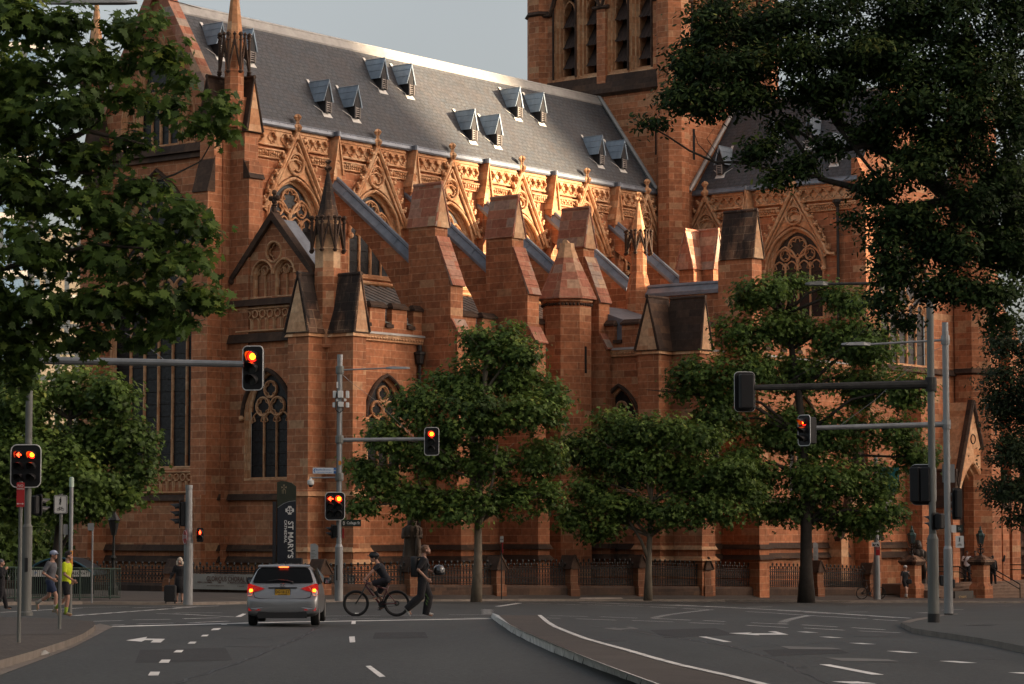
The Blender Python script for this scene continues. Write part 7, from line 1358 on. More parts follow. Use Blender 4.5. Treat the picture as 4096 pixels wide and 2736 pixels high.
        g = MB(); g.add(Z([(.40, .005, .47), (.62, .01, .47), (.77, .03, .44), (.62, .0, .405)], .022), [(0, 1, 2, 3)]); g.build('bumper_trim', SILV, o)
        g = MB()
        for y0, y1, wa, wb in ((.78, 1.55, .655, .63), (1.62, 2.45, .632, .62), (2.52, 2.95, .63, .70)):
            g.add([(sg * .833, y0, .985), (sg * .832, y1, .975), (sg * (wb + .045 + (.1 if y0 > 2.5 else 0)), y1 - (.0 if y0 < 2.5 else .1), 1.35 if y0 < 2.5 else 1.12), (sg * (wa + .045), y0 + (.05 if y0 < 1 else 0), 1.36)], [(0, 1, 2, 3)])
        g.build('side_window', CGL, o)
        g = MB(); g.loft([[(sg * (.86 + .17 * f), 2.52 + .02 * sin(f * 3), z0) for z0 in (1.0,)] + [(sg * (.86 + .17 * f), 2.44, 1.0 - .045), (sg * (.86 + .17 * f), 2.40, 1.0 + .04), (sg * (.86 + .17 * f), 2.42, 1.0 + .12), (sg * (.86 + .17 * f), 2.52, 1.0 + .11)] for f in (0, .5, 1)]); mo = g.build('wing_mirror', BLKP, o, True)
        g = MB(); g.face([(sg * .89, 2.395, .975), (sg * .99, 2.395, .98), (sg * 1.0, 2.395, 1.06), (sg * .9, 2.395, 1.075)]); g.build('mirror_glass', mat('mirror', (.35, .42, .48), .06, .9), mo)
        for y in (.78, 3.45):
            g = MB(); g.lathe([(.18, -.09), (.285, -.1), (.31, -.07), (.312, .07), (.285, .1), (.18, .09)], (sg * .745, y, .312), 22, 0, 'x'); wh = g.build('wheel', RUB, o, True); g = MB(); g.lathe([(.02, sg * .07), (.19, sg * .085), (.2, sg * .095)], (sg * .745, y, .312), 16, 0, 'x'); g.build('rim', GALV, wh)
    g = MB(); g.face([(-.56, .01, .36), (.56, .01, .36), (.62, .012, .26), (-.62, .012, .26)]); g.box(-.58, .58, -.005, .3, .2, .34); g.build('lower_bumper', BLKP, o)
    g = MB(); g.tube([(-.70, .135, .93), (-.69, .125, .80), (-.66, .06, .70), (-.55, .045, .665), (0, .045, .66), (.55, .045, .665), (.66, .06, .70), (.69, .125, .80), (.70, .135, .93)], .008, 4); g.build('tailgate_seam', BLKP, o)
    g = MB(); g.rbox(-.34, .34, .13, .16, .905, .93, .005); g.build('handle_strip', BLKP, o)
    if plate:
        g = MB(); g.extrude([(x, .105, .80 + z) for x, z in rrect(.375, .185, .015, 2)], Vector((0, .03, 0))); pl_ = g.build('number_plate', BLKP, o); g = MB(); g.extrude([(x, .098, .805 + z) for x, z in rrect(.355, .145, .015, 2)], Vector((0, .005, 0))); g.build('plate_face', mat('plate_yellow', (.42, .24, .02), .5), pl_)
        lettering(pl_, [('DG·16·ZT', .098, 0, .012, .80), ('NEW SOUTH WALES', .026, 0, -.052, .9)], Vector((0, .101, .805)), 0, BLK, 'plate_lettering'); dl = MB(); rr = random.Random(4); xx = -.15
        while xx < .15: w_ = rr.uniform(.006, .012); dl.box(xx, xx + w_, .1, .104, .707, .718); xx += w_ + (.004 if rr.random() < .8 else .014)
        dl.build('dealer_strip', WHT, pl_)
        g = MB()
        for rx, rz, cz in ((.062, .042, .97), (.028, .04, .97), (.045, .016, .985)): g.tube([(rx * cos(t), .118, cz + rz * sin(t)) for t in [q * pi / 9 for q in range(19)]], .006, 5)
        g.build('emblem', CHROME, o)
    g = MB(); g.loft([[(-.02, .98, 1.46), (.02, .98, 1.46), (.02, 1.12, 1.465), (-.02, 1.12, 1.465)], [(-.006, .95, 1.53), (.006, .95, 1.53), (.006, .99, 1.535), (-.006, .99, 1.535)]]); g.build('antenna', BLKP, o)
    return o
b = onroad(1128, 2507, 0); make_car(b, radians(1.2), .90, SILV, 'silver station wagon with its brake lights on, waiting at the stop line')
for x, y, l in ((2735, 2337, 'white car parked in the churchyard, seen through the railings'), (2850, 2338, 'second white car behind the railings, nearer the wide tree')):
    p = at(x, y + 8, 137 if x < 2800 else 139); p.z = gz(p.x, p.y) + .42; make_car(p, radians(-52), .92, mat('white_paint', (.5, .5, .5), .3, coat=.5), l, False, False)
# ------------------------------------------------------------------ bicycles
def make_bike(loc, yaw, label, frame, fat=.03, wr=.36, wb=1.16, susp=True, tilt=0.0):
    """travels towards +X"""
    o = empty('bicycle', loc, yaw, label, 'bicycle'); o.rotation_euler = (tilt, 0, yaw)
    for x in (0, wb):
        g = MB(); R = wr - fat; g.tube([(x + R * cos(t), 0, wr + R * sin(t)) for t in [q * 2 * pi / 32 for q in range(33)]], fat, 8, cap=False); w = g.build('wheel', RUB, o, True)
        g = MB(); r2 = wr - 2 * fat - .005; g.tube([(x + r2 * cos(t), 0, wr + r2 * sin(t)) for t in [q * 2 * pi / 32 for q in range(33)]], .012, 5, cap=False)
        g.build('rim', BLKP, w); g = MB()
        for q in range(18): a = q * 2 * pi / 18; g.tube([(x, .03 * (-1) ** q, wr), (x + r2 * cos(a), 0, wr + r2 * sin(a))], .002, 3)
        g.lathe([(.03, -.05), (.03, .05)], (x, 0, wr), 8, 0, 'y'); g.build('spokes', GALVD, w)
        if susp: g = MB(); a0 = .5 if x else 2.6; g.tube([(x + r2 * cos(t), -.01, wr + r2 * sin(t)) for t in (a0 - .12, a0, a0 + .12)], .012, 4); g.build('reflector', WHT, w)
    hx, hz = wb - .30, wr + .62; bbx, bbz = .44, wr - .03; sx, sz = .22, wr + .56
    g = MB(); g.tube([(hx + .02, 0, hz - .12), (bbx + .06, 0, bbz + .04)], .032 if susp else .018, 8); g.tube([(hx, 0, hz - .05), (sx + .08, 0, sz - .16)], .028 if susp else .016, 8); g.tube([(bbx, 0, bbz), (sx, 0, sz - .02)], .018, 8)
    for sd in (-.05, .05): g.tube([(0, sd, wr), (bbx, sd * .6, bbz)], .014, 6); g.tube([(0, sd, wr), (sx + .1, sd * .5, sz - .2)], .012, 6)
    g.tube([(hx + .035, 0, hz - .16), (hx - .015, 0, hz + .02)], .026, 8); g.build('frame', frame, o, True)
    g = MB()
    for sd in (-.06, .06): g.tube([(hx + .03, sd, hz - .14), (hx + .16, sd, wr + .22), (wb, sd, wr)], [.022, .022, .016] if susp else .012, 7)
    if susp: g.tube([(hx - .1, 0, hz - .2), (bbx - .04, 0, bbz + .2)], .022, 7)
    g.build('fork', BLKP, o, True)
    g = MB(); g.tube([(hx + .03, -.34, hz + .07), (hx + .06, -.12, hz + .06), (hx + .06, .12, hz + .06), (hx + .03, .34, hz + .07)], .014, 6); g.tube([(hx - .02, 0, hz + .02), (hx + .06, 0, hz + .06)], .02, 6)
    for sd in (-.3, .3): g.tube([(hx + .02, sd * .8, hz + .07), (hx + .1, sd * .95, hz + .05)], .008, 4)
    g.build('handlebar', BLKP, o); g = MB(); g.loft([[(sx - .14, -.07, sz + .1), (sx - .14, .07, sz + .1), (sx - .14, .07, sz + .13), (sx - .14, -.07, sz + .13)], [(sx + .02, -.04, sz + .1), (sx + .02, .04, sz + .1), (sx + .02, .04, sz + .125), (sx + .02, -.04, sz + .125)], [(sx + .13, -.015, sz + .09), (sx + .13, .015, sz + .09), (sx + .13, .015, sz + .11), (sx + .13, -.015, sz + .11)]]); g.tube([(sx, 0, sz - .05), (sx - .02, 0, sz + .1)], .014, 6); g.build('saddle', BLKP, o)
    g = MB(); g.lathe([(.09, -.055), (.09, -.048)], (bbx, 0, bbz), 16, 0, 'y'); g.lathe([(.075, -.055), (.05, -.04)], (0, 0, wr), 14, 0, 'y')
    for sg in (-1, 1): a = radians(-70); e = (bbx + sg * .17 * cos(a), -sg * .08, bbz + sg * .17 * sin(a)); g.tube([(bbx, -sg * .07, bbz), e], .012, 5); g.box(e[0] - .05, e[0] + .05, min(e[1], e[1] - sg * .1), max(e[1], e[1] - sg * .1), e[2] - .01, e[2] + .01)
    g.tube([(0, -.05, wr + .07), (bbx, -.05, bbz + .09)], .005, 3); g.tube([(0, -.05, wr - .07), (bbx, -.05, bbz - .09)], .005, 3); g.build('crankset', BLKP, o); return o
# ------------------------------------------------------------------ people
SKIN = mat('skin', (.30, .165, .115), .55, var=.06, scale=4); SKIN2 = mat('skin_brown', (.13, .065, .042), .55, var=.06, scale=4); SKINP = mat('skin_fair', (.38, .225, .165), .55, var=.06, scale=4)
def cloth(name, col, var=.18): return mat(name, col, .9, var=var, scale=9, bump=.6, bscale=14)
BLKC = cloth('black_cloth', (.010, .010, .012)); CHARC = cloth('charcoal_cloth', (.03, .032, .035)); GREYT = cloth('grey_shirt', (.085, .088, .10)); NEON = cloth('neon_yellow_shirt', (.42, .50, .012), .1); NAVY = cloth('navy_shorts', (.012, .018, .045)); WSH = cloth('white_shirt', (.46, .46, .48), .08); MARO = cloth('maroon_cloth', (.07, .012, .016))
HAIRD = mat('dark_hair', (.012, .009, .008), .7, var=.3, scale=20); HAIRB = mat('reddish_brown_hair', (.10, .05, .028), .7, var=.3, scale=20); HAIRG = mat('silver_hair', (.42, .36, .29), .7, var=.3, scale=20)
def remesh(o, v, sm=3):
    m = o.modifiers.new('skin', 'REMESH'); m.mode = 'VOXEL'; m.voxel_size = v; m.use_smooth_shade = True
    s = o.modifiers.new('smooth', 'SMOOTH'); s.factor = .5; s.iterations = sm; return o
def V(*a): return Vector(a)
def STAND(**kw):
    J = dict(pel=V(0, 0, .95), chest=V(0, 0, 1.28), neck=V(0, 0, 1.50), head=V(.02, 0, 1.655), look=0.0, tilt=0.0)
    for sd, sg in (('L', 1), ('R', -1)): J.update({'sh' + sd: V(0, sg * .185, 1.43), 'el' + sd: V(-.03, sg * .24, 1.15), 'wr' + sd: V(.03, sg * .25, .91), 'hip' + sd: V(0, sg * .09, .93), 'kn' + sd: V(.02, sg * .10, .51), 'an' + sd: V(0, sg * .10, .09), 'toe' + sd: V(.17, sg * .12, .03)})
    J.update(kw); return J
def hand(g, wr, el, inward, r=1.0):
    d = (wr - el).normalized(); n = inward.normalized(); n = (n - d * n.dot(d)).normalized(); w = d.cross(n)
    g.loft([[wr + d * q + w * a * hw_ + n * b * th for a, b in ((-1, -1), (1, -1), (1, 1), (-1, 1))] for q, hw_, th in ((-.01, .024, .017), (.04, .038, .016), (.085, .04, .013))])
    for i, L in enumerate((.07, .08, .075, .055)):
        p = wr + d * .082 + w * (.03 - .02 * i); k = p + d * L * .5 + n * .012; g.tube([p - d * .01, k, k + d * L * .32 + n * .03], [.0095, .009, .008], 6)
    p = wr + d * .02 + w * .03; g.tube([p, p + d * .035 + w * .025 + n * .012, p + d * .07 + w * .028 + n * .03], [.012, .0105, .009], 6)
def rings_torso(J, grow, z0, z1):
    """elliptical rings from pelvis (0) to neck (1)"""
    out = []; P0, P1, P2 = J['pel'], J['chest'], J['neck']
    ax = (J['shL'] - J['shR']); ax.z *= .3; ax.normalize(); axh = (J['hipL'] - J['hipR']).normalized()
    for f, rx, ry in ((-.22, .085, .13), (-.1, .105, .165), (0, .112, .17), (.2, .10, .15), (.38, .102, .148), (.58, .122, .168), (.72, .118, .185), (.84, .098, .18), (.93, .072, .12), (1.0, .055, .06), (1.08, .052, .055)):
        if f < z0 - .001 or f > z1 + .001: continue
        c = P0.lerp(P1, f / .6) if f < .6 else P1.lerp(P2, (f - .6) / .4); a = axh.lerp(ax, max(0, min(1, f))).normalized(); up_ = (P1 - P0).normalized() if f < .6 else (P2 - P1).normalized(); fw = a.cross(up_).normalized()
        out.append([c + fw * (rx + grow) * cos(t) + a * (ry + grow) * sin(t) for t in [2 * pi * i / 18 for i in range(18)]])
    return out
def limb(g, a, b, c, ra, rb, rc, fr=1.0, grow=0.0):
    """two-bone limb, drawn along the fraction fr of its length"""
    pts = [a, a.lerp(b, .5), b, b.lerp(c, .35), c]; rad = [ra, (ra + rb) / 2 * 1.02, rb, (rb * .95 + rc * .25) / 1.1 if rb > .045 else (rb + rc) / 1.9, rc]
    tot = (b - a).length + (c - b).length; L = tot * fr; op, orr, acc = [pts[0]], [rad[0] + grow], 0
    for i in range(1, 5):
        d = (pts[i] - pts[i - 1]).length
        if acc + d <= L + 1e-6: op.append(pts[i]); orr.append(rad[i] + grow); acc += d
        else:
            q = (L - acc) / d
            if q > .02: op.append(pts[i - 1].lerp(pts[i], q)); orr.append(rad[i - 1] + (rad[i] - rad[i - 1]) * q + grow)
            break
    if len(op) > 1: g.tube(op, orr, 12)
    g.ball(op[0], orr[0] * .98, 10, 8)
    if fr >= .6 and len(op) > 2: g.ball(b, rb + grow * .9, 10, 8)
def shoe(g, an, toe, h=.0):
    d = (toe - an); dh = Vector((d.x, d.y, 0)).normalized(); w = Vector((-dh.y, dh.x, 0)); up_ = w.cross(d.normalized()) * -1 if False else d.normalized().cross(w); 
    if up_.z < 0: up_ = -up_
    heel = an - d.normalized() * .07 - up_ * .055
    for q0, rw, z0, z1 in ((0, 0, 0, 0),): pass
    L = .285; dn = d.normalized() if abs(d.normalized().z) > .5 else (toe - an + Vector((0, 0, .055))).normalized(); up2 = dn.cross(w); up2 = -up2 if up2.dot(up_) < 0 else up2
    secs = [(0, .026, .0, .075), (.12, .036, .0, .10), (.3, .038, .0, .10), (.55, .043, .0, .07), (.8, .045, .0, .05), (1.0, .02, .008, .03)]
    g.loft([[heel + dn * L * q + w * a * hw_ + up2 * (lo if b < 0 else hi) for a, b in ((-1, -1), (1, -1), (.75, 1), (-.75, 1))] for q, hw_, lo, hi in secs])
def person(label, loc, yaw, s, J, shirt=None, sleeve=.4, legs=None, legf=1.0, shoes=None, socks=None, skin=SKIN, hair=HAIRD, hairst='short', hat=None, beard=None, flare=0.0, hem=-.1, skirt=None, jacket_grow=.014, vox=.011, group=None, rx=0.0):
    o = empty('person', loc, yaw, label, 'person', group); o.scale = (s,) * 3
    g = MB(); g.loft(rings_torso(J, 0, -.22, 1.1))
    H = J['head']; lk = J['look']; fw = Vector((cos(lk) * cos(J['tilt']), sin(lk) * cos(J['tilt']), sin(J['tilt']))); lf = Vector((-sin(lk), cos(lk), 0)); hu = fw.cross(lf); hu = -hu if hu.z < 0 else hu
    M = Matrix((fw, lf, hu)).transposed().to_4x4(); M.translation = H
    def hb(mb, c, r, sc=(1, 1, 1), n=10, m=8): k = len(mb.v); mb.ball((0, 0, 0), r, n, m, sc); mb.xf(M @ Matrix.Translation(c), k)
    g.tube([J['neck'] - (H - J['neck']) * .3, J['neck'].lerp(H, .75) - fw * .02], [.06, .052], 10)
    hb(g, (-.012, 0, .03), .1, (.98, .8, .98), 14, 10); hb(g, (.028, 0, -.045), .074, (.95, .82, 1.05), 12, 8); hb(g, (.048, 0, -.09), .032, (1, 1.1, .8)); hb(g, (.092, 0, -.022), .017, (1.1, .8, 1.2)); hb(g, (.082, 0, .0), .012, (1, .8, 2)); hb(g, (.078, 0, -.066), .02, (.7, 1.2, .5)); hb(g, (.07, 0, .022), .035, (.5, 1.7, .4))
    for sg in (-1, 1): hb(g, (-.012, sg * .082, -.012), .028, (.75, .35, 1.15))
    for sd, sg in (('L', 1), ('R', -1)):
        limb(g, J['sh' + sd], J['el' + sd], J['wr' + sd], .052, .042, .027); hand(g, J['wr' + sd], J['el' + sd], J.get('palm' + sd, V(.2, -sg, 0)))
        limb(g, J['hip' + sd], J['kn' + sd], J['an' + sd], .088, .056, .036); g.tube([J['an' + sd], J['an' + sd].lerp(J['toe' + sd], .9)], [.035, .028], 8)
    b = g.build('body', skin, o, True, uv=False); remesh(b, vox, 2)
    e = MB()
    for sg in (-1, 1): hb(e, (.073, sg * .032, .002), .0125, (.8, 1, .8), 8, 6)
    e.build('eyes', mat('eye_dark', (.02, .015, .012), .3), o)
    if shirt:
        g = MB(); g.loft(rings_torso(J, jacket_grow + .004, hem, .97))
        for sd in 'LR': limb(g, J['sh' + sd], J['el' + sd], J['wr' + sd], .056, .047, .034, sleeve, jacket_grow)
        c = g.build('shirt', shirt, o, True, uv=False); remesh(c, .013, 2)
    if legs:
        g = MB(); g.loft(rings_torso(J, .012, -.22, .12))
        for sd in 'LR': limb(g, J['hip' + sd], J['kn' + sd], J['an' + sd] + (J['an' + sd] - J['kn' + sd]) * .08 * (legf >= 1), .092, .066 + flare, .05 + flare, legf, .016)
        c = g.build('trousers' if legf > .7 else 'shorts', legs, o, True, uv=False); remesh(c, .013, 2)
    if skirt:
        g = MB(); a = J['pel']; n = 22; g.loft([[V(rx_ * cos(t) * (1 + .05 * sin(6 * t)), rx_ * 1.1 * sin(t) * (1 + .05 * sin(6 * t)), z) for t in [2 * pi * i / n for i in range(n)]] for rx_, z in ((.15, 1.06), (.19, .93), (.2, .7), (.22, .42))]); g.build('skirt', skirt, o, True, uv=False)
    for sd in 'LR':
        if socks: g = MB(); g.tube([J['an' + sd] - V(0, 0, .02), J['an' + sd].lerp(J['kn' + sd], .16), J['an' + sd].lerp(J['kn' + sd], .42)], [.042, .044, .056], 10); g.build('sock', socks, o, True, uv=False)
        g = MB(); shoe(g, J['an' + sd], J['toe' + sd]); sh = g.build('shoe', shoes or BLKC, o, True, uv=False); m = sh.modifiers.new('round', 'SUBSURF'); m.levels = m.render_levels = 1
    if hair:
        g = MB(); rr = random.Random(len(label))
        if hairst == 'long':
            hb(g, (-.02, 0, .045), .112, (1, .9, .95), 14, 10)
            for i in range(26): a = pi * .35 + 1.3 * pi * i / 25; hb(g, (-.02 + .1 * cos(a) + rr.uniform(-.01, .01), .1 * sin(a), -.04 - .07 * rr.random()), .05, (1, 1, 1.5), 7, 6)
        else:
            hb(g, (-.022, 0, .045), .104, (1, .86, .92), 14, 10); hb(g, (-.06, 0, .0), .07, (.75, 1.05, 1.0))
            if hairst == 'full':
                for i in range(22): a = rr.uniform(0, 2 * pi); q = rr.uniform(0, .08); hb(g, (-.015 + q * cos(a), q * sin(a), .11 - q * .4), .035, (1, 1, .9), 7, 5)
        c = g.build('hair', hair, o, True, uv=False); remesh(c, .012, 1)
    if beard: g = MB(); hb(g, (.045, 0, -.085), .05, (.95, 1.05, .8)); hb(g, (.02, 0, -.06), .066, (.7, 1.04, .7)); c = g.build('beard', beard, o, True, uv=False)
    if hat:
        kind, m = hat; g = MB(); 
        if kind == 'cap': hb(g, (-.012, 0, .052), .11, (1.02, .88, .78), 14, 10); hb(g, (.1, 0, .045), .075, (1.1, .9, .13), 12, 6)
        if kind == 'helmet':
            hb(g, (-.02, 0, .07), .125, (1.18, .9, .8), 16, 10)
            for k in (-.06, -.02, .02, .06): k0 = len(g.v); g.tube([(-.15, k * 1.2, .07), (-.06, k, .168), (.06, k, .165), (.12, k * 1.1, .1)], .014, 6); g.xf(M, k0)
            hb(g, (.12, 0, .075), .07, (1, 1.1, .16)); 
        g.build('cap' if kind == 'cap' else 'cycle_helmet', m, o, True, uv=False)
    return o
def backpack(loc, yaw, s, m, label, w=.15, h=.25):
    o = empty('backpack', loc, yaw, label, 'bag'); o.scale = (s,) * 3; g = MB(); g.loft([[(-.0 - d * .2, a * w * k, z * h) for d, a in ((0, -1), (.5, -1.05), (.95, -.7), (1, 0), (.95, .7), (.5, 1.05), (0, 1))] for z, k, in ((-1, .7), (-.85, .95), (0, 1.0), (.6, .95), (.9, .7), (1.0, .4))]); b = g.build('bag', m, o, True, uv=False); md = b.modifiers.new('round', 'SUBSURF'); md.levels = md.render_levels = 1
    g = MB()
    for sg in (-1, 1): g.tube([(-.02, sg * .1, h * .85), (.12, sg * .125, h * .95), (.25, sg * .12, .05), (.1, sg * .16, -h * .75), (-.03, sg * .13, -h * .85)], .02, 6)
    g.build('strap', m, o); g = MB(); g.loft([[(-.2 - .05 * k, a * w * .7 * kk, z) for a in (-1, -.5, .5, 1)] for z, k, kk in ((-.2, 0, .7), (-.18, 1, 1), (.0, 1, 1), (.03, 0, .7))], close=False); g.build('pocket', m, o); return o
def foot_at(x, y, off=0.0): return onroad(x, y, off)
# --- the man crossing with a helmet in his hand (walks to the right)
k = 290 / 1.80
b = foot_at(1690, 2469); Yb = b.y; s = 290 / (FPX / Yb) / 1.80
J = STAND(pel=V(0, 0, .93), chest=V(.02, 0, 1.27), neck=V(.03, 0, 1.50), head=V(.085, -.01, 1.655), look=.15, tilt=.28, shL=V(.03, .185, 1.43), shR=V(.03, -.185, 1.43), elR=V(-.1, -.235, 1.17), wrR=V(.12, -.23, .95), elL=V(.03, .25, 1.18), wrL=V(.28, .2, 1.10), knL=V(.16, .09, .50), anL=V(.08, .09, .09), toeL=V(.26, .10, .03), knR=V(-.04, -.09, .52), anR=V(-.37, -.09, .22), toeR=V(-.27, -.09, .05), palmL=V(0, 0, -1))
MANB = V(b.x, b.y, gz(b.x, b.y)); man = person('bearded man in black crossing the road with a helmet in his hand', MANB, 0.0, s, J, BLKC, .42, BLKC, 1.0, mat('white_shoe', (.42, .40, .37), .7, var=.1), skin=SKIN, hair=HAIRB, hairst='full', beard=HAIRB, flare=.02)
backpack(MANB + V(-.1, 0, 1.24) * s, 0, s, mat('black_nylon', (.008, .008, .009), .7, bump=.5, bscale=20), 'bulky black backpack worn by the man carrying the helmet', .17, .26)
hm = MANB + V(.40, .17, 1.12) * s; o = empty('motorcycle_helmet', hm - V(0, 0, .14), 0, 'glossy black motorcycle helmet carried by the walking man', 'helmet'); o.scale = (s,) * 3; g = MB(); g.lathe([(.09, -.1), (.125, -.09), (.145, -.02), (.142, .05), (.115, .115), (.06, .15), (.01, .16)], (0, 0, .14), 20); bo = g.build('shell', mat('gloss_black', (.006, .006, .007), .12, coat=1.0, spec=.6), o, True, uv=False); g = MB(); g.loft([[(.148 * cos(t) * q, .148 * sin(t) * q, .14 + z) for t in [radians(-70 + 14 * i) for i in range(11)]] for z, q in ((-.035, .995), (.03, 1.005), (.075, .94))], close=False); g.build('visor', mat('tinted_visor', (.1, .105, .11), .08, coat=1.0), o, True, uv=False)
g = MB()
for q in ((.10, .5, .05), (.13, .35, -.02), (.11, .28, .03), (.16, .42, -.03)): a = V(q[0] * .8 - .02, -.195, q[1] + .1); g.face([a, a + V(.05, -.005, -.02), a + V(.07, -.005, -.09), a + V(.02, -.005, -.06)])
g.build('trouser_print', mat('green_print', (.03, .06, .015), .8), man)
# --- the cyclist (rides to the left)
b = foot_at(1500, 2452); b = at(1500, 2452, 70); BZ = gz(b.x, b.y); sb = 91 * 70 / FPX / .72
RB = mat('burgundy_paint', (.07, .012, .016), .35, .3, coat=.4)
xf_, xr_ = at(1424, 2400, 70).x, at(1587, 2400, 70).x; BL = V(xr_, 70, gz(xr_, 70)); make_bike_s = (xr_ - xf_) / 1.16
bk = make_bike(BL, pi, 'burgundy mountain bike being ridden to the left across the stop line', RB, .033, .375, 1.16); bk.scale = (make_bike_s,) * 3
J = STAND(pel=V(.30, 0, 1.06), chest=V(.46, 0, 1.34), neck=V(.56, 0, 1.52), head=V(.66, 0, 1.66), look=0, tilt=-.05, shL=V(.52, .18, 1.45), shR=V(.52, -.18, 1.45), elL=V(.70, .24, 1.27), elR=V(.70, -.24, 1.27), wrL=V(.86, .29, 1.10), wrR=V(.86, -.29, 1.10), hipL=V(.30, .09, 1.03), hipR=V(.30, -.09, 1.03), knL=V(.70, .11, .93), anL=V(.53, .11, .57), toeL=V(.68, .12, .49), knR=V(.52, -.11, .66), anR=V(.36, -.11, .27), toeR=V(.52, -.12, .20), palmL=V(.3, 0, -1), palmR=V(.3, 0, -1))
cy = person('cyclist in a dark shirt, shorts and black helmet riding a burgundy bike to the left', BL, pi, make_bike_s, J, cloth('dark_navy_shirt', (.012, .013, .018)), .36, cloth('dark_shorts', (.014, .013, .018)), .50, mat('brown_shoe', (.12, .10, .085), .7), BLKC, SKIN, HAIRD, 'short', ('helmet', mat('helmet_black', (.012, .014, .016), .35)))
# --- two runners on the left
def runner(x, y, px_h, label, yaw, J, **kw): b = foot_at(x, y); s = px_h / (FPX / b.y) / 1.78; return person(label, V(b.x, b.y, gz(b.x, b.y)), yaw, s, J, **kw), b, s
JR = STAND(pel=V(0, 0, .95), chest=V(.03, 0, 1.28), neck=V(.05, 0, 1.50), head=V(.09, 0, 1.655), knR=V(.2, -.1, .55), anR=V(.17, -.1, .12), toeR=V(.36, -.1, .07), knL=V(-.08, .09, .53), anL=V(-.4, .09, .34), toeL=V(-.36, .09, .15), elR=V(-.13, -.24, 1.16), wrR=V(.13, -.2, 1.0), elL=V(-.05, .25, 1.17), wrL=V(.17, .2, 1.02), look=-.2)
RUNS = mat('running_shoe', (.16, .2, .19), .7, col2=(.4, .24, .08), scale=6)
runner(200, 2462, 258, 'runner in a grey t-shirt, blue shorts and pale blue cap', -.15, JR, shirt=GREYT, sleeve=.4, legs=cloth('blue_shorts', (.02, .03, .065)), legf=.38, shoes=RUNS, socks=mat('pale_sock', (.28, .27, .24), .9), skin=SKIN, hat=('cap', mat('pale_blue_cap', (.26, .30, .40), .7)))
JR2 = STAND(pel=V(0, 0, .95), chest=V(.02, 0, 1.28), neck=V(.03, 0, 1.50), head=V(.07, 0, 1.655), knR=V(.08, -.1, .52), anR=V(.02, -.1, .1), toeR=V(.2, -.11, .04), knL=V(-.02, .09, .53), anL=V(-.30, .09, .25), toeL=V(-.22, .09, .08), elR=V(.02, -.25, 1.16), wrR=V(.24, -.22, 1.0), elL=V(-.14, .24, 1.17), wrL=V(.05, .22, .98), look=.1)
runner(263, 2469, 262, 'runner in a neon yellow t-shirt and black shorts', -.1, JR2, shirt=NEON, sleeve=.42, legs=BLKC, legf=.40, shoes=RUNS, socks=mat('lime_sock', (.22, .30, .03), .9), skin=SKIN, hairst='full')
# --- woman with a suitcase
b = foot_at(718, 2417, .08); s = 170 / (FPX / b.y) / 1.66; wb = V(b.x, b.y, gz(b.x, b.y) + .1)
JW = STAND(elR=V(.02, -.27, 1.16), wrR=V(.1, -.36, .96), elL=V(-.02, .24, 1.15), wrL=V(.0, .25, .92), look=0)
person('woman with long silver hair in a long black dress beside the pale signal pole', wb, -pi / 2 - .1, s, JW, BLKC, 1.0, None, 1, BLKC, None, SKINP, HAIRG, 'long', skirt=BLKC)
b2 = at(681, 2421, b.y - .3); b2.z = gz(b2.x, b2.y) + .1; o = empty('suitcase', b2, 0, 'black upright suitcase on wheels standing beside the silver-haired woman', 'suitcase'); g = MB(); g.rbox(-.2, .2, -.12, .12, .06, .62, .04); g.build('shell', mat('black_nylon', (.008, .008, .009), .7, bump=.5, bscale=20), o); g = MB()
for sg in (-1, 1): g.tube([(sg * .09 + .05, 0, .6), (sg * .09 + .09, 0, 1.02)], .012, 5); 
g.tube([(0, 0, 1.02), (.18, 0, 1.02)], .014, 5); g.build('handle', BLKP, o)
for x, y in ((-.15, -.08), (.15, -.08), (-.15, .08), (.15, .08)): g = MB(); g.lathe([(.035, -.012), (.035, .012)], (x, y, .035), 10, 0, 'x'); g.build('wheel', BLKP, o)
# --- dark figure cut by the left edge
b = foot_at(2, 2428, .1); s = 200 / (FPX / b.y) / 1.75; person('person in a dark hooded coat cut off by the left edge', V(b.x, b.y, gz(b.x, b.y)), .2, s, STAND(knL=V(.12, .1, .52), anL=V(.2, .1, .1), toeL=V(.37, .1, .05), anR=V(-.2, -.1, .14), toeR=V(-.06, -.1, .05), elR=V(.02, -.26, 1.2), wrR=V(.16, -.16, 1.42)), BLKC, 1.0, BLKC, 1.0, BLKC, hair=mat('grey_beanie', (.08, .08, .085), .9), jacket_grow=.04, hem=-.22)
# --- jogger by the gate pillar
b = foot_at(3622, 2397, .12); s = 133 / (FPX / b.y) / 1.76; JB = V(b.x, b.y, gz(b.x, b.y) + .12)
JJ = STAND(knL=V(.06, .07, .53), anL=V(-.12, .05, .12), toeL=V(.04, .06, .04), knR=V(.14, -.06, .53), anR=V(.16, -.05, .1), toeR=V(.33, -.05, .05), elL=V(-.02, .27, 1.2), wrL=V(.16, .12, 1.34), elR=V(-.02, -.25, 1.17), wrR=V(.0, -.28, .93))
person('woman in a white cap, dark t-shirt and shorts carrying a black shoulder bag', JB, -pi / 2 + .5, s, JJ, CHARC, .42, BLKC, .34, mat('yellow_shoe', (.4, .28, .12), .7), mat('white_sock', (.4, .4, .38), .9), SKINP, HAIRD, 'short', ('cap', mat('white_cap', (.5, .5, .48), .8)))
o = empty('shoulder_bag', JB + V(.18, -.02, .93) * s, .3, 'black shoulder bag hanging at the side of the woman in the white cap', 'bag'); g = MB(); g.rbox(-.17, .17, -.09, .09, -.13, .14, .05); g.build('bag', BLKC, o); g = MB(); g.tube([(-.12, 0, .12), (-.14, -.02, .36), (-.05, -.05, .5), (.06, 0, .3), (.12, 0, .12)], .014, 5); g.build('strap', BLKC, o)
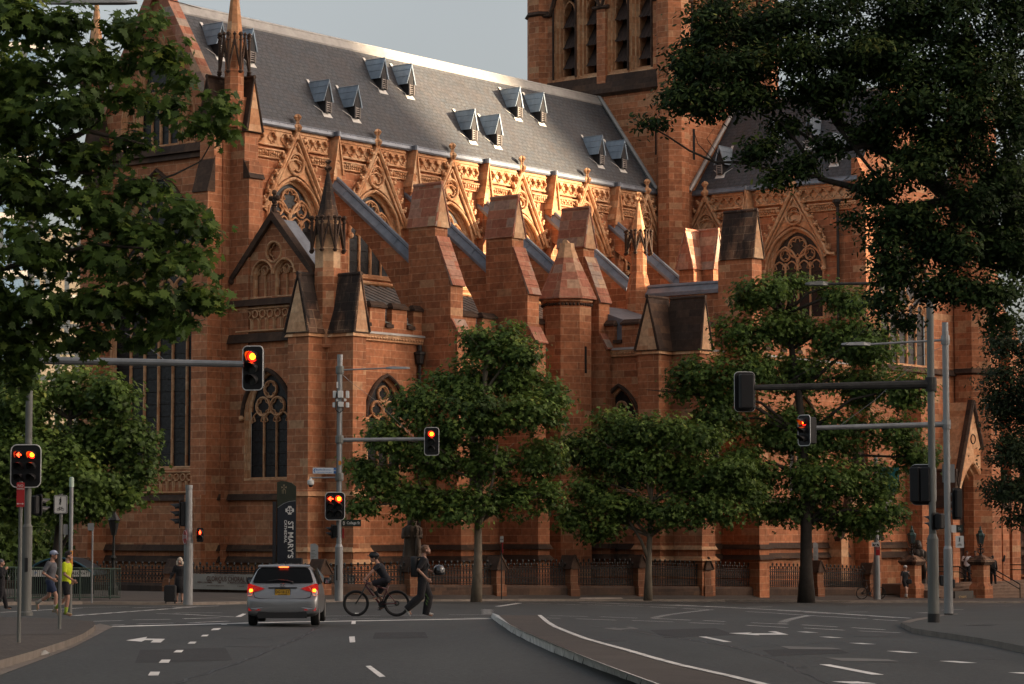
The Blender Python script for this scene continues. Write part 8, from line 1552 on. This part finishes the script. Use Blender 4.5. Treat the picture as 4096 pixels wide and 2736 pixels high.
# --- group on the steps
def on_step(x, y, Y): p = at(x, y, Y); return p
YS = 150.0
def stander(x, y, hpx, label, yaw, J, tt=14.7, **kw): p = on_plane_t(x, y, tt); p.z = -3.2 if tt < 15 else -3.365; s = hpx / (FPX / p.y) / 1.76; return person(label, p, yaw, s, J, **kw), p, s
_, p, s = stander(3868, 2329, 122, 'young man in a white shirt with dark backpack straps eating on the steps', -pi / 2 - .1, STAND(elR=V(.06, -.25, 1.2), wrR=V(.18, -.05, 1.45), elL=V(.0, .26, 1.17), wrL=V(.22, .14, 1.12), knL=V(.03, .13, .51), anL=V(0, .15, .09), toeL=V(.16, .2, .03)), shirt=WSH, sleeve=.45, legs=BLKC, legf=1.0, shoes=BLKC, skin=SKIN2, hairst='full'); backpack(p + V(0, .12, 1.27) * s, -pi / 2, s, BLKC, 'dark backpack on the young man in the white shirt', .14, .22)
stander(3902, 2331, 122, 'person in maroon and black half hidden by the middle gate pillar', -pi / 2 - .4, STAND(), shirt=MARO, sleeve=1.0, legs=BLKC, shoes=BLKC, skin=SKIN2)
_, p, s = stander(3972, 2347, 114, 'person seen from behind in dark clothes with a grey backpack', pi / 2 - .3, STAND(knR=V(.03, -.13, .51), anR=V(0, -.16, .09), toeR=V(.15, -.2, .03), elL=V(.1, .25, 1.18), wrL=V(.25, .18, 1.2)), tt=15.75, shirt=BLKC, sleeve=1.0, legs=BLKC, shoes=BLKC, skin=SKIN2); backpack(p + V(0.03, -.11, 1.27) * s, pi / 2 - .3, s, cloth('grey_nylon', (.035, .036, .034)), 'grey backpack on the person standing with their back turned', .16, .25)
stander(4008, 2329, 120, 'person in a dark jacket and trousers with white shoes on the steps', -pi / 2 - .9, STAND(elL=V(.08, .23, 1.18), wrL=V(.24, .1, 1.2), elR=V(.06, -.23, 1.18), wrR=V(.24, -.08, 1.22)), shirt=BLKC, sleeve=1.0, legs=BLKC, shoes=mat('white_shoe', (.42, .40, .37), .7, var=.1), skin=SKIN2, jacket_grow=.03, hem=-.22)
b = at(3505, 2398, 136.5); b.z = gz(b.x, b.y) + .12; pb = make_bike(V(b.x - .75, b.y + .15, b.z), .25, 'black city bicycle leaning against the banner pole', BLKP, .018, .34, 1.02, False, .08)
